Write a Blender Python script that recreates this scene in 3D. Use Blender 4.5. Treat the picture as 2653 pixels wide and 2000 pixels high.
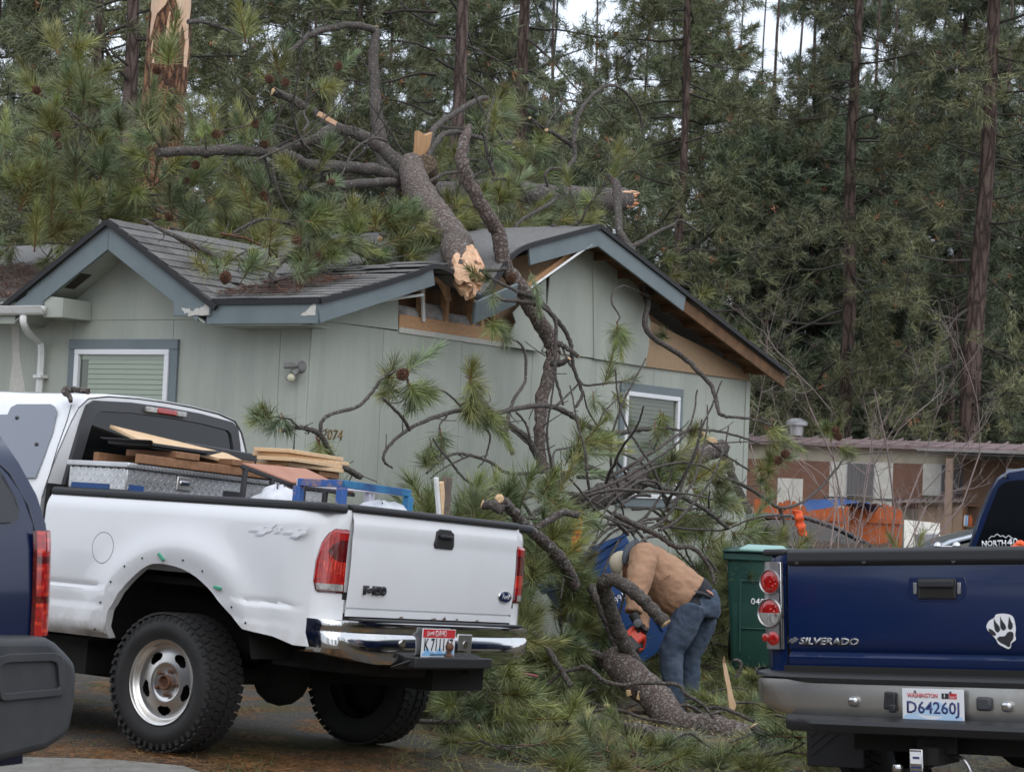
import bpy, math, random
import numpy as np
from mathutils import Vector, Matrix
random.seed(7); rng = np.random.default_rng(11)
rad = math.radians
for o in list(bpy.data.objects): bpy.data.objects.remove(o)
SC = bpy.context.scene
COL = SC.collection
# ------------------------------------------------------------------ camera
F = 5260.0; PITCH = math.atan(240/5260); ROLL = rad(2.5)
EYE = np.array([0, 0, 1.6])
FW = np.array([0, math.cos(PITCH), math.sin(PITCH)])
_r0 = np.array([1.0, 0, 0]); _u0 = np.array([0, -math.sin(PITCH), math.cos(PITCH)])
RT = math.cos(ROLL)*_r0 + math.sin(ROLL)*_u0
UP = -math.sin(ROLL)*_r0 + math.cos(ROLL)*_u0
cam = bpy.data.cameras.new('camera'); camo = bpy.data.objects.new('camera', cam); COL.objects.link(camo)
camo.matrix_world = Matrix(((RT[0], UP[0], -FW[0], EYE[0]), (RT[1], UP[1], -FW[1], EYE[1]), (RT[2], UP[2], -FW[2], EYE[2]), (0, 0, 0, 1)))
cam.sensor_width = 36; cam.lens = F*36/2653; cam.clip_start = .1; cam.clip_end = 2000
cam.dof.use_dof = True; cam.dof.focus_distance = 16.0; cam.dof.aperture_fstop = 8.0
SC.camera = camo
# ------------------------------------------------------------------ light
SUN_EL, SUN_AZ = rad(50), rad(160)
world = bpy.data.worlds.new('World'); SC.world = world; world.use_nodes = True
wn = world.node_tree.nodes; wl = world.node_tree.links
bg = wn['Background']; bg.inputs['Strength'].default_value = .1
sky = wn.new('ShaderNodeTexSky'); sky.sky_type = 'NISHITA'; sky.sun_disc = False
sky.sun_elevation = SUN_EL; sky.sun_rotation = SUN_AZ; sky.air_density = 1.0; sky.dust_density = 2.0
tc = wn.new('ShaderNodeTexCoord'); nz = wn.new('ShaderNodeTexNoise'); nz.inputs['Scale'].default_value = 2.5; nz.inputs['Detail'].default_value = 5
wl.new(tc.outputs['Generated'], nz.inputs['Vector'])
cr = wn.new('ShaderNodeValToRGB'); cr.color_ramp.elements[0].position = .3; cr.color_ramp.elements[1].position = .7
cr.color_ramp.elements[0].color = (8.6, 9.6, 11.2, 1); cr.color_ramp.elements[1].color = (11.4, 12.0, 13.0, 1)
wl.new(nz.outputs['Fac'], cr.inputs['Fac'])
mx = wn.new('ShaderNodeMixRGB'); mx.inputs['Fac'].default_value = .82
wl.new(sky.outputs['Color'], mx.inputs['Color1']); wl.new(cr.outputs['Color'], mx.inputs['Color2'])
wl.new(mx.outputs['Color'], bg.inputs['Color'])
sl = bpy.data.lights.new('sun', 'SUN'); sl.energy = .9; sl.angle = rad(75); sl.color = (1, .96, .9)
so = bpy.data.objects.new('sun', sl); COL.objects.link(so)
sd = Vector((math.sin(SUN_AZ)*math.cos(SUN_EL), math.cos(SUN_AZ)*math.cos(SUN_EL), math.sin(SUN_EL)))
so.rotation_euler = sd.to_track_quat('Z', 'Y').to_euler(); so.location = (0, 0, 40)
SC.view_settings.view_transform = 'Standard'; SC.view_settings.look = 'None'
SC.view_settings.exposure = 0.38; SC.view_settings.gamma = 1; SC.view_settings.use_curve_mapping = False
SC.cycles.max_bounces = 6; SC.cycles.diffuse_bounces = 3; SC.cycles.glossy_bounces = 3; SC.cycles.transparent_max_bounces = 8
SC.cycles.use_denoising = True
# ------------------------------------------------------------------ pixel helpers (full 2653x2000 photo pixels -> points at a stated distance)
def ray(px, py): return FW + RT*((px-1326.5)/F) + UP*((1000-py)/F)
def P(px, py, Y):
    d = ray(px, py); return EYE + d*(Y/d[1])
def PL(px, py, p0, n):
    d = ray(px, py); return EYE + d*(((np.asarray(p0)-EYE)@n)/(d@n))
def proj(p):
    v = np.asarray(p)-EYE; d = v@FW; return 1326.5+F*(v@RT)/d, 1000-F*(v@UP)/d
CROPS = {'c1': (0, 0, 2.4533), 'c2': (800, 0, 2.4533), 'c4': (0, 550, 2.4533), 'c5': (750, 550, 2.4533), 'A': (1400, 900, 2.4533),
         'D': (1300, 1320, 2.4533), 'c3': (600, 1200, 2.4533), 's': (0, 0, .83377), 'k': (2253, 1180, 5.53), 'f': (0, 0, 1.0), 'm': (1850, 1050, 1.756), 'b2': (0, 1000, 2.4533), 'z3': (1750, 0, 2.4496)}
def px(c, x, y):
    ox, oy, s = CROPS[c]; return ox+x/s, oy+y/s
LANDMARKS = [((960, 575), 'the thick broken trunk'), ((1290, 640), 'the slender hanging trunk'), ((1640, 510), 'the torn orange log'), ((290, 570), 'the small gable peak'), ((440, 200), 'the snapped orange trunk'), ((1545, 590), 'the right roof peak'), ((980, 60), 'the dead upright spike'), ((1870, 1140), 'the pale tipped log'), ((1690, 1100), 'the right window'), ((1340, 1420), 'the tailgate corner'), ((1290, 1600), 'the oval emblem'), ((1250, 1720), 'the chrome bumper'), ((1500, 1560), 'the blue cart'), ((1740, 1480), 'the bent man'), ((1770, 1800), 'the man\'s boots'), ((1930, 1500), 'the green cart'), ((1640, 1780), 'the forked trunk'), ((1800, 1930), 'the short torn log'), ((1400, 1970), 'the pair of cones'), ((2060, 1860), 'the blue pickup bumper'), ((1090, 1880), 'the dark rear tyre'), ((560, 750), 'the roof valley'), ((20, 740), 'the left picture edge'), ((760, 330), 'the forked upper limbs'), ((1180, 860), 'the hole in the gable'), ((1500, 1340), 'the orange strip'), ((1420, 420), 'the twig hoop'), ((1350, 1180), 'the arching limb'), ((1960, 1750), 'the upright shard'), ((2550, 300), 'the thickest right hand trunk'), ((2200, 350), 'the sky gap'), ((1775, 400), 'the forked pine'), ((1355, 150), 'the red brown trunk'), ((1195, 150), 'the straight grey trunk'), ((335, 200), 'the dark grey trunk'), ((2300, 900), 'the leafless shrub'), ((2050, 1120), 'the metal roof vent')]
_seen_labels = {}
def auto_label(what, path, where):
    """a true description: size, pointing direction as seen, and the nearest thing one can find"""
    a = np.array(proj(path[0])); b = np.array(proj(path[-1])); c = (a+b)/2; L = np.linalg.norm(path[-1]-path[0]); d = b-a
    di = ('pointing right' if d[0] > 0 else 'pointing left') if abs(d[0]) > abs(d[1]) else ('pointing up' if d[1] < 0 else 'pointing down')
    size = 'short' if L < .62 else ('long' if L > .95 else 'medium'); ks = sorted(LANDMARKS, key=lambda q: np.hypot(*(np.array(q[0])-c)))
    for mark in ks[:4]:
        r_ = c-np.array(mark[0]); rel = ('right of' if r_[0] > 0 else 'left of') if abs(r_[0]) > abs(r_[1]) else ('below' if r_[1] > 0 else 'above')
        for lab in (f'{size} {what} {di}, {rel} {mark[1]}', f'{size} {what} {where}, {rel} {mark[1]}'):
            if lab not in _seen_labels and len(lab.split()) <= 16: _seen_labels[lab] = 1; return lab
    return lab
def tree_label(what, base, ax, z=7.0):
    c = np.array(proj(np.asarray(base)+np.array([ax[0]*z, ax[1]*z, z]))); 
    if not (0 < c[0] < 2653): return what
    for mark in sorted(LANDMARKS, key=lambda q: np.hypot(*(np.array(q[0])-c)))[:7]:
        r_ = c-np.array(mark[0]); rel = ('right of' if r_[0] > 0 else 'left of') if abs(r_[0]) > abs(r_[1]) else ('below' if r_[1] > 0 else 'above')
        lab = f'{what}, its trunk {rel} {mark[1]}'
        if lab not in _seen_labels and len(lab.split()) <= 16: _seen_labels[lab] = 1; return lab
    return lab
# ------------------------------------------------------------------ mesh builder
def nrm(v):
    v = np.asarray(v, float); l = np.linalg.norm(v); return v/l if l > 1e-9 else v
def rotm(yaw=0, pitch=0, roll=0):
    return np.array(Matrix.Rotation(yaw, 3, 'Z') @ Matrix.Rotation(pitch, 3, 'X') @ Matrix.Rotation(roll, 3, 'Y'))
def spline(pts, n=6):
    p = np.asarray(pts, float)
    if len(p) < 3:
        return np.array([p[0]+(p[-1]-p[0])*t for t in np.linspace(0, 1, n+1)])
    q = np.vstack([2*p[0]-p[1], p, 2*p[-1]-p[-2]]); out = []
    for i in range(1, len(q)-2):
        for k in range(n):
            t = k/n
            out.append(.5*((2*q[i])+(-q[i-1]+q[i+1])*t+(2*q[i-1]-5*q[i]+4*q[i+1]-q[i+2])*t*t+(-q[i-1]+3*q[i]-3*q[i+1]+q[i+2])*t**3))
    out.append(p[-1]); return np.array(out)
class MB:
    def __init__(s): s.v = []; s.f = []; s.m = []; s.cm = 0; s.n = 0
    def add(s, verts, faces):
        verts = np.asarray(verts, float).reshape(-1, 3); s.v.append(verts)
        s.f += [tuple(int(i)+s.n for i in f) for f in faces]; s.m += [s.cm]*len(faces); s.n += len(verts); return s
    def mat(s, k): s.cm = k; return s
    def box(s, c, size, R=None):
        h = np.array(size)/2; v = np.array([[x, y, z] for x in (-1, 1) for y in (-1, 1) for z in (-1, 1)])*h
        if R is not None: v = v@np.asarray(R).T
        return s.add(v+np.asarray(c), [(0, 1, 3, 2), (4, 6, 7, 5), (0, 4, 5, 1), (2, 3, 7, 6), (0, 2, 6, 4), (1, 5, 7, 3)])
    def bar(s, a, b, w, h, up=(0, 0, 1)):
        a = np.asarray(a, float); b = np.asarray(b, float); d = nrm(b-a); up = (0, 1, 0) if abs(d@nrm(up)) > .985 else up; x = nrm(np.cross(d, up)); z = np.cross(x, d)
        return s.box((a+b)/2, (w, np.linalg.norm(b-a), h), np.stack([x, d, z], 1))
    def prism(s, a, d):
        a = np.asarray(a, float); n = len(a); d = np.asarray(d, float)
        fs = [tuple(range(n))[::-1], tuple(range(n, 2*n))]+[(i, (i+1) % n, (i+1) % n+n, i+n) for i in range(n)]
        return s.add(np.vstack([a, a+d]), fs)
    def face(s, pts): return s.add(pts, [tuple(range(len(pts)))])
    def grid(s, G, cu=False, cv=False):
        G = np.asarray(G, float); a, b = G.shape[:2]; fs = []
        for i in range(a if cu else a-1):
            for j in range(b if cv else b-1):
                fs.append((i*b+j, ((i+1) % a)*b+j, ((i+1) % a)*b+(j+1) % b, i*b+(j+1) % b))
        return s.add(G.reshape(-1, 3), fs)
    def tube(s, pts, r, n=8, caps=True, wob=0):
        p = np.asarray(pts, float); m = len(p); r = np.full(m, r) if np.isscalar(r) else np.interp(np.linspace(0, 1, m), np.linspace(0, 1, len(r)), r)
        t = np.gradient(p, axis=0) if m > 2 else np.array([p[1]-p[0]]*2)
        u = np.cross(t[0], (0.31, .2, .93)); u = nrm(u); rings = []
        for i in range(m):
            ti = nrm(t[i]); u = nrm(u-ti*(u@ti)); w = np.cross(ti, u); ang = np.arange(n)*2*math.pi/n
            rr = r[i]*(1+(wob*(rng.random(n)-.5) if wob else 0))
            rings.append(p[i]+np.outer(np.cos(ang)*rr, u)+np.outer(np.sin(ang)*rr, w))
        b0 = s.n; s.grid(np.array(rings), cv=True)
        if caps:
            s.f += [tuple(b0+k for k in range(n))[::-1], tuple(b0+(m-1)*n+k for k in range(n))]; s.m += [s.cm]*2
        return s
    def lathe(s, prof, c=(0, 0, 0), R=None, n=24, caps=True):
        ang = np.arange(n)*2*math.pi/n; R = np.eye(3) if R is None else np.asarray(R)
        G = np.array([[(q[0]*math.cos(a), q[0]*math.sin(a), q[1]) for a in ang] for q in prof])@R.T+np.asarray(c)
        b0 = s.n; s.grid(G, cv=True); m = len(prof)
        if caps:
            s.f += [tuple(b0+k for k in range(n))[::-1], tuple(b0+(m-1)*n+k for k in range(n))]; s.m += [s.cm]*2
        return s
    def ell(s, c, r, R=None, n=12, m=8):
        R = np.eye(3) if R is None else np.asarray(R); r = np.asarray(r)*np.ones(3)
        G = np.array([[(math.sin(b)*math.cos(a)*r[0], math.sin(b)*math.sin(a)*r[1], -math.cos(b)*r[2]) for a in np.arange(n)*2*math.pi/n] for b in np.linspace(.02, math.pi-.02, m)])@R.T+np.asarray(c)
        b0 = s.n; s.grid(G, cv=True); s.f += [tuple(b0+k for k in range(n))[::-1], tuple(b0+(m-1)*n+k for k in range(n))]; s.m += [s.cm]*2
        return s
    def build(s, name, mats, parent=None, smooth=35, bevel=0, world=False, seg=2, solid=0):
        me = bpy.data.meshes.new(name); V = np.vstack(s.v)
        if world and parent is not None:
            p = parent
            V = V-np.array(p.location)
        me.from_pydata(V.tolist(), [], s.f)
        mats = mats if isinstance(mats, (list, tuple)) else [mats]
        for m in mats: me.materials.append(m)
        if len(mats) > 1: me.polygons.foreach_set('material_index', s.m)
        if smooth:
            me.polygons.foreach_set('use_smooth', [True]*len(me.polygons))
            if smooth < 170: me.set_sharp_from_angle(angle=rad(smooth))
        me.update(); o = bpy.data.objects.new(name, me); COL.objects.link(o)
        if parent is not None: o.parent = parent
        if solid:
            q = o.modifiers.new('solid', 'SOLIDIFY'); q.thickness = solid; q.offset = 0
        if bevel:
            q = o.modifiers.new('bevel', 'BEVEL'); q.width = bevel; q.segments = seg; q.limit_method = 'ANGLE'; q.angle_limit = rad(30)
        return o
def thing(name, label, cat, loc=(0, 0, 0), rot=(0, 0, 0), group=None):
    o = bpy.data.objects.new(name, None); COL.objects.link(o); o.location = tuple(float(x) for x in loc); o.rotation_euler = rot
    o.empty_display_size = .1
    return tag(o, label, cat, group)
def tag(o, label, cat, group=None):
    o['label'] = label; o['category'] = cat
    if group: o['group'] = group
    return o
def struct(o): o['kind'] = 'structure'; return o
def stuff(o): o['kind'] = 'stuff'; return o
def text_mb(txt, size, w=None, extrude=.001, shear=0.0, bold=0.0):
    """text as mesh vertices in its own xy plane, origin at its left bottom; w stretches it to that width"""
    cu = bpy.data.curves.new('lettering', 'FONT'); cu.body = txt; cu.size = size; cu.extrude = extrude; cu.shear = shear; cu.offset = bold; cu.resolution_u = 2
    o = bpy.data.objects.new('lettering', cu); COL.objects.link(o)
    dg = bpy.context.evaluated_depsgraph_get(); me = bpy.data.meshes.new_from_object(o.evaluated_get(dg))
    v = np.array([tuple(q.co) for q in me.vertices]); fs = [tuple(p.vertices) for p in me.polygons]
    bpy.data.objects.remove(o); bpy.data.curves.remove(cu); bpy.data.meshes.remove(me)
    v[:, 0] -= v[:, 0].min(); v[:, 1] -= v[:, 1].min()
    if w: v[:, 0] *= w/v[:, 0].max()
    return v, fs
def letter(mb, txt, size, origin, X, Y, w=None, h=None, **k):
    v, fs = text_mb(txt, size, w, **k)
    if h: v[:, 1] *= h/v[:, 1].max()
    X = nrm(X); Y = nrm(Y); Z = np.cross(X, Y)
    mb.add(np.asarray(origin)+np.outer(v[:, 0], X)+np.outer(v[:, 1], Y)+np.outer(v[:, 2], Z), fs)
# ------------------------------------------------------------------ materials
MATS = {}
def mat(name, col, rough=.6, metal=0.0, col2=None, vs=6, stretch=None, bump=0, bs=60, bstretch=None, coat=0, spec=.5, lo=.35, hi=.65, rvar=0, trans=0, detail=6, objrand=0):
    m = bpy.data.materials.new(name); m.use_nodes = True; N = m.node_tree.nodes; L = m.node_tree.links; b = N['Principled BSDF']
    b.inputs['Base Color'].default_value = (*col, 1); b.inputs['Roughness'].default_value = rough; b.inputs['Metallic'].default_value = metal
    b.inputs['Specular IOR Level'].default_value = spec; b.inputs['Coat Weight'].default_value = coat; b.inputs['Coat Roughness'].default_value = .06
    if trans: b.inputs['Transmission Weight'].default_value = trans
    tc = N.new('ShaderNodeTexCoord')
    def vec(st):
        if st is None: return tc.outputs['Object']
        mp = N.new('ShaderNodeMapping'); mp.inputs['Scale'].default_value = st; L.new(tc.outputs['Object'], mp.inputs['Vector']); return mp.outputs['Vector']
    if col2 is not None:
        n = N.new('ShaderNodeTexNoise'); n.inputs['Scale'].default_value = vs; n.inputs['Detail'].default_value = detail; n.inputs['Roughness'].default_value = .65; L.new(vec(stretch), n.inputs['Vector'])
        r = N.new('ShaderNodeMapRange'); r.inputs['From Min'].default_value = lo; r.inputs['From Max'].default_value = hi; L.new(n.outputs['Fac'], r.inputs['Value'])
        x = N.new('ShaderNodeMixRGB'); x.inputs['Color1'].default_value = (*col, 1); x.inputs['Color2'].default_value = (*col2, 1); L.new(r.outputs['Result'], x.inputs['Fac'])
        out = x.outputs['Color']
        if objrand:
            oi = N.new('ShaderNodeObjectInfo'); hs = N.new('ShaderNodeHueSaturation'); mr = N.new('ShaderNodeMapRange'); mr.inputs['To Min'].default_value = 1-objrand; mr.inputs['To Max'].default_value = 1+objrand
            L.new(oi.outputs['Random'], mr.inputs['Value']); L.new(mr.outputs['Result'], hs.inputs['Value']); L.new(out, hs.inputs['Color']); out = hs.outputs['Color']
        L.new(out, b.inputs['Base Color'])
        if rvar:
            rr = N.new('ShaderNodeMapRange'); rr.inputs['To Min'].default_value = rough-rvar; rr.inputs['To Max'].default_value = rough+rvar; L.new(n.outputs['Fac'], rr.inputs['Value']); L.new(rr.outputs['Result'], b.inputs['Roughness'])
    if bump:
        n2 = N.new('ShaderNodeTexNoise'); n2.inputs['Scale'].default_value = bs; n2.inputs['Detail'].default_value = 4; L.new(vec(bstretch), n2.inputs['Vector'])
        bp = N.new('ShaderNodeBump'); bp.inputs['Strength'].default_value = bump; bp.inputs['Distance'].default_value = .01; L.new(n2.outputs['Fac'], bp.inputs['Height']); L.new(bp.outputs['Normal'], b.inputs['Normal'])
    MATS[name] = m; return m
def bark(name, c_dark, c_mid, c_light, scale=14, zs=.35, bump=.9, lichen=None):
    m = bpy.data.materials.new(name); m.use_nodes = True; N = m.node_tree.nodes; L = m.node_tree.links; b = N['Principled BSDF']; b.inputs['Roughness'].default_value = .9; b.inputs['Specular IOR Level'].default_value = .25
    tc = N.new('ShaderNodeTexCoord'); mp = N.new('ShaderNodeMapping'); mp.inputs['Scale'].default_value = (1, 1, zs); L.new(tc.outputs['Object'], mp.inputs['Vector'])
    n0 = N.new('ShaderNodeTexNoise'); n0.inputs['Scale'].default_value = scale*.6; n0.inputs['Detail'].default_value = 3; L.new(mp.outputs['Vector'], n0.inputs['Vector'])
    ad = N.new('ShaderNodeMixRGB'); ad.blend_type = 'ADD'; ad.inputs['Fac'].default_value = .12; L.new(mp.outputs['Vector'], ad.inputs['Color1']); L.new(n0.outputs['Color'], ad.inputs['Color2'])
    v = N.new('ShaderNodeTexVoronoi'); v.feature = 'DISTANCE_TO_EDGE'; v.inputs['Scale'].default_value = scale; L.new(ad.outputs['Color'], v.inputs['Vector'])
    r = N.new('ShaderNodeValToRGB'); e = r.color_ramp.elements; e[0].position = .0; e[0].color = (*c_dark, 1); e[1].position = .5; e[1].color = (*c_light, 1); k = e.new(.16); k.color = (*c_mid, 1)
    L.new(v.outputs['Distance'], r.inputs['Fac'])
    n1 = N.new('ShaderNodeTexNoise'); n1.inputs['Scale'].default_value = scale*3; n1.inputs['Detail'].default_value = 6; L.new(tc.outputs['Object'], n1.inputs['Vector'])
    mu = N.new('ShaderNodeMixRGB'); mu.blend_type = 'OVERLAY'; mu.inputs['Fac'].default_value = .7; L.new(r.outputs['Color'], mu.inputs['Color1']); L.new(n1.outputs['Fac'], mu.inputs['Color2'])
    out = mu.outputs['Color']
    if lichen:
        n2 = N.new('ShaderNodeTexNoise'); n2.inputs['Scale'].default_value = scale*1.3; n2.inputs['Detail'].default_value = 5; L.new(tc.outputs['Object'], n2.inputs['Vector'])
        mr = N.new('ShaderNodeMapRange'); mr.inputs['From Min'].default_value = .58; mr.inputs['From Max'].default_value = .64; L.new(n2.outputs['Fac'], mr.inputs['Value'])
        ml = N.new('ShaderNodeMixRGB'); ml.inputs['Color2'].default_value = (*lichen, 1); L.new(mr.outputs['Result'], ml.inputs['Fac']); L.new(out, ml.inputs['Color1']); out = ml.outputs['Color']
    L.new(out, b.inputs['Base Color'])
    bp = N.new('ShaderNodeBump'); bp.inputs['Strength'].default_value = bump; bp.inputs['Distance'].default_value = .02
    ma = N.new('ShaderNodeMath'); ma.operation = 'MULTIPLY_ADD'; ma.inputs[1].default_value = .35; L.new(n1.outputs['Fac'], ma.inputs[0])
    cl = N.new('ShaderNodeMath'); cl.operation = 'MINIMUM'; cl.inputs[1].default_value = .3; L.new(v.outputs['Distance'], cl.inputs[0]); L.new(cl.outputs[0], ma.inputs[2])
    L.new(ma.outputs[0], bp.inputs['Height']); L.new(bp.outputs['Normal'], b.inputs['Normal'])
    MATS[name] = m; return m
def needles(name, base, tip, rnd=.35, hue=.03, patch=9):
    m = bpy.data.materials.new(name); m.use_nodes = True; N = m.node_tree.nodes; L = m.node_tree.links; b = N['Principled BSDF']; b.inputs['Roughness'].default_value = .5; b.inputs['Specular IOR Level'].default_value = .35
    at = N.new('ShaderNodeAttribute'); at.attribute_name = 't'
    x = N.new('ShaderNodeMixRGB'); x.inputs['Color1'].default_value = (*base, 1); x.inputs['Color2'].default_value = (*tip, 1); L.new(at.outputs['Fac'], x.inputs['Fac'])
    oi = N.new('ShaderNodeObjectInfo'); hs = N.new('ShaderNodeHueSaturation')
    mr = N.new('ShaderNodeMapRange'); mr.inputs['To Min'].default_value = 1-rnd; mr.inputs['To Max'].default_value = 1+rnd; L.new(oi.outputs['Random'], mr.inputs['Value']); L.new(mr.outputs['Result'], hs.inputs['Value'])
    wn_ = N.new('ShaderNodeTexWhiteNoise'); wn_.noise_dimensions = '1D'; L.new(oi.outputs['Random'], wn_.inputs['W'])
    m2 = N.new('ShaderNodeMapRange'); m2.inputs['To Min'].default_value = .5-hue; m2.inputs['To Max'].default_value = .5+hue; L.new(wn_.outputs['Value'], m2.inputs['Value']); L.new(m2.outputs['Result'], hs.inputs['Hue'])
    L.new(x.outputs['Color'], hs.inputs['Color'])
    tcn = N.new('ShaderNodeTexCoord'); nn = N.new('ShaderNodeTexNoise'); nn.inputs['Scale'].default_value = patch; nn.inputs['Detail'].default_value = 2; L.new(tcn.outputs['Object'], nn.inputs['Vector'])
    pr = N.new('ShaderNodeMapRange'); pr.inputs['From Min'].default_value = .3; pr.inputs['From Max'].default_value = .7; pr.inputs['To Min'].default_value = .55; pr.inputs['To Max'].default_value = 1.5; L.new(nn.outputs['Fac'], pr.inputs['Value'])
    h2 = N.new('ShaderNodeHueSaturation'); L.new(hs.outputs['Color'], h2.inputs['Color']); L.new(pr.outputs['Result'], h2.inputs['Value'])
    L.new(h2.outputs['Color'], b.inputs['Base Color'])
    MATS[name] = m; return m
def sc_(r, g, b):
    f = lambda c: (c/255/12.92) if c <= 10 else ((c/255+.055)/1.055)**2.4
    return (f(r), f(g), f(b))
siding = mat('sage_siding', (.405, .425, .37), .8, col2=(.30, .325, .285), vs=2.2, stretch=(1.6, 1.6, .28), bump=.2, bs=90, bstretch=(1, 1, .03), lo=.42, hi=.85)
trim = mat('blue_grey_trim', (.165, .2, .212), .6, col2=(.14, .175, .185), vs=3, bump=.15, bs=60, bstretch=(1, 1, .1))
white_vinyl = mat('white_vinyl', (.78, .78, .8), .45)
white_paint_old = mat('worn_white_metal', (.7, .7, .68), .5, col2=(.5, .49, .46), vs=7, lo=.55, hi=.8)
bare_primer = mat('bare_primer', (.6, .58, .53), .85, col2=(.52, .5, .45), vs=20)
shingle = mat('shingle', (.125, .122, .12), .92, col2=(.19, .185, .175), vs=25, bump=.5, bs=260, objrand=.3)
shingle_edge = mat('roof_edge', (.016, .016, .018), .7)
osb = mat('tan_sheathing', (.42, .29, .18), .85, col2=(.32, .21, .125), vs=30, lo=.3, hi=.7)
lumber = mat('fresh_lumber', (.60, .35, .185), .7, col2=(.47, .25, .12), vs=9, stretch=(4, .3, 4), bump=.1)
lumber_red = mat('treated_lumber', (.30, .15, .075), .75, col2=(.2, .095, .045), vs=8, stretch=(4, .3, 4), bump=.15)
lumber_old = mat('weathered_wood', (.17, .13, .10), .85, col2=(.1, .075, .06), vs=12, stretch=(1, .3, 3), bump=.4)
plank_pine = mat('pale_pine_board', (.72, .52, .32), .65, col2=(.62, .41, .23), vs=6, stretch=(6, .35, 6), bump=.06)
heart = mat('torn_heartwood', (.72, .47, .31), .8, col2=(.52, .285, .16), vs=18, stretch=(1, 1, .3), bump=.7, bs=40)
cutwood = mat('cut_wood', (.66, .47, .28), .8, col2=(.5, .32, .16), vs=30, bump=.4)
insul = mat('insulation', (.42, .40, .38), .98, col2=(.25, .235, .23), vs=14, bump=1.2, bs=18)
dark_void = mat('attic_lining', (.05, .038, .028), .95)
soffit_wood = mat('soffit_wood', (.2, .1, .045), .85, col2=(.09, .05, .025), vs=7, stretch=(1, .2, 1))
truck_white = mat('white_car_paint', (.74, .745, .76), .2, coat=.7, col2=(.68, .682, .69), vs=1.6, lo=.45, hi=.85)
truck_blue = mat('blue_car_paint', (.002, .0125, .066), .22, coat=.4, col2=(.003, .014, .06), vs=3, spec=.4)
suv_blue = mat('suv_paint', (.002, .009, .042), .18, coat=.5, spec=.4)
black_plastic = mat('black_plastic', (.018, .018, .02), .5, bump=.08, bs=300)
grey_plastic = mat('grey_plastic', (.03, .032, .037), .55, col2=(.042, .044, .047), vs=9, bump=.1, bs=400)
charcoal = mat('charcoal_trim', (.045, .047, .052), .45)
dark_glass = mat('dark_glass', (.006, .007, .008), .04, spec=.6)
tint_glass = mat('tinted_glass', (.15, .165, .2), .06, spec=.6, coat=1)
chrome = mat('chrome', (.62, .62, .62), .1, 1.0, col2=(.5, .48, .44), vs=9, lo=.5, hi=.8)
chrome_dull = mat('scuffed_chrome', (.56, .55, .52), .34, .95, col2=(.42, .40, .37), vs=5, lo=.4, hi=.8, rvar=.12)
alloy = mat('brushed_alloy', (.72, .70, .67), .34, 1.0, col2=(.55, .51, .46), vs=6, lo=.5, hi=.85, rvar=.1)
diamond = mat('diamond_plate', (.60, .60, .60), .32, .85, col2=(.45, .45, .45), vs=5)
tyre_m = mat('tyre_rubber', (.015, .015, .016), .75, col2=(.024, .023, .022), vs=8, bump=.2, bs=120)
under = mat('underbody', (.012, .011, .01), .9)
rust = mat('rust', (.16, .07, .035), .85, col2=(.06, .03, .02), vs=30)
def lens(name, c, r=.08, em=0): return mat(name, c, r, coat=1, spec=.6, col2=tuple(x*.45 for x in c), vs=14, stretch=(4, 4, 2))
lamp_red = lens('lamp_red', (.46, .012, .008)); lamp_dark = lens('lamp_dark_red', (.13, .006, .005)); lamp_clear = lens('lamp_clear', (.42, .4, .38)); lamp_bright = lens('lamp_bright_red', (.75, .05, .02))
lamp_rim = mat('lamp_chrome', (.55, .55, .55), .15, 1.0); lamp_smoke = mat('lamp_smoke', (.26, .25, .25), .2, .4, coat=.6)
plate_white = mat('plate_white', (.72, .73, .75), .4); plate_blue = mat('plate_blue', (.02, .03, .13), .5); plate_sky = mat('plate_sky', (.24, .46, .72), .4); plate_red = mat('plate_red', (.52, .03, .035), .4); plate_black = mat('plate_black', (.02, .02, .025), .5)
decal_white = mat('decal_white', (.78, .78, .8), .25, coat=.6); decal_grey = mat('decal_grey', (.60, .61, .66), .22, coat=.6); badge_silver = mat('badge_silver', (.4, .4, .4), .3, .8, col2=(.25, .25, .25), vs=60); badge_blue = mat('badge_blue', (.01, .02, .07), .2, coat=1)
moss_paint = mat('green_scuff', (.06, .32, .2), .7)
cart_green = mat('green_cart', (.012, .056, .044), .5, col2=(.017, .068, .054), vs=5, bump=.06, bs=300)
cart_lid_highlight = mat('lid_highlight', (.24, .42, .38), .35)  # painted highlight for the front lip of the green lid
cart_blue = mat('blue_cart', (.012, .07, .24), .5, col2=(.015, .055, .18), vs=4)
orange_fence = mat('orange_stained_wood', (.46, .105, .022), .75, col2=(.34, .075, .018), vs=5, stretch=(1, 1, .2), bump=.2)
brown_panel = mat('brown_panel', (.21, .105, .07), .7, col2=(.17, .085, .055), vs=3)
white_panel = mat('white_panel', (.66, .64, .58), .7, col2=(.55, .53, .47), vs=4)
cream_panel = mat('cream_panel', (.52, .48, .37), .7, col2=(.42, .37, .28), vs=3)
tan_ply = mat('tan_plywood', (.34, .24, .165), .8, col2=(.26, .18, .12), vs=4)
maroon_roof = mat('maroon_roof', (.27, .2, .2), .55, col2=(.2, .14, .14), vs=4)
hi_orange = mat('safety_orange', (.85, .12, .03), .6); hi_yellow = mat('yellow_orange_print', (.8, .42, .05), .6, col2=(.75, .12, .05), vs=25, lo=.52, hi=.56)
bark_limb = bark('limb_bark', (.06, .05, .045), (.108, .092, .082), (.16, .14, .127), 42, 1.0, .7, lichen=(.2, .2, .185))
bark_trunk = bark('trunk_bark', (.05, .04, .036), (.125, .103, .094), (.19, .16, .15), 22, 1.0, 1.0, lichen=(.24, .24, .22))
bark_red = bark('ponderosa_bark', (.032, .018, .014), (.19, .095, .055), (.33, .17, .10), 15, .28, 1.0)
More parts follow.
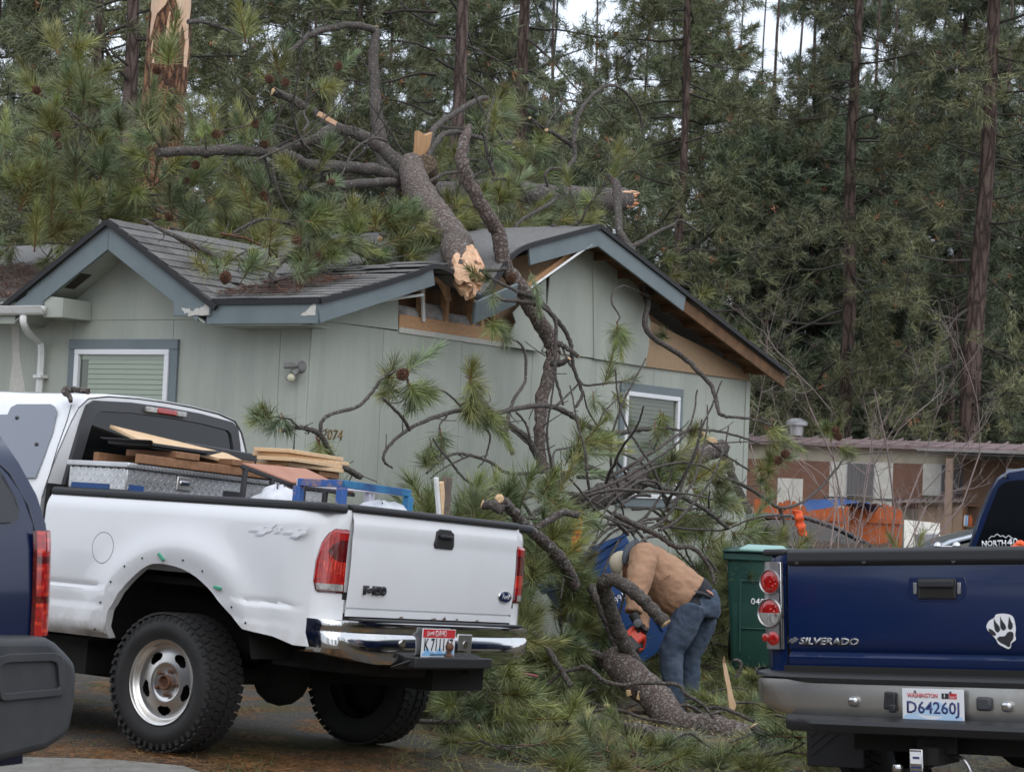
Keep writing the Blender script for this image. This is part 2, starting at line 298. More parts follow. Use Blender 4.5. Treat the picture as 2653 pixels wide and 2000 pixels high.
bark_far = bark('far_bark', (.035, .025, .022), (.11, .08, .07), (.17, .125, .11), 7, .2, .9)
bark_far_red = bark('far_red_bark', (.03, .022, .019), (.095, .066, .055), (.14, .10, .085), 7, .2, .9)
bark_fallen = bark('fallen_trunk_bark', (.07, .052, .046), (.16, .125, .11), (.235, .19, .17), 26, 1.0, 1.0, lichen=(.26, .25, .23))
twig_grey = mat('twig_grey', (.19, .16, .15), .85, col2=(.12, .1, .09), vs=30)
twig_pink = mat('bare_twig', (.23, .175, .16), .8)
nd_near = needles('pine_needles', (.275, .285, .08), (.20, .225, .105), .4, .035)
nd_blue = needles('blue_green_needles', (.18, .225, .095), (.18, .22, .135), .35, .03)
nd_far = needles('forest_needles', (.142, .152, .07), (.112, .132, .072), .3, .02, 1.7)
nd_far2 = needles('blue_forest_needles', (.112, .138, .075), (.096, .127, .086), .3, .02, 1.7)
nd_brown = needles('dead_needles', (.30, .14, .065), (.24, .105, .045), .3, .01)
cone_m = mat('pine_cone', (.2, .1, .06), .85, col2=(.09, .045, .03), vs=40)
cap_m = mat('cream_cap', (.6, .53, .41), .85, col2=(.52, .45, .34), vs=20, bump=.2, bs=300)
jacket_m = mat('tan_canvas', (.40, .24, .15), .92, col2=(.31, .18, .11), vs=7, bump=.3, bs=40, lo=.35, hi=.7)
denim = mat('blue_denim', (.042, .064, .105), .9, col2=(.088, .118, .165), vs=5, bump=.3, bs=45, lo=.4, hi=.7)
def add_dirt(m, z0, z1, col):
    N = m.node_tree.nodes; L = m.node_tree.links; b = N['Principled BSDF']; src = b.inputs['Base Color'].links[0].from_socket; tc = N.new('ShaderNodeTexCoord'); sp = N.new('ShaderNodeSeparateXYZ'); L.new(tc.outputs['Object'], sp.inputs[0])
    n = N.new('ShaderNodeTexNoise'); n.inputs['Scale'].default_value = 7; n.inputs['Detail'].default_value = 9; n.inputs['Roughness'].default_value = .7; L.new(tc.outputs['Object'], n.inputs['Vector'])
    a = N.new('ShaderNodeMapRange'); a.inputs['From Min'].default_value = z1; a.inputs['From Max'].default_value = z0; L.new(sp.outputs['Z'], a.inputs['Value'])
    c = N.new('ShaderNodeMapRange'); c.inputs['From Min'].default_value = .38; c.inputs['From Max'].default_value = .72; L.new(n.outputs['Fac'], c.inputs['Value'])
    k = N.new('ShaderNodeMath'); k.operation = 'MULTIPLY'; L.new(a.outputs['Result'], k.inputs[0]); L.new(c.outputs['Result'], k.inputs[1])
    x = N.new('ShaderNodeMixRGB'); L.new(k.outputs[0], x.inputs['Fac']); L.new(src, x.inputs['Color1']); x.inputs['Color2'].default_value = (*col, 1); L.new(x.outputs['Color'], b.inputs['Base Color'])
add_dirt(truck_white, .56, .82, (.36, .33, .28))
skin = mat('skin', (.42, .2, .14), .6); glove_m = mat('black_glove', (.02, .02, .022), .7); dark_cloth = mat('dark_cloth', (.02, .022, .028), .9); grey_cloth = mat('grey_cloth', (.09, .1, .12), .9); boot_m = mat('brown_boot', (.12, .06, .03), .7)
saw_red = mat('saw_red', (.6, .05, .02), .4); steel = mat('steel', (.45, .45, .45), .3, 1.0)
# ================================================================== poses of the big things
WT_LOC, WT_ROT = np.array([-.419, 11.20, -.018]), (rad(.19), rad(3.25), rad(55.94))
ST_LOC, ST_ROT = np.array([2.146, 9.818, -.027]), (rad(-.23), rad(-3.86), rad(-35.6))
WTM = rotm(WT_ROT[2], WT_ROT[0], WT_ROT[1]); STM = rotm(ST_ROT[2], ST_ROT[0], ST_ROT[1])
def euler_of(M): return Matrix(M.tolist()).to_euler()
HYAW = rad(56.766); HPOS = np.array([-1.7065, 16.9734, 2.8638]); HZ = 3.13
HM = rotm(HYAW); HB, HA = HM[:, 0], HM[:, 1]
HLOC = HPOS-np.array([0, 0, HZ])
def onR(c, x, y, off=0.0):
    q = PL(*px(c, x, y), HPOS-HA*off, HA); l = (q-HPOS)@HM; return np.array([l[0], -off, l[2]+HZ])
def onL(c, x, y, off=0.0):
    q = PL(*px(c, x, y), HPOS-HB*off, HB); l = (q-HPOS)@HM; return np.array([-off, l[1], l[2]+HZ])
def hw(x, y, z): return HPOS+HB*x+HA*y+np.array([0, 0, z])      # house frame (z from the siding joint) -> world
# ------------------------------------------------------------------ ground
_g = []
for L, M in ((WT_LOC, WTM), (ST_LOC, STM)):
    for sx in (-.85, .85):
        for sy in (1.05, 4.7): _g.append(L+M@np.array([sx, sy, 0]))
FEET = P(1762, 1842, 16.5); _g.append(FEET)
for q in ((0, 0, 0), (-4, 4, 0), (4, 4, .05), (0, 7, 0), (-6, 9, .05), (-2.2, 9.6, .03), (.5, 13.5, -.12), (3.3, 18.5, -.3), (5, 20, -.32), (-6, 20, -.3), (2.5, 24, -.3), (8, 16, -.25)): _g.append(np.array(q, float))
_g = np.array(_g)
def ground_z(x, y):
    x = np.asarray(x, float); y = np.asarray(y, float)
    d = (x[..., None]-_g[:, 0])**2+(y[..., None]-_g[:, 1])**2+.02; w = d**-1.6
    z = (w*_g[:, 2]).sum(-1)/w.sum(-1); far = np.clip((np.hypot(x, y)-26)/16, 0, 1)
    return z*(1-far)-.55*far
def ground_mat():
    m = bpy.data.materials.new('ground'); m.use_nodes = True; N = m.node_tree.nodes; L = m.node_tree.links; b = N['Principled BSDF']; b.inputs['Roughness'].default_value = .95; b.inputs['Specular IOR Level'].default_value = .2
    tc = N.new('ShaderNodeTexCoord')
    def noise(s, d=6, st=None):
        n = N.new('ShaderNodeTexNoise'); n.inputs['Scale'].default_value = s; n.inputs['Detail'].default_value = d
        v = tc.outputs['Object']
        if st:
            mp = N.new('ShaderNodeMapping'); mp.inputs['Scale'].default_value = st; mp.inputs['Rotation'].default_value = (0, 0, .5); L.new(v, mp.inputs['Vector']); v = mp.outputs['Vector']
        L.new(v, n.inputs['Vector']); return n.outputs['Fac']
    def ramp(v, a, b_):
        r = N.new('ShaderNodeMapRange'); r.inputs['From Min'].default_value = a; r.inputs['From Max'].default_value = b_; L.new(v, r.inputs['Value']); return r.outputs['Result']
    def mix(f, c1, c2):
        x = N.new('ShaderNodeMixRGB'); L.new(f, x.inputs['Fac'])
        for k, c in (('Color1', c1), ('Color2', c2)):
            if isinstance(c, tuple): x.inputs[k].default_value = (*c, 1)
            else: L.new(c, x.inputs[k])
        return x.outputs['Color']
    c = mix(ramp(noise(90, 3), .35, .65), (.055, .05, .045), (.15, .14, .125))
    c = mix(ramp(noise(1.1), .47, .62), c, (.09, .085, .035))
    c = mix(ramp(noise(2.2, 8), .5, .64), c, mix(ramp(noise(30, 4, (1, .2, 1)), .35, .65), (.10, .055, .03), (.26, .15, .08)))
    L.new(c, b.inputs['Base Color'])
    bp = N.new('ShaderNodeBump'); bp.inputs['Strength'].default_value = .8; bp.inputs['Distance'].default_value = .02; L.new(noise(70, 4), bp.inputs['Height']); L.new(bp.outputs['Normal'], b.inputs['Normal'])
    return m
gm = ground_mat()
xs = np.concatenate([np.linspace(-400, -14, 14), np.linspace(-12, 12, 97), np.linspace(14, 400, 14)])
ys = np.concatenate([np.linspace(-300, -4, 8), np.linspace(-2, 30, 129), np.linspace(32, 700, 22)])
X, Y = np.meshgrid(xs, ys, indexing='ij'); Z = ground_z(X, Y)+.012*np.sin(X*3.1+Y*1.7)*np.sin(Y*2.3)*(np.hypot(X, Y) < 30)
g = MB(); g.grid(np.stack([X, Y, Z], -1)); struct(g.build('ground', gm, smooth=180))
# concrete slab by the camera side of the drive
mb = MB(); c0 = P(255, 1990, 10.55); pts = []
for (a, bx) in ((-.95, -.35), (-.45, .02), (.05, .06), (.45, -.05), (.75, -.5), (.7, -1.5), (-1.2, -1.5)): pts.append((c0[0]+a, c0[1]+bx, ground_z(c0[0]+a, c0[1]+bx)-.02))
mb.prism(pts, (0, 0, .05)); o = mb.build('pavement', mat('concrete', (.24, .235, .21), .9, col2=(.17, .16, .14), vs=9, bump=.3), bevel=.01); struct(o)
# ================================================================== house
house = thing('house', 'sage green single storey house with blue grey trim, its roof crushed by a fallen pine', 'house', HLOC, (0, 0, HYAW))
def panel(name, pts, d, m, parent=house, **k):
    mb = MB(); mb.prism(pts, d); return mb.build(name, m, parent, **k)
W = 8.2; OV = .35
EZ = HZ+.12; RZ = HZ+1.29; RX = 4.0            # eave and ridge heights, ridge x
def roofz(x): return np.where(np.asarray(x) < RX, EZ+(RZ-EZ)*(np.asarray(x)+.37)/(RX+.37), RZ-(RZ-EZ)*(np.asarray(x)-RX)/(8.45-RX))
def sag(x, y):
    x = np.asarray(x, float); y = np.asarray(y, float)
    return -.36*np.exp(-((x-1.95)/.36)**2)*np.clip(1-(y+.38)/1.3, 0, 1)**1.3 + .05*np.exp(-((x-1.18)/.2)**2)*np.exp(-((y+.2)/.6)**2)
# back wall sheet that every cladding panel is fixed to
mb = MB(); mb.box((W/2, .10, HZ/2-.1), (W-.04, .14, HZ-.05)); mb.box((.10, 5.0, HZ/2-.1), (.14, 9.6, HZ-.05)); mb.build('wall_frame', dark_void, house)
# right wall cladding below the joint
xr = [0.0, 1.02, 2.24, 3.46, 4.68, 5.9, 7.12, 8.2]
for a, b_ in zip(xr[:-1], xr[1:]):
    mb = MB(); mb.box(((a+b_)/2, 0.012, HZ/2-.05), (b_-a-.005, .024, HZ+.1)); mb.build('siding_panel', siding, house)
# thin shadow grooves of the cladding
mb = MB()
for x in np.arange(.2, 8.2, .2032): mb.box((x, -.0001, HZ/2-.06), (.0025, .001, HZ+.06))
groove = mat('cladding_groove', (.375, .395, .343), .8); stuff(mb.build('cladding_groove', groove, house))
yl = [0.0, .32, 1.54, 2.76, 3.98, 5.2, 6.4, 8.5]
for a, b_ in zip(yl[:-1], yl[1:]):
    mb = MB(); mb.box((.012, (a+b_)/2, HZ/2-.05), (.024, b_-a-.005, HZ+.1)); mb.build('siding_panel', siding, house)
mb = MB()
for y in np.arange(.2, 6, .2032): mb.box((-.0001, y, HZ/2-.06), (.001, .0025, HZ+.06))
stuff(mb.build('cladding_groove', groove, house))
mb = MB(); mb.box((-.006, .05, HZ/2-.05), (.02, .1, HZ+.1)); mb.box((.05, -.006, HZ/2-.05), (.1, .02, HZ+.1)); mb.build('corner_board', siding, house, bevel=.003)
mb = MB(); mb.box((8.15, -.006, HZ/2-.05), (.1, .02, HZ+.1)); mb.build('corner_board', siding, house, bevel=.003)
# pale stripped streak on the wall by the downspout
q = [onL('c4', *p_, .0025) for p_ in ((75, 720), (120, 712), (125, 900), (165, 1160), (50, 1165), (80, 960))]
panel('bare_streak', q, (.001, 0, 0), bare_primer)
# gable cladding above the joint (right wall)
def gpanel(pts, off, m=siding, th=.014, name='gable_panel', **k):
    q = [onR('f', *px(c, x, y), off) for c, x, y in pts]; panel(name, q, (0, th, 0), m, **k)
gpanel([('c5', 160, 682), ('c5', 690, 748), ('c5', 693, 540), ('c5', 300, 612)], .018)
gpanel([('c5', 1368, 850), ('c5', 1598, 886), ('c5', 1632, 800), ('c5', 1632, 425), ('c5', 1575, 470), ('c5', 1420, 640), ('c5', 1440, 700)], .07)
gpanel([('c5', 1612, 886), ('c5', 1935, 926), ('c5', 1928, 210), ('c5', 1850, 250), ('c5', 1655, 410)], .02)
gpanel([('c5', 1938, 930), ('A', 668, 122), ('A', 690, -20), ('A', 700, -170), ('c5', 2208, 440), ('c5', 1930, 205)], .034)
gpanel([('A', 670, 122), ('A', 1335, 212), ('A', 1325, 170), ('A', 1060, 10), ('A', 700, -165)], .03, osb)
mb = MB(); mb.prism([(p_[0], .10, HZ+p_[1]) for p_ in ((2.9, 0), (8.1, 0), (4.0, 1.1), (2.9, .8))], (0, .05, 0)); mb.build('attic_sheathing', osb, house)
# ---- the hole: plates, studs, insulation
h0 = onR('c5', 693, 700, 0)[0]; h1 = onR('c5', 1375, 790, 0)[0]
mb = MB(); mb.box(((h0+h1)/2, .0, HZ+.012), (h1-h0, .03, .05)); mb.build('exposed_strip', bare_primer, house, bevel=.004)
mb = MB(); mb.box(((h0+h1)/2, .035, HZ+.095), (h1-h0, .09, .115)); mb.build('top_plate', lumber, house, bevel=.004)
mb = MB(); mb.box(((h0+h1)/2, .16, HZ+.2), (h1-h0+.3, .02, .5)); mb.build('attic_lining', soffit_wood, house)
for x in (onR('c5', 852, 560)[0], onR('c5', 1008, 500)[0], onR('c5', 1172, 650)[0], onR('c5', 1230, 650)[0]):
    mb = MB(); mb.bar((x, .03, HZ+.12), (x+random.uniform(-.03, .03), .03, HZ+random.uniform(.6, .72)), .05, .07, up=(0, 1, 0)); mb.build('stud', lumber, house, bevel=.004)
mb = MB(); a = onR('c5', 845, 470, .03); b_ = onR('c5', 852, 695, .03); mb.bar(a, b_, .035, .02, up=(0, 1, 0)); mb.build('loose_strip', white_paint_old, house)
mb = MB(); a = onR('c5', 895, 375, .1); b_ = onR('c5', 1010, 560, .05); mb.tube([a, (a+b_)/2+np.array([.05, 0, .06]), b_], [.04, .05, .03], 6, wob=.6); mb.build('snapped_rafter', heart, house)
for (x0, y0, x1, y1) in ((712, 590, 838, 655), (862, 575, 1003, 700), (1020, 640, 1168, 735), (1180, 680, 1240, 745)):
    a = onR('c5', x0, y0, -.04); b_ = onR('c5', x1, y1, -.04); G = []
    for u in np.linspace(0, 1, 9):
        G.append([(a[0]+(b_[0]-a[0])*u, .08-.07*math.sin(math.pi*u)**.5*math.sin(math.pi*v)**.5-.02*rng.random(), b_[2]-.12+(a[2]+.12-b_[2])*v) for v in np.linspace(0, 1, 7)])
    mb = MB(); mb.grid(G); mb.build('insulation_batt', insul, house, smooth=180)
# ---- roof deck (one sheet per slope, sagging where the trunk hit)
mb = MB(); xg = np.concatenate([np.linspace(-.37, .9, 8), np.linspace(.98, 2.7, 32), np.linspace(2.85, RX, 8)]); yg = np.concatenate([np.linspace(-.38, 1.3, 26), np.linspace(1.4, 3.4, 21), np.linspace(3.6, 8.6, 10)])
G = np.array([[(lambda xx: (xx, y, float(roofz(xx)+sag(xx, y))))(max(x, .03) if .95 < y < 3.06 else x) for y in yg] for x in xg])
mb.grid(G); mb.grid(np.array([[(x, y, float(roofz(x))) for y in (-.38, 4, 8.6)] for x in (RX, 6, 8.45)]))
mb.build('roof_deck', shingle, house, smooth=30, solid=.02)
# black drip edge along the rakes and eave (a strip just under the shingles)
def drip(pts, name='roof_edge', r=.022, m=shingle_edge):
    mb = MB(); pts = np.array(pts)
    for a, b_ in zip(pts[:-1], pts[1:]): mb.bar(a, b_, .03, .045)
    return mb.build(name, m, house)
drip([(x, -.385, float(roofz(x)+sag(x, -.385))-.012) for x in np.concatenate([np.linspace(-.37, 1.0, 3), np.linspace(1.1, 2.75, 22), np.linspace(2.9, 4.0, 3)])])
drip([(4.0, -.385, RZ-.012), (8.45, -.385, EZ-.012)])
drip([(-.375, -.385, EZ-.012), (-.375, .8, EZ-.012)])
# ---- shingles
tabs = MB(); tabs.box((0, 0, 0), (.165, .318, .009)); tab0 = tabs.build('shingle', shingle, house); tabme = tab0.data
tab_used = [False]
def put_tab(loc, R):
    if not tab_used[0]: o = tab0; tab_used[0] = True
    else:
        o = tab0.copy(); COL.objects.link(o); o.parent = house
    o.location = tuple(loc); o.rotation_euler = euler_of(np.asarray(R)); return o
def slope_tabs(p0, du, dv, nu, nv, keep, flush=True):
    """rows run along du; dv points up the slope"""
    du = nrm(du); dv = nrm(dv); nn = np.cross(dv, du); nn = nn if nn[2] > 0 else -nn; k = 0
    for j in range(nv):
        sh = .5 if flush and j % 2 else 0
        for i in range(0 if flush else -1, nu+1):
            half = flush and j % 2 and i == 0
            q = np.asarray(p0)+du*((.25 if half else i-sh+.5+(0 if flush else .5*(j % 2)))*.325)+dv*(j*.142+.07)
            if not keep(q): continue
            q = q+np.array([0, 0, float(sag(q[0], q[1])) if abs(du[1]) > .9 else 0])
            t = rad(4)+random.uniform(-.008, .008); c_, s_ = math.cos(t), math.sin(t)
            X_ = dv*c_-nn*s_; Z_ = nn*c_+dv*s_
            o = put_tab(q+nn*(.019+random.uniform(0, .003)), np.stack([X_, np.cross(Z_, X_), Z_], 1)); k += 1
            if half: o.scale = (1, .5, 1)
    return k
sl_ = nrm((RX+.37, 0, RZ-EZ))
# dormer gable geometry (front)
DY0, DYP, DY1 = .80, 2.01, 3.21; DZ = HZ+.83; DB = HZ+.12
DX = -.36+(DZ-EZ)/((RZ-EZ)/(RX+.37))
n1 = slope_tabs((-.36, -.38, EZ), (0, 1, 0), sl_, 5, 15, lambda q: -.36 < q[1] < DY0+.1+max(0, (q[0]+.37)/2.6)*.5)
# dormer slopes: right slope (towards the corner) and left slope
def dslope(y_e):
    mb = MB(); mb.grid([[(-.40, y_e, DB), (-.40, DYP, DZ)], [(-.40+.01, y_e, DB), (DX+.2, DYP, DZ)]]); return mb
for ye in (DY0-.02, DY1+.02): dslope(ye).build('dormer_roof', shingle, house, solid=.02)
dd = nrm((0, DYP-DY0, DZ-DB))
n2 = slope_tabs((-.40, DY0-.02, DB), (1, 0, 0), dd, 9, 10, lambda q: q[0] < -.40+(DX+.5)*max(0, (q[1]-DY0)/(DYP-DY0))+.12 and q[1] < DYP)
for (ya, yb) in ((DY0-.1, DYP), (DY1+.1, DYP)):
    za = DZ-(DZ-DB)*(abs(ya-DYP)/(DYP-DY0)); drip([(-.41, ya, za-.004), (-.41, yb, DZ-.004)])
# ---- fascias
def board(name, a, b_, h, t, m=trim, parent=house, up=(0, 0, 1)):
    mb = MB(); mb.bar(a, b_, t, h, up); return mb.build(name, m, parent, bevel=.004)
slope_r = (RZ-EZ)/(RX+.37)
hz = .165
def rake(x): return float(roofz(x))-.03-hz/2
board('fascia', (-.36, -.36, rake(-.36)), (1.22, -.36, rake(1.22)+.05), hz, .025)
board('fascia', (2.75, -.36, rake(2.75)), (RX+.01, -.36, rake(RX)), hz+.02, .025)
board('fascia', (RX-.01, -.36, rake(RX)), (5.85, -.36, rake(5.85)), hz+.02, .025)
board('bare_barge_board', (5.85, -.33, rake(5.85)-.01), (8.45, -.33, rake(8.45)), .13, .03, soffit_wood)
board('fascia', (-.36, -.36, EZ-.03-hz/2), (-.36, DY0+.03, EZ-.03-hz/2), hz, .025)
a = onR('c5', 1170, 640, .40); b_ = onR('c5', 1440, 520, .42); mb = MB(); mb.bar(a, b_, .03, .21, up=(0, -.3, 1)); mb.build('fallen_fascia', trim, house, bevel=.004)
mb = MB(); a = onR('c5', 1310, 640, .28); b_ = onR('c5', 1890, 225, .30); mb.bar(a, b_, .16, .02, up=(0, .5, 1)); mb.build('torn_soffit', white_paint_old, house)
mb = MB(); a = onR('c5', 1320, 635, .24); b_ = onR('c5', 1880, 222, .27); mb.bar(a+np.array((0, 0, .04)), b_+np.array((0, 0, .05)), .04, .05); mb.build('bare_rafter', lumber, house)
mb = MB(); mb.bar((-.3, -.17, rake(-.3)-.06), (1.22, -.17, rake(1.22)-.02), .34, .012); mb.build('soffit', siding, house)
mb = MB(); mb.bar((-.17, -.2, EZ-.2), (-.17, DY0, EZ-.2), .36, .012); mb.build('soffit', siding, house)
mb = MB(); mb.bar((RX, -.15, rake(RX)+.04), (8.3, -.15, rake(8.3)+.04), .36, .012); mb.build('soffit_wood', soffit_wood, house)
for k in range(8):
    x = 4.5+k*.5; mb = MB(); mb.box((x, -.17, rake(x)-.005), (.04, .32, .08)); mb.build('lookout', soffit_wood, house)
mb = MB(); a = onR('c5', 620, 560, .25); b_ = onR('c5', 850, 525, .3); c_ = onR('c5', 240, 650, .22); mb.tube(spline([c_, a, b_]), .012, 5); mb.build('peeled_trim', white_paint_old, house)
# peeled paint on the fascia corner
def patch(pts, d, m, n=5):
    panel('peeled_paint', pts, d, m)
def ragged(c, pts, off, left=True, amp=6):
    out = []
    for (a, b_) in zip(pts, pts[1:]+pts[:1]):
        for t in np.linspace(0, 1, 5)[:-1]:
            out.append((onL if left else onR)(c, a[0]+(b_[0]-a[0])*t+random.uniform(-amp, amp), a[1]+(b_[1]-a[1])*t+random.uniform(-amp, amp), off))
    return out
panel('peeled_paint', ragged('c4', [(2010, 560), (2010, 655), (1915, 655), (1960, 610)], .3745), (-.0015, 0, 0), bare_primer)
panel('peeled_paint', ragged('c4', [(1325, 578), (1325, 658), (1190, 655), (1240, 610), (1290, 605)], .3905, amp=9), (-.0015, 0, 0), bare_primer)
panel('peeled_paint', ragged('c4', [(1160, 610), (1210, 605), (1215, 640), (1180, 645)], .3905, amp=7), (-.0015, 0, 0), bare_primer)
# ---- dormer face
def D(y, z): return np.array([0, y, z])
dface = [(-.004, DY0-.02, HZ+.003), (-.004, DY1-.05, HZ+.003), (-.004, DY1-.2, HZ+.2), (-.004, DYP, DZ-.08), (-.004, DY0+.15, HZ+.15)]
panel('dormer_face', dface, (.012, 0, 0), siding)
fh = .19
def drake(y): return DZ-(DZ-DB)*(abs(y-DYP)/(DYP-DY0))-.03-fh/2
def rk(ya, yb, name='dormer_fascia'):
    pts = [(-.385, ya, drake(ya)+fh/2), (-.385, yb, drake(yb)+fh/2), (-.385, yb, drake(yb)-fh*.62), (-.385, ya, drake(ya)-fh*.62)]
    panel(name, pts, (.028, 0, 0), trim, bevel=.004)
rk(DY0+.12, DYP-.002); rk(DYP+.002, DY1-.22)
panel('dormer_fascia', [onL('c4', x, y, .388) for x, y in ((1102, 392), (1348, 545), (1336, 660), (1102, 660))], (.028, 0, 0), trim, bevel=.004)
panel('dormer_fascia', [onL('c4', x, y, .388) for x, y in ((80, 588), (285, 440), (270, 602), (78, 600))], (.028, 0, 0), trim, bevel=.004)
q_ = [onL('c4', x, y, .37) for x, y in ((276, 530), (400, 545), (395, 668), (272, 668))]; panel('eave_return', q_, (.36, 0, 0), siding, bevel=.004)
for s, ye in ((1, DY0), (-1, DY1)):
    mb = MB(); mb.bar((-.19, ye+.05*s, drake(ye)-fh*.3), (-.19, DYP-.02*s, drake(DYP)-fh*.3), .37, .012); mb.build('dormer_soffit', siding, house)
mb = MB(); mb.box((-.19, DY1+.02, HZ+.04), (.37, .2, .2)); mb.build('eave_return', siding, house, bevel=.006)
a = onL('c4', 372, 495, .22); b_ = onL('c4', 522, 400, .22); mb = MB(); ys_ = (a[1]+.05, b_[1]-.05); mb.bar((-.22, ys_[0], drake(ys_[0])-fh*.3-.010), (-.22, ys_[1], drake(ys_[1])-fh*.3-.010), .13, .012); mb.build('soffit_vent', dark_void, house)
# ---- gutter and downspout
gy = onL('c4', 285, 625, .4)[1]; gz = onL('c4', 285, 625, .4)[2]
mb = MB(); prof = [(-.02, .04), (-.02, -.032), (-.05, -.038), (-.08, -.02), (-.09, .03), (-.10, .04)]
G = [[(-.36+p_[0], y, gz+p_[1]) for p_ in prof] for y in (gy, gy+1.5, gy+3)]; mb.grid(G); mb.face(G[0]); mb.build('gutter', white_paint_old, house, solid=.004, smooth=20)
dp = [onL('c4', x, y, o_) for x, y, o_ in ((150, 660, .42), (152, 710, .42), (185, 770, .3), (245, 815, .1), (265, 870, .06), (255, 1060, .055), (240, 1250, .055))]
mb = MB(); mb.tube(spline(dp, 5), .034, 6); mb.build('downspout', white_paint_old, house)
mb = MB(); q = onL('c4', 258, 1045, .055); mb.box(q, (.1, .1, .03)); mb.build('downspout_strap', white_paint_old, house, bevel=.003)
# ---- windows
glass = bpy.data.materials.new('window_glass'); glass.use_nodes = True
N = glass.node_tree.nodes; L = glass.node_tree.links; N.remove(N['Principled BSDF']); tr = N.new('ShaderNodeBsdfTransparent'); gl = N.new('ShaderNodeBsdfGlossy'); gl.inputs['Roughness'].default_value = .02; ms = N.new('ShaderNodeMixShader'); ms.inputs[0].default_value = .10
tr.inputs['Color'].default_value = (.8, .85, .82, 1); L.new(tr.outputs[0], ms.inputs[1]); L.new(gl.outputs[0], ms.inputs[2]); L.new(ms.outputs[0], N['Material Output'].inputs['Surface'])
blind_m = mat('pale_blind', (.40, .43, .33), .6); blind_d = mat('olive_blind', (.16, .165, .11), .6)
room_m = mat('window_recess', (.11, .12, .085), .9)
def window(side, u0, u1, z0, z1, blind):
    """side 0: left wall (u = y), 1: right wall (u = x)"""
    w = MB(); r = lambda u, d, z: (d, u, z) if side == 0 else (u, d, z)
    def bx(mb, ua, ub, za, zb, d0, d1): mb.box(r((ua+ub)/2, (d0+d1)/2, (za+zb)/2), r(ub-ua, abs(d1-d0), zb-za))
    t = .09
    fr_ = MB(); bx(fr_, u0-t, u1+t, z1, z1+t, -.03, .0); o = fr_.build('window', trim, house, bevel=.004)
    for (ua, ub, za, zb) in ((u0-t, u0, z0-t, z1-.002), (u1, u1+t, z0-t, z1-.002), (u0+.002, u1-.002, z0-t, z0)):
        q = MB(); bx(q, ua, ub, za, zb, -.0285, .0); q.build('trim_board', trim, o, bevel=.004)
    f = .05; q = MB()
    for (ua, ub, za, zb) in ((u0, u1, z1-f, z1-.001), (u0, u1, z0+.001, z0+f), (u0, u0+f, z0+f, z1-f), (u1-f, u1, z0+f, z1-f)): bx(q, ua, ub, za, zb, -.045, .0)
    q.build('vinyl_frame', white_vinyl, o, bevel=.006)
    q = MB(); q.face([r(u0+f, -.012, z0+f), r(u1-f, -.012, z0+f), r(u1-f, -.012, z1-f), r(u0+f, -.012, z1-f)]); q.build('pane', glass, o, smooth=0)
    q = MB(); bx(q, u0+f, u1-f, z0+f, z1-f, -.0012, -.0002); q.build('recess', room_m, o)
    q = MB(); bx(q, u0+f, u1-f, z1-f-.04, z1-f, -.0085, -.0015); q.build('head_rail', blind, o)
    n = int((z1-z0-2*f-.05)/.045); lo_ = u0+f+.01; hi_ = u1-f-(.09 if side == 0 else .01)
    if side == 0: lo_, hi_ = u0+f+.004, u1-f-.10
    for k in range(n):
        z = z1-f-.06-k*.045; q = MB(); a_ = .019
        p = [r(lo_, -.0085, z-a_), r(hi_, -.0085, z-a_), r(hi_, -.002, z+a_), r(lo_, -.002, z+a_)]; q.prism(p, r(0, .0006, .001)); q.build('slat', blind, o)
    for u in np.linspace(lo_+.1, hi_-.1, 3):
        q = MB(); bx(q, u-.002, u+.002, z0+f, z1-f, -.0088, -.0086); q.build('cord', blind, o)
lw = [onL('c4', 480, 870, .03), onL('c4', 1078, 875, .03)]
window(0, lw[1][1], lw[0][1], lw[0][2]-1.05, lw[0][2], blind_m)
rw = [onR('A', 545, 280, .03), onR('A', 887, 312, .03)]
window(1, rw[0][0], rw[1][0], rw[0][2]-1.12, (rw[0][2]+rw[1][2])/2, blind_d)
# ---- flood light, cable and house number
q = onL('c4', 1925, 985, 0); fl = MB(); fl.lathe([(.03, 0), (.055, .0), (.055, .015), (.04, .035), (.02, .04)], q, rotm()@np.array([[0, 0, -1], [0, 1, 0], [1, 0, 0]]), 18); flo = fl.build('flood_light', worn := mat('grey_fixture', (.26, .26, .25), .6, col2=(.18, .17, .16), vs=20), house)
def can(a, b_, r0, m, name): mb = MB(); a = np.array(a); b_ = np.array(b_); d = nrm(b_-a); u = nrm(np.cross(d, (0, 0, 1))); R_ = np.stack([u, np.cross(d, u), d], 1); l = np.linalg.norm(b_-a); mb.lathe([(r0*.4, 0), (r0*.75, l*.2), (r0, l*.35), (r0, l), (r0*.85, l), (r0*.8, l*.6)], a, R_, 14); return mb.build(name, m, flo)
can(q+np.array((-.04, .02, .01)), q+np.array((-.09, .125, .005)), .026, worn, 'lamp_holder')
can(q+np.array((-.04, .01, -.02)), q+np.array((-.085, .035, -.065)), .027, worn, 'lamp_holder')
mb = MB(); mb.ell(q+np.array((-.10, .04, -.095)), (.033, .033, .036)); mb.build('bulb', mat('cream_bulb', (.62, .58, .42), .4), flo)
mb = MB(); mb.box(q+np.array((-.06, .10, -.09)), (.045, .05, .05), rotm(0, .5, .3)); mb.build('motion_sensor', worn, flo, bevel=.008)
cb = [onL('c4', 1900, 1060, .008), onL('c4', 1885, 1300, .006), onL('c4', 1855, 1640, .006), onL('c4', 1850, 2000, .006)]
mb = MB(); mb.tube(cb, .007, 5); mb.build('cable', black_plastic, house)
a = onR('c5', 205, 1442, .003); b_ = onR('c5', 335, 1450, .003); mb = MB(); hh = onR('c5', 205, 1375, .003)[2]-a[2]
letter(mb, '2074', .1, a, b_-a, (0, 0, 1), w=np.linalg.norm(b_-a), h=abs(hh), extrude=.004, shear=.15)
mb.build('house_number', mat('brass_number', (.24, .16, .06), .4, .4), house)
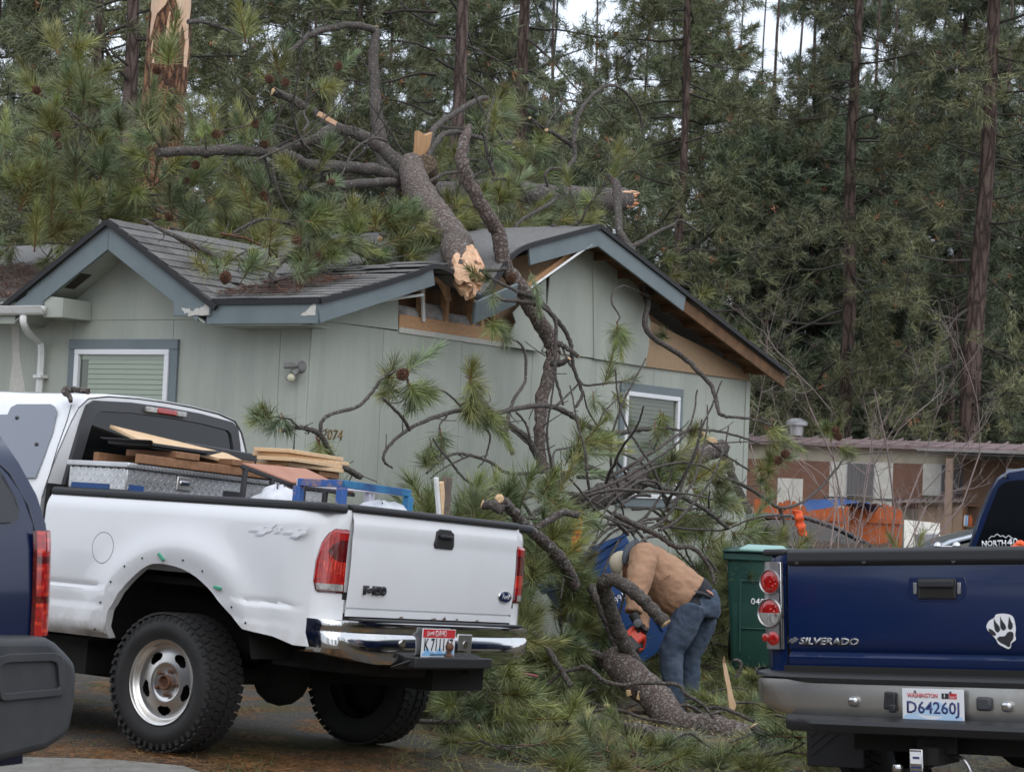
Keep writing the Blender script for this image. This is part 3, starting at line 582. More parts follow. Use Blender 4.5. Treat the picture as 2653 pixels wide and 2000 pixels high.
# ================================================================== mass needle geometry
def blades(C, A, k, ln, wd, spread=1.0, t0=0.0):
    """k thin triangular blades round each centre C, fanning about axis A -> verts, tris, t"""
    C = np.asarray(C, float); A = np.asarray(A, float); n = len(C)
    d = A[:, None, :]*1.0+rng.normal(0, spread, (n, k, 3))*.62; d /= np.linalg.norm(d, axis=-1, keepdims=True)
    l = ln*(.65+.5*rng.random((n, k, 1))); s = np.cross(d, rng.normal(0, 1, (n, k, 3))); s /= np.linalg.norm(s, axis=-1, keepdims=True)
    b = C[:, None, :]+rng.normal(0, ln*.16, (n, k, 3)); tip = b+d*l-np.array([0, 0, 1])*l*.10
    V = np.stack([b-s*wd, b+s*wd, tip], 2).reshape(-1, 3); Fc = np.arange(n*k*3).reshape(-1, 3); T = np.tile([t0, t0, 1.0], n*k)
    return V, Fc, T
def raw_mesh(name, parts, mats):
    """parts: list of (V, F(k x 3 or list), T or None, material index)"""
    V = np.vstack([p[0] for p in parts]); fs = []; mi = []; T = []; n = 0
    me = bpy.data.meshes.new(name); loops = []; starts = []; tot = 0
    for v, f, t, m in parts:
        f = np.asarray(f); loops.append((f+n).ravel()); starts.append(tot+np.arange(len(f))*f.shape[1]); tot += f.size; mi.append(np.full(len(f), m)); n += len(v); T.append(np.zeros(len(v)) if t is None else t)
    me.vertices.add(len(V)); me.vertices.foreach_set('co', V.astype(np.float32).ravel())
    loops = np.concatenate(loops); starts = np.concatenate(starts)
    me.loops.add(len(loops)); me.loops.foreach_set('vertex_index', loops.astype(np.int32)); me.polygons.add(len(starts)); me.polygons.foreach_set('loop_start', starts.astype(np.int32))
    for m in mats: me.materials.append(m)
    me.polygons.foreach_set('material_index', np.concatenate(mi).astype(np.int32))
    me.update(calc_edges=True); me.validate()
    a = me.attributes.new('t', 'FLOAT', 'POINT'); a.data.foreach_set('value', np.concatenate(T).astype(np.float32))
    return me
def tri_tubes(segs):
    """segs: list of (p0, p1, r0, r1) -> three sided tapering sticks"""
    p0 = np.array([s[0] for s in segs]); p1 = np.array([s[1] for s in segs]); r0 = np.array([s[2] for s in segs])[:, None]; r1 = np.array([s[3] for s in segs])[:, None]
    d = p1-p0; d /= np.linalg.norm(d, axis=1, keepdims=True)+1e-9; u = np.cross(d, (.3, .5, .8)); u /= np.linalg.norm(u, axis=1, keepdims=True)+1e-9; w = np.cross(d, u)
    V = []; 
    for a in range(3):
        o_ = u*math.cos(a*2.094)+w*math.sin(a*2.094); V += [p0+o_*r0, p1+o_*r1]
    V = np.stack(V, 1); n = len(segs); base = (np.arange(n)*6)[:, None]
    Fq = np.concatenate([base+np.array(q) for q in ((0, 2, 3, 1), (2, 4, 5, 3), (4, 0, 1, 5))]); return V.reshape(-1, 3), Fq
# ================================================================== forest trees
def crown_mesh(seed, z0, z1, rad_, nb, kb, ln, needle, dead=.04, thin=1.0, kmin=0):
    r = np.random.default_rng(seed); segs = []; C = []; A = []
    for i in range(nb):
        z = z0+(z1-z0)*((i+r.random())/nb); f = (z-z0)/(z1-z0); L = rad_*(1.05-.55*f)*(.55+.6*r.random())*(.75+.25*min(1, f*5)); az = r.random()*6.283
        d = np.array([math.cos(az), math.sin(az), r.uniform(-.25, .35)-.15*(1-f)]); p = np.array([0, 0, z]); n = 8; R0 = .012+.009*L
        bare = r.random() < .10*thin and f < .3
        for k in range(n):
            d = nrm(d+r.normal(0, .13, 3)+np.array([0, 0, -.03+.05*(k > 4)])); q = p+d*L/n; segs.append((p, q, R0*(1-k/n)+.006, R0*(1-(k+1)/n)+.006))
            if k >= kmin:
                for s in range(2 if k < n-1 else 3):
                    if r.random() < .15: continue
                    td = nrm(d*.6+r.normal(0, .75, 3)+np.array([0, 0, .1])); tl = L*.16*(.5+r.random()); q2 = q+td*tl; q3 = q2+nrm(td+np.array([0, 0, .35])+r.normal(0, .2, 3))*tl*.6
                    segs.append((q, q2, .011, .007)); segs.append((q2, q3, .007, .005))
                    if not bare:
                        C += [q3, q2+(q3-q2)*.4]; A += [nrm(q3-q2), nrm(q3-q2)]
                        if r.random() < .6: C.append(q+td*tl*.5); A.append(td)
            p = q
    C = np.array(C); A = np.array(A); keep = r.random(len(C)); tv, tf = tri_tubes(segs)
    v1, f1, t1 = blades(C[keep > dead], A[keep > dead], kb, ln, .011)
    v2, f2, t2 = blades(C[keep <= dead], A[keep <= dead], 10, ln*.55, .014)
    return raw_mesh('crown', [(tv, tf, None, 0), (v1, f1, t1, 1), (v2, f2, t2, 2)], [twig_far, needle, nd_brown])
twig_far = mat('forest_twig', (.055, .047, .04), .9)
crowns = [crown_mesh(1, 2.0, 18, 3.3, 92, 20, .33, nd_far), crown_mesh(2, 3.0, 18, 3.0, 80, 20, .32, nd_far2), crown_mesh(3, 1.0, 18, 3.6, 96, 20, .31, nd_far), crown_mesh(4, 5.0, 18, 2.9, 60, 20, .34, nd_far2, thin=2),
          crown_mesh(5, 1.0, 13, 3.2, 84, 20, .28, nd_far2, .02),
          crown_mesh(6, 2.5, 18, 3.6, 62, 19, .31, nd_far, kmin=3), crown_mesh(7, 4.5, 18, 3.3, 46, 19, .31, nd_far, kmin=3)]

def forest_tree(base, top, r0, ci, label, group=None, rot=None, sc=1.0, bk=None, name='pine_tree', red=False):
    base = np.asarray(base, float); t = thing(name, label, 'tree', base, (0, 0, 0), group); bk = bk or (bark_far_red if red else bark_far)
    ax = (np.asarray(top)-base); H = 21.0*max(1.0, math.hypot(base[0], base[1])/62); ax = ax/ax[2]
    pts = [ax*z+np.array([.05*math.sin(z*.7+r0*50), .05*math.cos(z*.5), 0]) for z in np.linspace(-.1, H, 12)]
    mb = MB(); mb.tube(pts, np.linspace(r0*1.12, r0*.35, 12), 12, wob=.12); mb.build('trunk', bk, t, smooth=180)
    if ci is not None:
        o = bpy.data.objects.new('crown', crowns[ci]); COL.objects.link(o); o.parent = t
        M = Matrix.Identity(4); M[0][2] = ax[0]; M[1][2] = ax[1]
        o.rotation_euler = (-math.atan(ax[1]), math.atan(ax[0]), rot if rot is not None else random.random()*6.28); o.scale = (sc, sc, max(1.0, math.hypot(base[0], base[1])/62)*sc**.3)
    return t
def tree_at(xt, yt, xb, yb, Y, w, ci, label, group=None, **k):
    """trunk seen passing the two photo points (overview pixels) at distance Y"""
    a = P(*px('s', xb, yb), Y); b_ = P(*px('s', xt, yt), Y); s = (b_-a)/(b_[2]-a[2]); gz_ = float(ground_z(a[0], a[1])); base = a+s*(gz_-a[2])
    return forest_tree(base, base+s*10, w*1.2/2*Y/5260, ci, label, group, **k)
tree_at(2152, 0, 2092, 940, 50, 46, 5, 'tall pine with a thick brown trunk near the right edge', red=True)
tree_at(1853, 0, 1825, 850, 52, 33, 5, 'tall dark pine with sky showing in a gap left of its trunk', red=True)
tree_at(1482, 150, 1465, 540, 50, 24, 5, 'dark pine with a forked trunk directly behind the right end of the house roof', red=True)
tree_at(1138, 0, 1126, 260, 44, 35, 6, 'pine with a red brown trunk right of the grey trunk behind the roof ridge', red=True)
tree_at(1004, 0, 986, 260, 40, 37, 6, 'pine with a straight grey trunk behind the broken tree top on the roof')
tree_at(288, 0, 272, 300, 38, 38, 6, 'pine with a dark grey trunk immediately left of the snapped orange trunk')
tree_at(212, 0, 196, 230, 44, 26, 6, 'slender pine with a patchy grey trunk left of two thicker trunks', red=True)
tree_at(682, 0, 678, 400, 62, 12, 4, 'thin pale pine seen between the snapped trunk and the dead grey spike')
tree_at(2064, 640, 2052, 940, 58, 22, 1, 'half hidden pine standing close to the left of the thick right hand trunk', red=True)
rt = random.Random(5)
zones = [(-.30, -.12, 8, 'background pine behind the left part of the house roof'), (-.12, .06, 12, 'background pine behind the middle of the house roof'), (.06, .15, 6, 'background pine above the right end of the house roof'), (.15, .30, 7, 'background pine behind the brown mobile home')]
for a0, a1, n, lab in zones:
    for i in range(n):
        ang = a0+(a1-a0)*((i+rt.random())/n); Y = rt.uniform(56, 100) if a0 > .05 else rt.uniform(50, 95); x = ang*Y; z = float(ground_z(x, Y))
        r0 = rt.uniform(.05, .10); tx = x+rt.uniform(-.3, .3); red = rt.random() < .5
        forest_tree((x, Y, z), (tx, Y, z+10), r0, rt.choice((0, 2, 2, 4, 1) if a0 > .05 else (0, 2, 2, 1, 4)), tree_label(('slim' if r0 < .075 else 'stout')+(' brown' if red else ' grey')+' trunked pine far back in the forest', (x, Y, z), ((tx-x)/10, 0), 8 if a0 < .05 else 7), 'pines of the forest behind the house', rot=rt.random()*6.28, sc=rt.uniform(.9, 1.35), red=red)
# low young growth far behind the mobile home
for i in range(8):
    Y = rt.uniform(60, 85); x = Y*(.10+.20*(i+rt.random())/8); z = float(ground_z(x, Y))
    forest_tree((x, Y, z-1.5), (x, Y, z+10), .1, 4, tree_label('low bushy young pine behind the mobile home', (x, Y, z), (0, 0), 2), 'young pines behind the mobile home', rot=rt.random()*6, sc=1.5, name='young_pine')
# the wood goes on behind the photographer
for i in range(22):
    ang = math.pi*(1.08+.84*(i+rt.random())/22); Y = rt.uniform(60, 95); x = Y*math.cos(ang); y = Y*math.sin(ang); z = float(ground_z(x, y))
    forest_tree((x, y, z), (x, y, z+10), .18, rt.choice((0, 1, 2)), 'pine across the street behind the photographer', 'pines across the street', rot=rt.random()*6.28, sc=1.3)
# snapped trunk behind the house
sb = P(*px('s', 344, 330), 25); stp = P(*px('s', 366, 60), 25); s_ = (stp-sb)/(stp[2]-sb[2]); gz_ = float(ground_z(sb[0], sb[1])); base = sb+s_*(gz_-sb[2])
snag = thing('snapped_pine', 'standing pine trunk with orange plated bark, snapped off at a pale torn top', 'tree', base)
zt = stp[2]-gz_; mb = MB(); n = 30; ang = np.arange(n)*2*math.pi/n; zz = np.concatenate([np.linspace(-.2, zt-.3, 24)]); rr = lambda z: .345-.012*z
G = np.array([[s_*z+np.array([math.cos(a)*rr(z)*(1+.05*math.sin(a*7+z*3)+.025*rng.normal()), math.sin(a)*rr(z)*(1+.05*math.sin(a*7+z*3)+.025*rng.normal()), 0]) for a in ang] for z in zz])
edge = np.array([s_*(zt-.30+ .55*abs(math.sin(a*1.5+.6))+.12*rng.random())+np.array([math.cos(a), math.sin(a), 0])*rr(zt)*.99 for a in ang])
mb.grid(np.concatenate([G, edge[None]]), cv=True); mb.build('trunk', bark_red, snag, smooth=180)
mb = MB(); G = np.array([[s_*(zt-.5+1.75*t+.25*rng.random()*t)+np.array([math.cos(a), math.sin(a), 0])*rr(zt)*(.97-.25*t*(.5+.5*math.sin(a*2)))*(1+.06*rng.normal()) for a in ang] for t in np.linspace(0, 1, 8)]); mb.grid(G, cv=True); mb.f.append(tuple(7*n+k for k in range(n))); mb.m.append(0)
mb.build('torn_top', mat('pale_torn_wood', (.66, .40, .25), .8, col2=(.74, .55, .40), vs=4, stretch=(3, 3, .6), bump=.5, bs=30, bstretch=(1, 1, .15)), snag, smooth=180)
q = P(*px('c1', 1130, 135), 24.7)-base; mb = MB(); mb.box(q, (.06, .04, .05), rotm(.4, .3, .2)); mb.box(q+np.array((-.03, 0, -.09)), (.10, .05, .16), rotm(.1, .1, .4)); mb.build('knot', cutwood, snag, bevel=.01)
# bare deciduous shrubs at the right
def bare_shrub(base, H, n, label, seed, spreadw=.5, group=None):
    r = np.random.default_rng(seed); t = thing('bare_shrub', label, 'shrub', base, group=group); segs = []
    def grow(p, d, l, rad_, dep):
        k = 4
        for i in range(k):
            d2 = nrm(d+r.normal(0, .16, 3)+np.array([0, 0, .06])); q = p+d2*l/k; segs.append((p, q, rad_*(1-.2*i/k), rad_*(1-.2*(i+1)/k)))
            if dep > 0 and i > 0:
                for _ in range(1 if dep > 2 else 2):
                    if r.random() < .85: grow(q, nrm(d2+r.normal(0, .55, 3)), l*r.uniform(.35, .6), rad_*.5, dep-1)
            p = q; d = d2
    for i in range(n): grow(np.array([r.normal(0, .12), r.normal(0, .12), 0]), nrm((r.normal(0, spreadw), r.normal(0, spreadw), 1)), H*r.uniform(.7, 1), .015, 3)
    tv, tf = tri_tubes(segs); me = raw_mesh('stems', [(tv, tf, None, 0)], [twig_pink]); o = bpy.data.objects.new('stems', me); COL.objects.link(o); o.parent = t; return t
def gpt(x, y, Y, dz=0):
    q = P(*px('s', x, y), Y); return np.array([q[0], q[1], float(ground_z(q[0], q[1]))+dz])
bare_shrub(gpt(1880, 1150, 27), 3.4, 4, 'tall leafless shrub with upright pinkish twigs in front of the brown mobile home', 3, .22)
bare_shrub(gpt(1800, 1150, 29), 2.9, 5, 'leafless shrub with crossing twigs just right of the house corner', 4, .35)
bare_shrub(gpt(1700, 1180, 25), 1.5, 5, 'low tangle of bare twigs behind the green cart', 5, .6)
bare_shrub(gpt(1960, 1120, 33), 1.9, 5, 'low bare bush in front of the orange fence', 6, .6)
# ================================================================== mobile home and yard beyond
MD = nrm((math.cos(rad(25)), -math.sin(rad(25)), 0)); MN = np.array([-MD[1], MD[0], 0]); MP = P(*px('m', 700, 340), 46)
def onM(x, y, off=0.0):
    q = PL(*px('m', x, y), MP-MN*off, MN); d = q-MP; return np.array([d@MD, -off, d[2]])
mgz = float(ground_z(MP[0], MP[1]))-MP[2]
mh = thing('mobile_home', 'single storey mobile home with brown and white panels and a low maroon metal roof', 'house', MP+np.array([0, 0, mgz]), (0, 0, math.atan2(MD[1], MD[0])))
def mq(x0, y0, x1, y1, off, th, m, name, parent=mh, bevel=0):
    a = onM(x0, y0, off); b_ = onM(x1, y1, off); z0, z1 = sorted((a[2], b_[2])); mb = MB(); mb.box(((a[0]+b_[0])/2, -off+th/2, (z0+z1)/2-mgz), (abs(b_[0]-a[0]), th, z1-z0)); return mb.build(name, m, parent, bevel=bevel)
zt_ = onM(600, 170)[2]-mgz; xl = onM(-250, 200)[0]; xr_ = onM(1600, 200)[0]
mb = MB(); mb.box(((xl+xr_)/2, 1.8, zt_/2), (xr_-xl, 3.5, zt_)); mb.build('body', cream_panel, mh)
mb = MB(); mb.prism([(xl-.2, -.25, zt_-.02), (xl-.2, 1.8, zt_+.14), (xl-.2, 3.8, zt_-.02), (xl-.2, 3.8, zt_-.10), (xl-.2, -.25, zt_-.10)], (xr_-xl+.4, 0, 0))
for x in np.arange(xl, xr_, .4): mb.box((x, .3, zt_+.07), (.03, 1.3, .03), rotm(0, .133))
mb.build('roof', maroon_roof, mh)
mq(148, 242, 526, 470, .02, .02, brown_panel, 'brown_panel'); mq(528, 256, 602, 470, .025, .02, white_panel, 'white_panel'); mq(728, 258, 808, 470, .025, .02, white_panel, 'white_panel')
mq(810, 262, 950, 470, .02, .02, brown_panel, 'brown_panel'); mq(952, 265, 1030, 412, .025, .02, white_panel, 'white_panel'); mq(1136, 245, 1420, 560, .9, .9, mat('shed_panel', (.16, .095, .06), .8, col2=(.12, .07, .045), vs=3), 'porch_wall')
mq(290, 330, 400, 470, .03, .02, white_panel, 'white_panel')
cur = mat('grey_curtain', (.17, .16, .16), .7, col2=(.10, .095, .095), vs=3, stretch=(8, 1, .3))
for (x0, y0, x1, y1) in ((603, 258, 727, 416), (1032, 266, 1134, 402)):
    w = mq(x0, y0, x1, y1, .045, .03, mat('window_frame_grey', (.42, .42, .42), .5), 'window', bevel=.01); a = onM(x0, y0, .05)
    mq(x0+5, y0+5, x1-5, y1-6, .055, .012, cur, 'pane', w)
mq(500, 418, 900, 430, .06, .05, charcoal, 'skirting_ledge')
# porch roof, posts, lean-to
pr = mq(922, 205, 1500, 213, 2.2, 2.0, mat('corrugated_sheet', (.32, .31, .30), .5, col2=(.2, .18, .17), vs=6), 'porch_roof'); mq(922, 214, 1500, 238, 2.25, .06, charcoal, 'porch_fascia'); mq(1055, 240, 1073, 640, 2.2, .1, mat('tan_post', (.27, .19, .14), .8), 'porch_post')
mb = MB(); a, b_ = onM(820, 446, 1.6), onM(1132, 442, 1.6); c_, d_ = onM(1132, 408, .1), onM(840, 432, .1)
for u in np.linspace(0, 1, 22)[:-1]:
    p0 = a+(b_-a)*u; p1 = a+(b_-a)*(u+.047); q0 = d_+(c_-d_)*u; q1 = d_+(c_-d_)*(u+.047); h_ = .03*(int(u*21.01) % 2)
    mb.face([p0+(0, 0, h_-mgz), p1+(0, 0, .03-h_-mgz), q1+(0, 0, .03-h_-mgz), q0+(0, 0, h_-mgz)])
mb.build('lean_to_roof', mat('rusty_sheet', (.2, .13, .11), .7, col2=(.27, .24, .22), vs=5), mh, solid=.015)
for i in range(5): mq(930+i*39, 452, 967+i*39, 660, 1.35, .03, tan_ply, 'shed_board')
for y in (452, 548): mq(1126, y, 1190, y+6, 1.25, .3, lumber_red, 'shelf')
mq(1126, 452, 1132, 640, 1.26, .3, lumber_red, 'shelf_side')
for i, (x, y, m, c) in enumerate(((1140, 530, plate_white, 'white'), (1150, 528, plate_sky, 'blue'), (1163, 524, orange_fence, 'orange'))):
    a = onM(x, 548, 1.2); w_ = MP+MD*a[0]+MN*(-1.2)+np.array([0, 0, a[2]]); mb = MB(); mb.lathe([(.05, 0), (.055, .02), (.055, .16), (.03, .2), (.03, .23)], (0, 0, 0), n=10); tag(mb.build('bottle', m), f'small {c} bottle standing on the shelf under the porch', 'bottle').location = tuple(w_)
vc = onM(362, 128, -.4); mb = MB(); mb.lathe([(.16, -.1), (.16, .12), (.26, .14), (.26, .22), (.1, .3)], (vc[0], .6, vc[2]-mgz+.06), n=16); mb.build('roof_vent', mat('galvanised', (.42, .42, .43), .4, .7), mh)
# orange fence: separate pickets, scalloped
def fence(name, label, Y, x0, x1, ytop, n, m, wob=0, rail=True, crop='m', yb=660, ysh=None):
    a = P(*px(crop, x0, ytop), Y); b_ = P(*px(crop, x1, ytop), Y); z0 = float(ground_z(a[0], a[1])); t = thing(name, label, 'fence', (a[0], a[1], z0)); ht = a[2]-z0; d = b_-a; L_ = np.linalg.norm(d[:2]); dx = nrm((d[0], d[1], 0)); w = L_/n
    mb = MB(); mb.prism([(-w/2*.96, 0, -.1), (w/2*.96, 0, -.1), (w/2*.96, 0, ht-.06), (w/2*.6, 0, ht-.01), (-w/2*.6, 0, ht-.01), (-w/2*.96, 0, ht-.06)], (0, .02, 0)); o0 = mb.build('picket', m, t)
    for i in range(n):
        o = o0 if i == 0 else o0.copy()
        if i: COL.objects.link(o); o.parent = t
        o.location = tuple(dx*(i+.5)*w+np.array([0, random.uniform(-.006, .006), (random.uniform(-wob, wob))+(0.05*math.cos(i*.9) if ysh else 0)])); o.rotation_euler = (0, random.uniform(-.01, .01), math.atan2(dx[1], dx[0]))
    for z in ((.3, ht-.32) if rail else ()):
        mb = MB(); mb.bar(dx*0+np.array([0, -.03, z]), dx*L_+np.array([0, -.03, z]), .05, .09); mb.build('rail', m, t)
    return t
fence('wooden_fence', 'orange stained board fence with a scalloped top in front of the mobile home', 41, 618, 862, 448, 12, orange_fence, .012, ysh=1)
fence('wooden_fence', 'lower stretch of orange board fence running left behind the grey car', 43, 180, 612, 432, 20, orange_fence, .01, ysh=1)
fence('picket_fence', 'weathered grey picket fence behind the green cart and blue pickup', 31, 440, 838, 612, 22, lumber_old, .02, rail=True)
# leaning white board, box, tarp, marker, background cars
def card(name, label, cat, pts, Y, th, m, bevel=.004, group=None):
    q = [P(*px(*p_), Y+dy) for *p_, dy in pts]; c_ = np.array(q[0]); c_[2] = min(v[2] for v in q); t = MB(); t.prism(np.array(q)-c_, (0, th, 0)); o = t.build(name, m, bevel=bevel); o.location = tuple(c_); return tag(o, label, cat, group)
card('sheet_board', 'large white board leaning by the orange fence', 'board', [('m', 866, 520, .4), ('m', 1028, 536, .4), ('m', 1030, 700, 0), ('m', 862, 700, 0)], 38, .03, white_panel)
card('storage_box', 'grey box standing in front of the leaning white board', 'box', [('m', 940, 588, 0), ('m', 1020, 585, 0), ('m', 1020, 690, 0), ('m', 940, 690, 0)], 37, .5, mat('grey_box', (.3, .3, .33), .6))
mb = MB(); c_ = P(*px('m', 578, 452), 40.6); G = [[c_+np.array([u*.75, v*.5, .10*math.cos(u*2+v)+.05*rng.random()-abs(v)*.06]) for u in np.linspace(-1, 1, 12)] for v in np.linspace(-1, 1, 6)]; mb.grid(np.array(G)-c_); o = mb.build('tarp', cart_blue, smooth=180); o.location = tuple(c_); tag(o, 'crumpled blue tarp lying on top of the orange fence', 'tarp')
def ribbon(label, pts, Y, w, m, name='marker_flag'):
    q = np.array([P(*px('A', *p_), Y) for p_ in pts]); c_ = q[-1]; G = [[v-c_+np.array([s*w*(1+.15*math.sin(i*2)), .03*math.sin(i*1.3+s), 0]) for s in (-1, -.3, .4, 1)] for i, v in enumerate(spline(q, 4))]; mb = MB(); mb.grid(G); o = mb.build(name, m, smooth=180, solid=.01); o.location = tuple(c_); tag(o, label, 'flag'); return o
ribbon('safety orange plastic strip hanging in the bare twigs behind the green cart', [(1632, 1035), (1645, 1090), (1655, 1140), (1672, 1200)], 24.5, .055, hi_orange)
# background cars (lofted shells)
def bg_car(label, loc, yaw, paint, name='parked_car', L_=4.4):
    t = thing(name, label, 'car', loc, (0, 0, yaw)); body = [(-2.15, .35), (-2.2, .62), (-2.05, .86), (-1.2, .95), (1.3, .92), (2.05, .80), (2.2, .6), (2.15, .33)]
    mb = MB(); G = [[(x*L_/4.4, y*.86*(1-.06*(abs(x) > 1.9)), z if abs(y) < .99 else z*.97) for x, z in body] for y in np.linspace(-1, 1, 7)]; mb.grid(G); mb.face([g_ for g_ in G[0]]); mb.face(G[-1]); mb.build('body', paint, t, bevel=.03)
    roof = [(-1.75, .9), (-1.25, 1.22), (-.5, 1.42), (.2, 1.43), (.75, 1.27), (1.45, .92)]
    mb = MB(); G = [[(x*L_/4.4, y*(.80-.2*(z-.9)/.5), z) for x, z in roof] for y in np.linspace(-1, 1, 9)]; mb.grid(G); mb.build('roof', paint, t, solid=.05)
    for s in (-1, 1):
        mb = MB(); g_ = [(x*L_/4.4*.86, s*(.815-.2*(z-.9)/.5), (z-.9)*.84+.93) for x, z in roof]; mb.prism(g_, (0, s*.012, 0)); mb.build('side_window', dark_glass, t)
        for x in (-1.35, 1.35):
            mb = MB(); mb.lathe([(.2, -.09), (.31, -.1), (.33, 0), (.31, .1), (.2, .09)], (x*L_/4.4, s*.78, .33), np.array([[1, 0, 0], [0, 0, 1], [0, 1, 0]]), 20); w = mb.build('wheel', tyre_m, t); mb = MB(); mb.lathe([(.02, .0), (.2, .02)], (x*L_/4.4, s*.86, .33), np.array([[1, 0, 0], [0, 0, s], [0, 1, 0]]), 16); mb.build('rim', alloy, w)
    for s in (-.7, .7):
        mb = MB(); mb.ell((2.1*L_/4.4, s*.8, .68), (.12, .18, .08)); mb.build('headlight', lamp_clear, t); mb = MB(); mb.ell((-2.1*L_/4.4, s*.85, .72), (.1, .16, .09)); mb.build('tail_lamp', lamp_red, t)
    return t
q = P(*px('k', 1500, 1050), 27); bg_car('silver blue car parked behind the cab of the blue pickup', (q[0]+.35, 27, q[2]-1.44), rad(178), mat('silver_paint', (.38, .43, .5), .25, .3, coat=1))
q = P(*px('A', 1560, 985), 35); bg_car('grey car parked behind the bare twigs right of the house', (q[0], 35, q[2]-1.66), rad(10), mat('grey_paint', (.09, .095, .105), .55))
# ================================================================== vehicles
CROPS.update({'c6': (0, 1320, 2.4533), 'z': (1950, 1380, 3.147), 'y': (1950, 1700, 3.147)})
def onT(loc, M, ax, val, c, x, y):
    n = M[:, ax]; q = PL(*px(c, x, y), loc+n*val, n); return (q-loc)@M
def veh(name, label, cat, loc, M):
    t = thing(name, label, cat, loc); t.rotation_euler = euler_of(M); return t
def plate_at(parent, c, w, h, y, build_fn):
    mb = MB(); mb.box((c[0], y, c[2]), (w, .004, h)); o = mb.build('license_plate', plate_white, parent, bevel=.0015); build_fn(o); return o
AXI = np.array([[0, 0, -1.], [1, 0, 0], [0, -1, 0]])      # lathe axis -> -x (left side of a vehicle)
AXO = np.array([[0, 0, 1.], [1, 0, 0], [0, 1, 0]])
def wheel(parent, c, left=True, R=.378, w=.255, rimr=.228, fancy=True):
    A = AXI if left else AXO; c = np.asarray(c, float)
    mb = MB(); h = w/2; mb.lathe([(rimr-.01, -h+.02), (rimr+.02, -h), (R-.07, -h-.006), (R-.02, -h+.015), (R-.012, -h+.04), (R-.012, h-.04), (R-.02, h-.015), (R-.07, h+.008), (R-.10, h+.010), (rimr+.035, h+.002), (rimr+.012, h-.006), (rimr-.005, h-.02)], c, A, 56, caps=False)
    ty = mb.build('wheel', tyre_m, parent, smooth=50)
    mb = MB(); nb = 46
    for k in range(nb):
        a = k*2*math.pi/nb
        for j, (zz, ww, off) in enumerate(((-h+.03, .055, 0), (-.042, .05, .5), (.032, .05, 0), (h-.03, .055, .5))):
            aa = a+off*2*math.pi/nb; tw = .35 if j % 2 else -.35
            X_ = np.array([-math.sin(aa), math.cos(aa), 0]); Rr = np.array([math.cos(aa), math.sin(aa), 0]); Z_ = np.array([0, 0, 1.])
            B = np.stack([X_*math.cos(tw)+Z_*math.sin(tw), Rr, Z_*math.cos(tw)-X_*math.sin(tw)], 1); mb.box(c+A@(Rr*(R-.008)+Z_*zz), (.040, .011, ww), A@B)
        X_ = np.array([-math.sin(a), math.cos(a), 0]); Rr = np.array([math.cos(a), math.sin(a), 0]); mb.box(c+A@(Rr*(R-.035)+np.array([0, 0, h-.002])), (.026 if k % 2 else .016, .032, .005), A@np.stack([X_, Rr, (0, 0, 1)], 1))
    stuff(mb.build('tread', tyre_m, ty))
    # rim: dished, five oval holes
    prof = [(rimr, h-.004), (rimr+.004, h-.012), (rimr-.012, h-.02), (rimr-.022, h-.04), (rimr-.030, h-.052), (.175, h-.055), (.16, h-.054), (.14, h-.050), (.12, h-.046), (.105, h-.043), (.095, h-.046), (.085, h-.052), (.06, h-.054), (.040, h-.052)]
    rr = np.interp(np.linspace(0, len(prof)-1, 44), range(len(prof)), [p[0] for p in prof]); zz = np.interp(np.linspace(0, len(prof)-1, 44), range(len(prof)), [p[1] for p in prof]); n = 150; mb = MB(); V = []; fs = []
    for r_, z_ in zip(rr, zz):
        for k in range(n): a = k*2*math.pi/n; V.append(c+A@np.array([r_*math.cos(a), r_*math.sin(a), z_]))
    for i in range(43):
        for k in range(n):
            a = (k+.5)*2*math.pi/n; r_ = (rr[i]+rr[i+1])/2; da = ((a*5/(2*math.pi)+.25) % 1-.5)*2*math.pi/5
            if fancy and i > 10 and ((r_-.152)/.026)**2+(da*r_/.048)**2 < 1: continue
            fs.append((i*n+k, (i+1)*n+k, (i+1)*n+(k+1) % n, i*n+(k+1) % n))
    mb.add(V, fs); mb.build('rim', alloy, ty, smooth=50)
    mb = MB(); mb.lathe([(rimr-.02, h-.13), (.03, h-.15)], c, A, 30); mb.lathe([(rimr-.02, h-.08), (rimr-.02, -h+.02)], c, A, 30, caps=False); mb.build('brake_drum', under, ty)
    mb = MB(); mb.lathe([(.040, h-.07), (.040, h-.030), (.035, h-.026), (.030, h-.030), (.027, h-.042), (.0, h-.042)], c, A, 24, caps=False); mb.build('hub', rust, ty)
    for k in range(5):
        a = k*2*math.pi/5+.5; mb = MB(); mb.lathe([(.012, h-.06), (.012, h-.034), (.008, h-.030)], c+A@np.array([.066*math.cos(a), .066*math.sin(a), 0]), A, 6); mb.build('lug_nut', rust, ty)
    return ty
# ------------------------------------------------------------------ white pickup
wt = veh('pickup_truck', 'white four wheel drive pickup truck with lumber and a tool box in its bed', 'pickup truck', WT_LOC, WTM)
def wT(ax, val, c, x, y): return onT(WT_LOC, WTM, ax, val, c, x, y)
PATH = [(-.782, .0), (-.82, .001), (-.86, .008), (-.90, .025), (-.935, .055), (-.957, .10), (-.968, .16)]
YC = sorted([.22, .28, .34, .40, .455, .47, .53, .60, .68, .76, .85, .94, 1.03, 1.12, 1.2, 1.28, 1.35, 1.41, 1.455, 1.48, 1.492, 1.55, 1.62, 1.7, 1.8, 1.9, 2.045]+[.5, .565, .645, .72, .81, .895, .985, 1.075, 1.16, 1.24, 1.32, 1.365, 1.38, 1.395, 1.43, 1.44, 1.465])
ARCH = [(.45, .715), (.475, .72), (.55, .77), (.625, .815), (.70, .87), (.772, .921), (.85, .965), (.94, .998), (1.03, 1.014), (1.128, 1.018), (1.2, 1.0), (1.262, .964), (1.33, .91), (1.38, .862), (1.43, .79), (1.469, .717), (1.485, .6)]
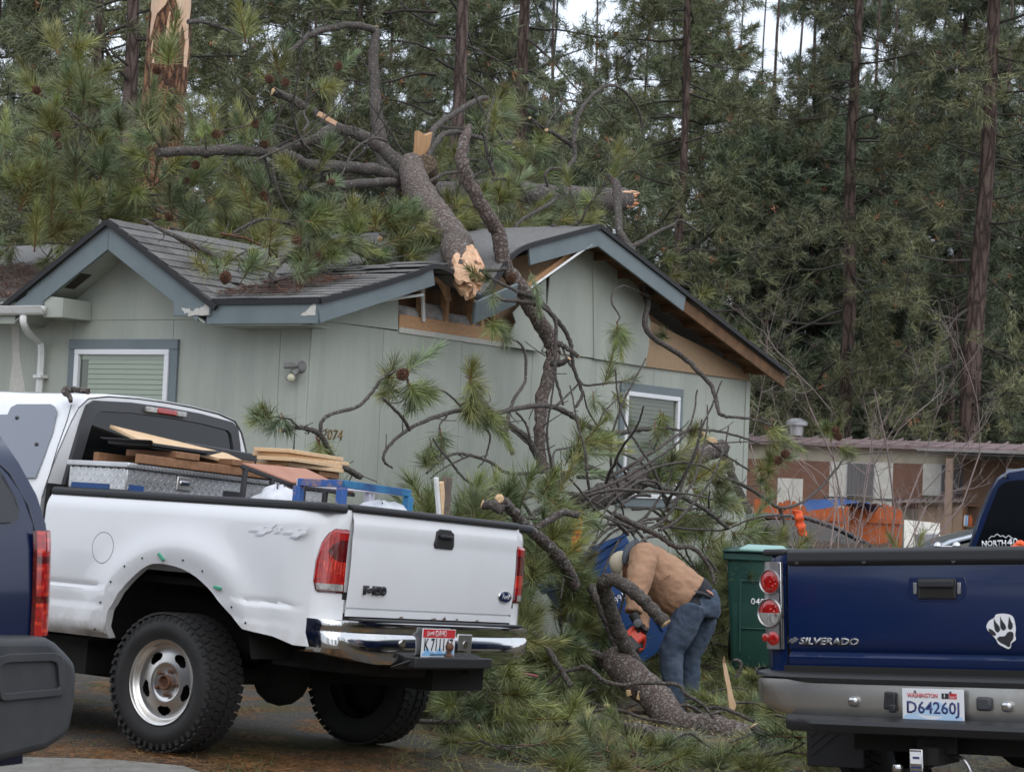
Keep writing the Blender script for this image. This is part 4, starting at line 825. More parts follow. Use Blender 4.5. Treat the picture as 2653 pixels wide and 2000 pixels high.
ARCH = [tuple(v) for v in spline([(a, b, 0) for a, b in ARCH], 5)[:, :2]]
def botz(y):
    if y <= .46: return float(np.interp(y, [0, .05, .28, .46], [.70, .64, .695, .716]))
    if y < 1.488: return float(np.interp(y, [a[0] for a in ARCH], [a[1] for a in ARCH]))
    return .585
def sidex(y, z):
    x = -.972-.018*math.cos((z-1.08)/.32*1.2) if z > .76 else -.972-.012
    if z > 1.28: x += .05*((z-1.28)/.1)**2
    if z < .66: x += .05*((.66-z)/.08)**2
    cr_ = math.exp(-((z-.865)/.012)**2)*(1 if (y < .5 or y > 1.58) else 0); x += .012*cr_
    if z < .86: x -= .008
    dy = (y-1.0)/.62; dz = (z-.52)/.62; d = math.hypot(dy, dz); x -= .03*math.exp(-((d-.95)/.16)**2)*(z > .62)
    return x
def side_sheet(s, name):
    mb = MB(); G = []
    ztop = 1.375
    for (x, y) in PATH:
        zb = .80 if y < .05 else .66; G.append([(s*-(x+ (0.04*((z-1.28)/.1)**2 if z > 1.28 else 0)), y, z) for z in np.linspace(ztop, zb, 46)])
    for y in YC:
        zb = botz(y); G.append([(s*-sidex(y, z), y, z) for z in np.linspace(ztop, zb, 46)])
    G = np.array(G); mb.grid(G)
    # returned edge round the arch and sill
    edge = G[6:, -1]; mb.grid(np.stack([edge, edge+np.array([s*-.05, 0, .004])], 1)); return mb.build(name, truck_white, wt, smooth=40)
bl = side_sheet(-1, 'bed_side'); side_sheet(1, 'bed_side')
# dark wheel tub and frame
mb = MB(); mb.box((0, 1.0, .93), (1.6, 2.0, .04)); mb.box((-.36, 2.4, .68), (.09, 5, .16)); mb.box((.36, 2.4, .68), (.09, 5, .16)); mb.box((0, .15, .66), (1.5, .1, .14))
for s in (-1, 1):
    G = [[(s*x, 1.05+.62*math.cos(a), .42+.66*math.sin(a)) for x in (.62, .955)] for a in np.linspace(.22, math.pi-.22, 20)]; mb.grid(G); mb.prism([G[k][0] for k in range(20)], (0.0, .001, 0))
    mb.bar((s*.55, .35, .6), (s*.55, 1.7, .55), .06, .05)
mb.box((0, 3.3, .46), (1.6, 3.0, .2)); mb.box((.15, 2.0, .44), (.9, .7, .2)); mb.box((-.3, 2.3, .44), (.6, 1.2, .2)); mb.box((.45, .45, .55), (.5, .7, .25)); mb.box((-.45, .35, .6), (.3, .5, .15)); mb.build('chassis', under, wt)  # low boxes added beneath the floor to block light and darken the ground
mb = MB(); mb.tube([(-.75, 1.05, .42), (.75, 1.05, .42)], .05, 10); mb.ell((.0, 1.03, .42), (.17, .17, .17)); mb.tube([(.0, 1.1, .42), (0, 3, .6)], .045, 8); mb.tube([(.5, .4, .55), (.5, .05, .55)], .03, 8); mb.build('rear_axle', under, wt)
mb = MB(); mb.lathe([(.2, -.1), (.36, -.1), (.37, 0), (.36, .1), (.2, .1)], (0, .45, .60), n=30); mb.build('spare_wheel', under, wt)
# bed interior
mb = MB()
for s in (-1, 1): mb.box((s*.83, 1.03, 1.17), (.05, 2.0, .38))
mb.box((0, 2.05, 1.17), (1.66, .04, .40)); mb.build('bed_liner', truck_white, wt)
# rails
for s in (-1, 1):
    mb = MB(); mb.box((s*.885, 1.02, 1.378), (.15, 2.06, .05)); mb.build('rail_cap', black_plastic, wt, bevel=.018, seg=3)
# tailgate
mb = MB(); G = []
for x in np.linspace(-.772, .772, 15):
    G.append([(x, -.006-.012*math.sin(math.pi*np.clip((z-.87)/.5, 0, 1))-.006*(abs(z-1.29) < .03), z) for z in list(np.linspace(1.372, .872, 20))+[.868, .864, .862, .826]])
G = np.array(G); G[:, 20:22, 1] += .012; mb.grid(G)
mb.box((0, .03, 1.1), (1.544, .05, .54)); tg = mb.build('tailgate', truck_white, wt, smooth=25)
mb = MB(); mb.box((0, .02, 1.386), (1.56, .09, .042)); mb.build('tailgate_cap', black_plastic, wt, bevel=.016, seg=3)
mb = MB(); mb.box((0, .03, 1.1), (1.60, .03, .6)); mb.box((0, .03, .81), (1.55, .06, .06)); mb.build('gap_shade', under, wt)  # near-black backing that stands in for shade in the tailgate gaps
mb = MB(); hp = [(-.085, 0, 1.217), (-.095, 0, 1.24), (-.08, 0, 1.31), (-.05, 0, 1.325), (.05, 0, 1.325), (.085, 0, 1.305), (.092, 0, 1.24), (.082, 0, 1.217)]
mb.prism([(x+.04, -.026, z) for x, y, z in hp], (0, .012, 0)); hd = mb.build('tailgate_handle', black_plastic, wt, bevel=.006)
mb = MB(); mb.prism([(x*.8+.04, -.0275, z) for x, z in ((-.085, 1.228), (-.08, 1.275), (.08, 1.278), (.085, 1.228))], (0, .002, 0)); mb.build('grip_recess', under, hd); mb = MB(); mb.box((.04, -.034, 1.285), (.12, .018, .02)); mb.build('grip', black_plastic, hd, bevel=.006)
mb = MB(); letter(mb, 'F-150', .1, (-.647, -.020, .942), (1, 0, 0), (0, 0, 1), w=.195, h=.05, extrude=.004, bold=.006); mb.box((-.53, -.021, .972), (.14, .006, .012)); mb.build('badge', black_plastic, tg)
mb = MB(); RZM = np.array([[1, 0, 0], [0, 0, -1.], [0, 1, 0]])
def disc(c, rx, rz, th, m, name, parent, y=None):
    mb = MB(); mb.lathe([(1, 0), (1, .6), (.93, 1), (0, 1)], (0, 0, 0), n=36, caps=False); v = mb.v[0]*np.array([rx, rz, th]); mb.v[0] = v@np.array([[1, 0, 0], [0, 0, 1], [0, -1, 0]])+np.asarray(c); return mb.build(name, m, parent)
ov = disc((.686, -.012, .974), .068, .034, .010, chrome, 'oval_emblem', tg); disc((.686, -.020, .974), .061, .0285, .004, badge_blue, 'emblem_face', ov)
mb = MB(); letter(mb, 'Ford', .03, (.648, -.0252, .962), (1, 0, 0), (0, 0, 1), w=.076, h=.026, extrude=.0005, shear=.35); mb.build('lettering', decal_white, ov)
mb = MB()
for x, w_, h_ in ((-.30, .05, .01), (.0, .07, .008), (.1, .04, .018), (.42, .05, .008), (.22, .03, .012)): mb.prism([(x-w_/2, -.0192, .828), (x+w_/2, -.0192, .828), (x+w_*.1, -.0192, .828+h_)], (0, .001, 0))
mb.build('rust_stain', rust, tg)
# tail lamps (bent round the corner)
def lamp(s):
    arc = np.array(PATH[:6]); L_ = np.concatenate([[0], np.cumsum(np.linalg.norm(np.diff(arc, axis=0), axis=1))])
    def pos(u, off): 
        x = np.interp(u, L_, arc[:, 0]); y = np.interp(u, L_, arc[:, 1]); e = .004; t = nrm((np.interp(u+e, L_, arc[:, 0])-np.interp(u-e, L_, arc[:, 0]), np.interp(u+e, L_, arc[:, 1])-np.interp(u-e, L_, arc[:, 1]))); nx, ny = t[1]*1.0, -t[0]*1.0
        if nx > 0: nx, ny = -nx, -ny
        if ny > .3: ny = -ny
        return x+nx*off, y+ny*off-.002
    mb = MB(); nu, nv = 22, 40; G = []; 
    for j, z in enumerate(np.linspace(1.278, .935, nv)):
        um = float(np.interp(z, [.935, .95, 1.0, 1.1, 1.2, 1.25, 1.27, 1.278], [.165, .19, .205, .20, .175, .14, .11, .09])); row = []
        for i in range(nu):
            u = .006+(um-.006)*i/(nu-1); e = min(i, nu-1-i, j, nv-1-j); off = -.01 if e == 0 else (.006 if e == 1 else .014)
            x, y = pos(u, off); row.append((-s*x, y, z))
        G.append(row)
    b0 = len(mb.f); mb.grid(G)
    for k in range(nv-1):
        for i in range(nu-1):
            z = 1.278-.343*(k+.5)/(nv-1); u = (i+.5)/(nu-1); e = min(i, nu-2-i, k, nv-2-k)
            m = 0
            if e < 1: m = 1
            elif z < .984 and .12 < u < .9 and z > .95: m = 2
            elif z < .984: m = 1
            elif ((u-.15)/.55)**2+((z-1.16)/.06)**2 < 1: m = 1
            elif ((u-.1)/.65)**2+((z-1.09)/.055)**2 < 1 and (i % 2): m = 3
            mb.m[b0+k*(nu-1)+i] = m
    return mb.build('tail_lamp', [lamp_red, lamp_dark, lamp_clear, lamp_bright], wt, smooth=60)
lamp(1); lamp(-1)
# bumper
def bumper(s0, zt_, zb, m, parent, half, wrap, yc, prof, name='bumper'):
    G = []; xs_ = [-half, -half*.995, -half*.97, -half*.9, -half*.7, -half*.45, -half*.2, 0]; ys_ = [wrap, wrap*.3, yc*.15, yc*.55, yc*.85, yc*.97, yc, yc]; full = list(zip(xs_, ys_))+[(-a, b_) for a, b_ in zip(xs_[:-1][::-1], ys_[:-1][::-1])]
    full = [tuple(v) for v in spline([(a, b_, 0) for a, b_ in full], 3)[:, :2]]
    for (x, y) in full:
        f_ = abs(x)/half; G.append([(x*(1-.035*dz_*(f_ > .8)), y+dy, z+(.05*max(0, f_-.62)**1.2/.3 if z < zb+.05 else 0)) for dy, z, dz_ in prof])
    mb = MB(); mb.grid(G); return mb.build(name, m, parent, smooth=45)
bp_ = bumper(0, 0, .59, chrome, wt, .955, .10, -.13, [(.09, .806, 0), (.004, .806, 0), (-.004, .80, 0), (-.006, .765, 0), (.004, .752, 0), (.004, .742, 0), (-.004, .732, 0), (-.006, .66, .3), (.002, .61, .8), (.02, .585, 1), (.08, .58, 1.2)])
mb = MB(); mb.box((0, -.04, .812), (1.5, .15, .012)); mb.build('bumper_step', black_plastic, wt, bevel=.004)
stp_ = [(-.47, -.10, .578), (-.40, -.17, .618), (-.26, -.20, .64), (.20, -.20, .64), (.30, -.17, .618), (.36, -.10, .58)]
mb = MB(); mb.prism([(x, y, z) for x, y, z in stp_]+[(.3, -.1, .572), (-.4, -.1, .572)], (0, 0, -.012)); mb.box((-.03, -.16, .605), (.72, .09, .055)); mb.build('hitch_step', black_plastic, wt, bevel=.02, seg=3)
mb = MB(); mb.lathe([(.026, 0), (.026, .012), (.014, .018), (.013, .034), (.022, .044), (.025, .056), (.02, .07), (.008, .077)], (-.035, -.165, .634), n=18); mb.build('tow_ball', rust, wt)
for x in (.155, -.42): disc((x, -.128, .702), .022, .022, .012, chrome, 'bumper_bolt', wt)
mb = MB(); mb.box((.15, -.13, .705), (.14, .012, .11)); mb.build('plate_recess', chrome_dull, wt, bevel=.006)
pc = (-.125, 0, .708); 
def idaho(o):
    y = -.1555; q = MB(); q.box((pc[0], y+.0003, pc[2]+.051), (.295, .001, .045)); q.build('plate_band', plate_red, o)
    q = MB(); q.prism([(pc[0]-.146, y+.0002, pc[2]-.07), (pc[0]+.146, y+.0002, pc[2]-.07)]+[(pc[0]+.146-.292*t, y+.0002, pc[2]-.04+.012*math.sin(t*17)+.008*math.sin(t*31)) for t in np.linspace(0, 1, 20)], (0, .001, 0)); q.build('plate_mountains', plate_sky, o)
    q = MB(); letter(q, 'IDAHO', .04, (pc[0]-.035, y-.001, pc[2]+.036), (1, 0, 0), (0, 0, 1), w=.10, h=.032, extrude=.0004); letter(q, 'Scenic', .03, (pc[0]-.115, y-.001, pc[2]+.036), (1, 0.0, .12), (0, 0, 1), w=.07, h=.026, extrude=.0004, shear=.4); q.build('lettering', decal_white, o)
    q = MB(); letter(q, 'K 711147', .08, (pc[0]-.132, y-.001, pc[2]-.042), (1, 0, 0), (0, 0, 1), w=.264, h=.068, extrude=.0004, bold=.001); letter(q, 'FAMOUS POTATOES', .02, (pc[0]-.072, y-.001, pc[2]-.069), (1, 0, 0), (0, 0, 1), w=.145, h=.013, extrude=.0004); q.build('lettering', plate_black, o)
plate_at(wt, pc, .305, .152, -.153, idaho)
# decal, fuel door, arch holes and clips
mb = MB(); vs_ = []
for (tx, w_, y0_, h_, z0_) in (('4', .19, .505, .062, 1.215), ('x', .05, .325, .032, 1.232), ('4', .19, .27, .062, 1.215)):
    for k, (dz, m_, sh) in enumerate(((-.009, 0, .012), (0, 1, 0))):
        v, fs = text_mb(tx, .1, w_, extrude=.0003, shear=.45, bold=.006); v[:, 1] *= h_/v[:, 1].max(); mb.mat(m_)
        yy = y0_+sh-v[:, 0]; zz = z0_+dz+v[:, 1]; mb.add(np.array([(sidex(a, b_)-.003-.002*k, a, b_) for a, b_ in zip(yy, zz)]), fs)
mb.build('decal', [decal_grey, decal_white], wt, smooth=0)
mb = MB(); G = [[(sidex(1.562+r_*.082*math.cos(a), 1.078+r_*.085*math.sin(a))-(.001 if r_ < .99 else -.002), 1.562+r_*.082*math.cos(a), 1.078+r_*.085*math.sin(a)) for a in np.linspace(0, 2*math.pi, 41)[:-1]] for r_ in (1, .985, .96, .6, .05)]; mb.grid(G, cv=True); mb.build('fuel_door', truck_white, wt, smooth=60)
mb = MB(); G = [[(sidex(1.562+r_*.082*math.cos(a), 1.078+r_*.085*math.sin(a))-.0006, 1.562+r_*.082*math.cos(a), 1.078+r_*.085*math.sin(a)) for a in np.linspace(0, 2*math.pi, 41)[:-1]] for r_ in (1.03, .985)]; mb.grid(G, cv=True); mb.build('fuel_door_gap', charcoal, wt)
for (x, y) in ((932, 1095), (820, 1147), (730, 1245), (665, 1375), (1185, 1108), (1305, 1177), (625, 1545), (1495, 1405), (1590, 1505)):
    q = wT(0, -.985, 'b2', x, y); mb = MB(); mb.ell((sidex(q[1], q[2])-.001, q[1], q[2]), .006, n=8, m=5); mb.build('rivet_hole', under, wt)
for (x, y, a) in ((1052, 1087, .7), (1403, 1283, .1)):
    q = wT(0, -.985, 'b2', x, y); mb = MB(); mb.box((sidex(q[1], q[2])-.006, q[1], q[2]), (.014, .055, .016), rotm(0, a)); mb.build('trim_clip', moss_paint, wt, bevel=.003)
# cab
SEC = [(.955, 1.0), (.965, 1.18), (.955, 1.35), (.93, 1.44), (.865, 1.62), (.785, 1.80), (.735, 1.89), (.66, 1.955), (.5, 1.985), (.25, 2.0), (0, 2.004)]
def ring(y, sc=1, dz=0): 
    h_ = [(x*sc, y, z+dz) for x, z in SEC]; return [(-a, b_, c_) for a, b_, c_ in h_]+[(a, b_, c_) for a, b_, c_ in h_[::-1][1:]]
mb = MB(); rear = ring(2.14, .985, -.012); mb.grid([rear, ring(2.17), ring(2.6), ring(3.4, 1.0, .005), ring(4.15, .98, -.02)]); mb.prism(ring(2.145, .97, -.02), (0, .01, 0)); mb.box((0, 3.3, .85), (1.86, 2.5, .5)); cab = mb.build('cab', truck_white, wt, smooth=45)
mb = MB(); G = [[(s*.955, y, z) for s in (-1, -.6, 0, .6, 1)] for y, z in ((4.1, 1.25), (4.6, 1.2), (5.4, 1.12), (5.62, 1.0), (5.66, .6))]; mb.grid(G)
for s in (-1, 1): mb.prism([(s*.955, 4.1, .6), (s*.955, 4.1, 1.25), (s*.955, 4.6, 1.2), (s*.955, 5.4, 1.12), (s*.955, 5.62, 1.0), (s*.955, 5.66, .6)], (s*.01, 0, 0))
mb.build('hood', truck_white, wt, smooth=30)
mb = MB(); mb.prism([(-.86, 4.62, 1.22), (.86, 4.62, 1.22), (.68, 4.17, 1.9), (-.68, 4.17, 1.9)], (0, .01, .005)); mb.build('windscreen', dark_glass, wt)
fr_o = [(-.80, 1.40), (-.765, 1.55), (-.70, 1.80), (-.665, 1.90), (-.61, 1.935), (-.3, 1.958), (0, 1.963)]; fr_o = fr_o+[(-a, b_) for a, b_ in fr_o[::-1][1:]]
fr_i = [(-.715, 1.42), (-.685, 1.55), (-.625, 1.78), (-.595, 1.855), (-.56, 1.875), (-.3, 1.893), (0, 1.897)]; fr_i = fr_i+[(-a, b_) for a, b_ in fr_i[::-1][1:]]
mb = MB(); ym = 2.122; mb.grid([[(a, ym+.03, b_) for a, b_ in fr_o], [(a*.995, ym, b_-.004) for a, b_ in fr_o], [(a, ym-.004, b_) for a, b_ in fr_i], [(a*.99, ym+.012, b_-.004) for a, b_ in fr_i]]); mb.build('rear_window_frame', charcoal, wt, smooth=60)
mb = MB(); mb.prism([(a, ym+.01, b_) for a, b_ in fr_i], (0, .008, 0)); mb.build('rear_window', dark_glass, wt)
bl_ = None
for i, (a, b_, m) in enumerate(((-.20, -.11, lamp_clear), (-.108, .06, lamp_red), (.062, .15, lamp_clear))):
    z0, z1 = 1.908+.03*0, 1.946; mb = MB(); mb.box(((a+b_)/2, ym-.014, 1.931-.02*abs((a+b_)/2)), (b_-a, .03, .034)); o = mb.build('brake_light' if i == 0 else 'brake_light_lens', m, wt if i == 0 else bl_, bevel=.006); bl_ = bl_ or o
pn = nrm(np.cross((0, 1, 0), (-.785+.93, 0, 1.80-1.44))); pp = np.array([-.93, 2.3, 1.44])
def onCab(c, x, y, off=0): n_ = WTM@pn; q = PL(*px(c, x, y), WT_LOC+WTM@pp, n_); return (q-WT_LOC)@WTM+pn*(off+.012)*(1 if pn[0] < 0 else -1)
qw = [onCab('b2', x, y, .006) for x, y in ((60, 190), (80, 145), (120, 124), (335, 124), (362, 140), (370, 170), (345, 300), (300, 430), (235, 590), (150, 590), (-200, 590), (-200, 190))]
mb = MB(); mb.prism(qw, -pn*.01 if pn[0] < 0 else pn*.01); mb.build('quarter_window', tint_glass, wt)
qs = [onCab('b2', x, y, .008) for x, y in ((468, 130), (440, 230), (380, 400), (320, 600), (285, 720))]; mb = MB(); mb.tube(qs, .003, 4); mb.build('body_seam', charcoal, wt)
for x, y in ((122, 212), (247, 380)):
    q = onCab('b2', x, y, .009); mb = MB(); mb.ell(q, .012, n=10, m=6); mb.build('window_clip', charcoal, wt)
mb = MB(); mb.box((0, 2.085, 1.12), (1.9, .03, .6)); mb.build('bed_gap', under, wt)
for y in (1.05, 4.60):
    for s in (-1, 1): wheel(wt, (s*.855, y, .385), s < 0)
def toW(p): return WT_LOC+WTM@np.asarray(p, float)
# ---- load in the white truck's bed (things of their own)
def in_bed(name, label, cat, loc, yaw=0, group=None, pitch=0, roll=0):
    t = thing(name, label, cat, toW(loc), group=group); t.rotation_euler = euler_of(WTM@rotm(yaw, pitch, roll)); return t
tb = in_bed('tool_box', 'diamond plate aluminium tool box lying across the white pickup bed behind the cab', 'tool box', (0, 1.78, 1.405))
mb = MB(); mb.box((0, 0, .062), (1.74, .46, .125)); mb.build('box_body', diamond, tb, bevel=.006)
mb = MB(); mb.box((0, -.005, .142), (1.78, .50, .034)); mb.build('lid', diamond, tb, bevel=.008)
mb = MB()
for i in range(60):
    for j in range(3):
        mb.box((-.85+i*.029, -.2312, .022+j*.038+(i % 2)*.018), (.024, .0022, .005), rotm(0, 0, .75 if (i+j) % 2 else -.75))
for j in range(4):
    for i in range(15): mb.box((-.8712, -.21+i*.03, .02+j*.032), (.0022, .024, .005), rotm(0, .75 if (i+j) % 2 else -.75))
for i in range(60): mb.box((-.85+i*.029, -.2562, .142), (.022, .0022, .005), rotm(0, 0, .6))
stuff(mb.build('tread_pattern', mat('plate_ridge', (.62, .62, .62), .25, .9), tb))
mb = MB(); mb.box((-.41, -.236, .075), (.12, .012, .085)); la = mb.build('latch', chrome_dull, tb, bevel=.012); mb = MB(); mb.box((-.41, -.243, .078), (.085, .014, .028)); mb.build('latch_handle', chrome, la, bevel=.01)
mb = MB(); mb.box((-.79, -.2325, .018), (.12, .002, .035)); mb.box((-.873, .05, .018), (.002, .3, .03)); mb.build('blue_overspray', cart_blue, tb)
mb = MB(); mb.box((.02, -.2335, .035), (.16, .003, .055)); mb.build('maker_plate', plate_black, tb)
bz = 1.405+.160
pl_ = in_bed('wooden_pallet', 'reddish brown lumber pallet frame resting on the tool box lid', 'pallet', (.13, 1.70, bz))
def lb(parent, c, s, m, name='beam', R=None): mb = MB(); mb.box(c, s, R); return mb.build(name, m, parent, bevel=.004)
lb(pl_, (-.02, -.17, .026), (1.86, .04, .052), lumber_red); lb(pl_, (-.02, .16, .026), (1.86, .04, .052), lumber_red)
for x in (-.62, -.1, .3, .72): lb(pl_, (x+.05*random.random(), 0, .074), (.2, .40, .038), lumber_red, 'slat')
for x in (.18, .62): lb(pl_, (x, -.1, -.003), (.1, .1, .012), lumber_old, 'spacer')
t = in_bed('metal_tray', 'black metal tray lying on the pallet behind the cab window', 'tray', (-.47, 1.66, bz+.095), .1); mb = MB(); mb.prism([(-.33, -.17, .035), (-.27, -.12, 0), (.24, -.12, 0), (.33, -.17, .03), (.33, .2, .03), (-.33, .2, .035)], (0, .02, .008)); mb.box((0, .03, .02), (.6, .3, .02)); mb.build('sheet', black_plastic, t, bevel=.004)
t = in_bed('wooden_board', 'wide pale pine board lying slanted on the lumber behind the cab', 'board', (-.17, 1.80, bz+.10), -.22, 'boards in the white pickup', 0, .10); mb = MB(); mb.box((0, 0, .04), (.86, .34, .02), rotm(0, .24)); mb.build('plank', plank_pine, t, bevel=.003)
for i, (dx, dy, a, l) in enumerate(((0, 0, .12, .62), (.05, .02, .05, .66), (-.02, -.03, .16, .6), (.02, 0, -.04, .52))):
    lab = ['topmost pale board of the stack at the right of the tool box', 'second pale board of the stack right of the tool box', 'third board down in the stack right of the tool box', 'lowest board of the stack right of the tool box'][i]
    t = in_bed('wooden_board', lab, 'board', (.69+dx, 1.62+dy, bz+.095+.026*(3-i)), a, 'boards in the white pickup'); mb = MB(); mb.box((0, 0, .012), (l, .27, .024)); mb.build('plank', plank_pine, t, bevel=.003)
t = in_bed('plastic_tray', 'dark grey plastic panel standing behind the boards at the cab window', 'panel', (.36, 1.98, bz)); mb = MB(); mb.prism([(-.36, 0, 0), (.36, 0, 0), (.37, 0, .13), (.34, 0, .175), (-.30, 0, .19), (-.36, 0, .16)], (0, .03, 0)); mb.build('panel', charcoal, t, bevel=.008); mb = MB(); mb.box((0, -.008, .13), (.68, .014, .01)); mb.build('ridge', charcoal, t)
# small folding table and painted frame
def leg_bar(parent, a, b_, w, m, name='leg'): mb = MB(); mb.bar(a, b_, w, w); return mb.build(name, m, parent, bevel=.003)
salmon = mat('salmon_top', (.42, .2, .13), .6, col2=(.36, .15, .09), vs=4)
def wpt(y, c, x, yy): return wT(1, y, c, x, yy)
ft = in_bed('folding_table', 'small tilted table with a salmon top and black metal legs in the pickup bed', 'table', (0.1, .95, .95)); o_ = np.array((0.1, .95, .95))
A_ = wpt(1.0, 'c3', 68, 8)-o_; B_ = wpt(1.0, 'c3', 385, 128)-o_; C_ = wpt(.62, 'c3', 775, 188)-o_; E_ = wpt(1.35, 'c3', 470, 45)-o_
mb = MB(); mb.prism([A_, B_, C_, E_], (0, 0, .012)); mb.build('tabletop', salmon, ft, bevel=.003)
for a, b_ in ((A_, B_), (B_, C_), (C_, E_), (E_, A_)): leg_bar(ft, a-(0, 0, .012), b_-(0, 0, .012), .022, black_plastic, 'frame_bar')
for a in (A_*.93+B_*.07, A_*.4+B_*.6, C_*.55+B_*.45, E_): leg_bar(ft, a-(0, 0, .01), a-(.02, 0, a[2]-.02), .026, black_plastic)
bt = in_bed('painted_stool', 'wooden stool frame with blue, white and peach paint standing in the pickup bed', 'stool', (.45, .45, .95)); o_ = np.array((.45, .45, .95))
bp1 = mat('brush_paint', (.03, .10, .32), .55, col2=(.34, .20, .15), vs=9, lo=.45, hi=.55); bp2 = mat('blue_frame_paint', (.012, .035, .16), .5, col2=(.03, .2, .38), vs=5); bp3 = mat('white_frame_paint', (.62, .6, .66), .6)
tl = wpt(.55, 'c3', 430, 120)-o_; tr_ = wpt(.28, 'c3', 705, 130)-o_; br_ = wpt(.28, 'c3', 1125, 190)-o_; bl__ = wpt(.6, 'c3', 880, 165)-o_
for a, b_, m in ((tl, tr_, bp1), (tr_, br_, bp2), (br_, bl__, bp3), (bl__, tl, bp3)): leg_bar(bt, a, b_, .04, m, 'rail')
for a, m in ((tl, bp1), (tr_, bp1), (br_, bp2), (bl__, bp3)): leg_bar(bt, a-(0, 0, .02), (a[0], a[1], .0), .045, m)
def lump(name, label, cat, loc, r, m, amp=.15):
    t = MB(); n_, m_ = 26, 16; G = []
    for b_ in np.linspace(.05, math.pi-.05, m_): G.append([np.array([math.sin(b_)*math.cos(a), math.sin(b_)*math.sin(a), -math.cos(b_)])*(1+amp*math.sin(a*3+b_*4)+amp*.6*math.sin(a*7-b_*6)+amp*.4*rng.normal())*np.array(r) for a in np.arange(n_)*2*math.pi/n_])
    t.grid(G, cv=True); o = t.build(name, m, smooth=70); o.location = tuple(toW(loc)); o.rotation_euler = euler_of(WTM); return tag(o, label, cat)
bag_m = mat('white_bag', (.66, .67, .7), .5, col2=(.55, .56, .6), vs=8)
q = wpt(.9, 'c3', 285, 225); lump('plastic_bag', 'crumpled white plastic bag under the salmon table in the pickup bed', 'bag', (q[0], .9, q[2]-.13), (.18, .16, .19), bag_m, .08)
q = wpt(.3, 'c3', 1000, 300); lump('plastic_bag', 'white plastic sack showing above the tailgate below the painted stool', 'bag', (q[0], .35, q[2]-.15), (.34, .2, .19), bag_m, .06)
for i, (a, b_, c_, e_, m, lab) in enumerate(((1300, 90, 1335, 325, white_paint_old, 'thin white strip of trim standing upright behind the tailgate'), (1328, 118, 1360, 325, plank_pine, 'narrow pale stick standing upright behind the tailgate'), (1372, 85, 1358, 325, lumber_old, 'rough brown bark slab standing upright behind the tailgate'))):
    t_ = wpt(.25, 'c3', a, b_); u_ = wpt(.25, 'c3', c_, e_); lo_ = t_+(u_-t_)*2.2; lo_[2] = .95; mb = MB(); w_ = (.02, .04, .07)[i]; mb.bar(np.zeros(3), t_-lo_, w_, .025, up=(0, 1, 0)); o = mb.build('wooden_stick', m, bevel=.004); o.location = tuple(toW(lo_)); o.rotation_euler = euler_of(WTM); tag(o, lab, 'stick')
# broken branch lying on the cab roof
q = [toW(onCab('c4', x, y, .03)) for x, y in ((480, 1225), (470, 1190), (440, 1165), (450, 1148), (520, 1150), (590, 1160))]; mb = MB(); mb.tube(spline(q-q[0], 4), [.012, .018, .019, .018], 8, wob=.25); o = mb.build('broken_branch', bark_trunk); o.location = tuple(q[0]); tag(o, 'short crooked broken branch lying on the roof edge of the white pickup cab', 'branch')
# ------------------------------------------------------------------ blue pickup
st = veh('pickup_truck', 'dark blue pickup truck with a paw print sticker on its tailgate', 'pickup truck', ST_LOC, STM)
def sT(ax, val, c, x, y): return onT(ST_LOC, STM, ax, val, c, x, y)
def sx(y, z): return -.945-.03*math.cos((z-1.0)/.4*1.2)+(.05*((z-1.28)/.1)**2 if z > 1.28 else 0)-.03*math.exp(-((math.hypot((y-1.15)/.62, (z-.45)/.62)-.95)/.18)**2)
SP = [(-.80, .0), (-.84, .003), (-.88, .014), (-.915, .035), (-.935, .075)]
for s in (-1, 1):
    mb = MB(); G = []
    for (x, y) in SP: G.append([(-s*(x+(.04*((z-1.28)/.1)**2 if z > 1.28 else 0)), y, z) for z in np.linspace(1.36, .76, 30)])
    for y in np.concatenate([np.linspace(.12, .55, 6), np.linspace(.6, 1.7, 24), np.linspace(1.75, 2.5, 6)]):
        d = (y-1.15)/.53; zb = max(.62, .42+.60*math.sqrt(max(0, 1-d*d))) if abs(d) < 1 else .62; G.append([(-s*sx(y, z), y, z) for z in np.linspace(1.36, zb, 30)])
    mb.grid(G); mb.build('bed_side', truck_blue, st, smooth=40)
    mb = MB(); mb.box((s*.87, 1.25, 1.372), (.13, 2.5, .035)); mb.build('rail_cap', black_plastic, st, bevel=.012)
    mb = MB(); mb.box((s*.82, 1.25, 1.14), (.04, 2.45, .42)); mb.build('bed_wall', truck_blue, st)
mb = MB(); G = []
for x in np.linspace(-.782, .782, 15): G.append([(x, y, z) for y, z in ((.0, 1.35), (-.012, 1.30), (-.016, 1.2), (-.018, 1.1), (-.016, .95), (-.012, .895), (-.002, .882), (.003, .873), (-.006, .864), (-.02, .85), (-.02, .815), (-.01, .79))])
mb.grid(G); mb.box((0, .03, 1.07), (1.56, .05, .54)); stg = mb.build('tailgate', truck_blue, st, smooth=40)
mb = MB(); mb.prism([(-.775, .05, 1.345), (-.775, .05, 1.385), (-.775, -.012, 1.388), (-.775, -.034, 1.372), (-.775, -.036, 1.325), (-.775, -.022, 1.305), (-.775, -.01, 1.30)], (1.55, 0, 0)); mb.build('tailgate_cap', black_plastic, st, bevel=.012, seg=3)
for x in (-.72, -.35, .12): disc((x, -.03, 1.322), .012, .012, .004, charcoal, 'cap_screw', st)
mb = MB(); mb.box((0, .03, 1.07), (1.62, .03, .6)); mb.box((0, .06, .77), (1.6, .2, .07)); mb.build('gap_shade', under, st)  # dark sheet painted in as the shade around this tailgate
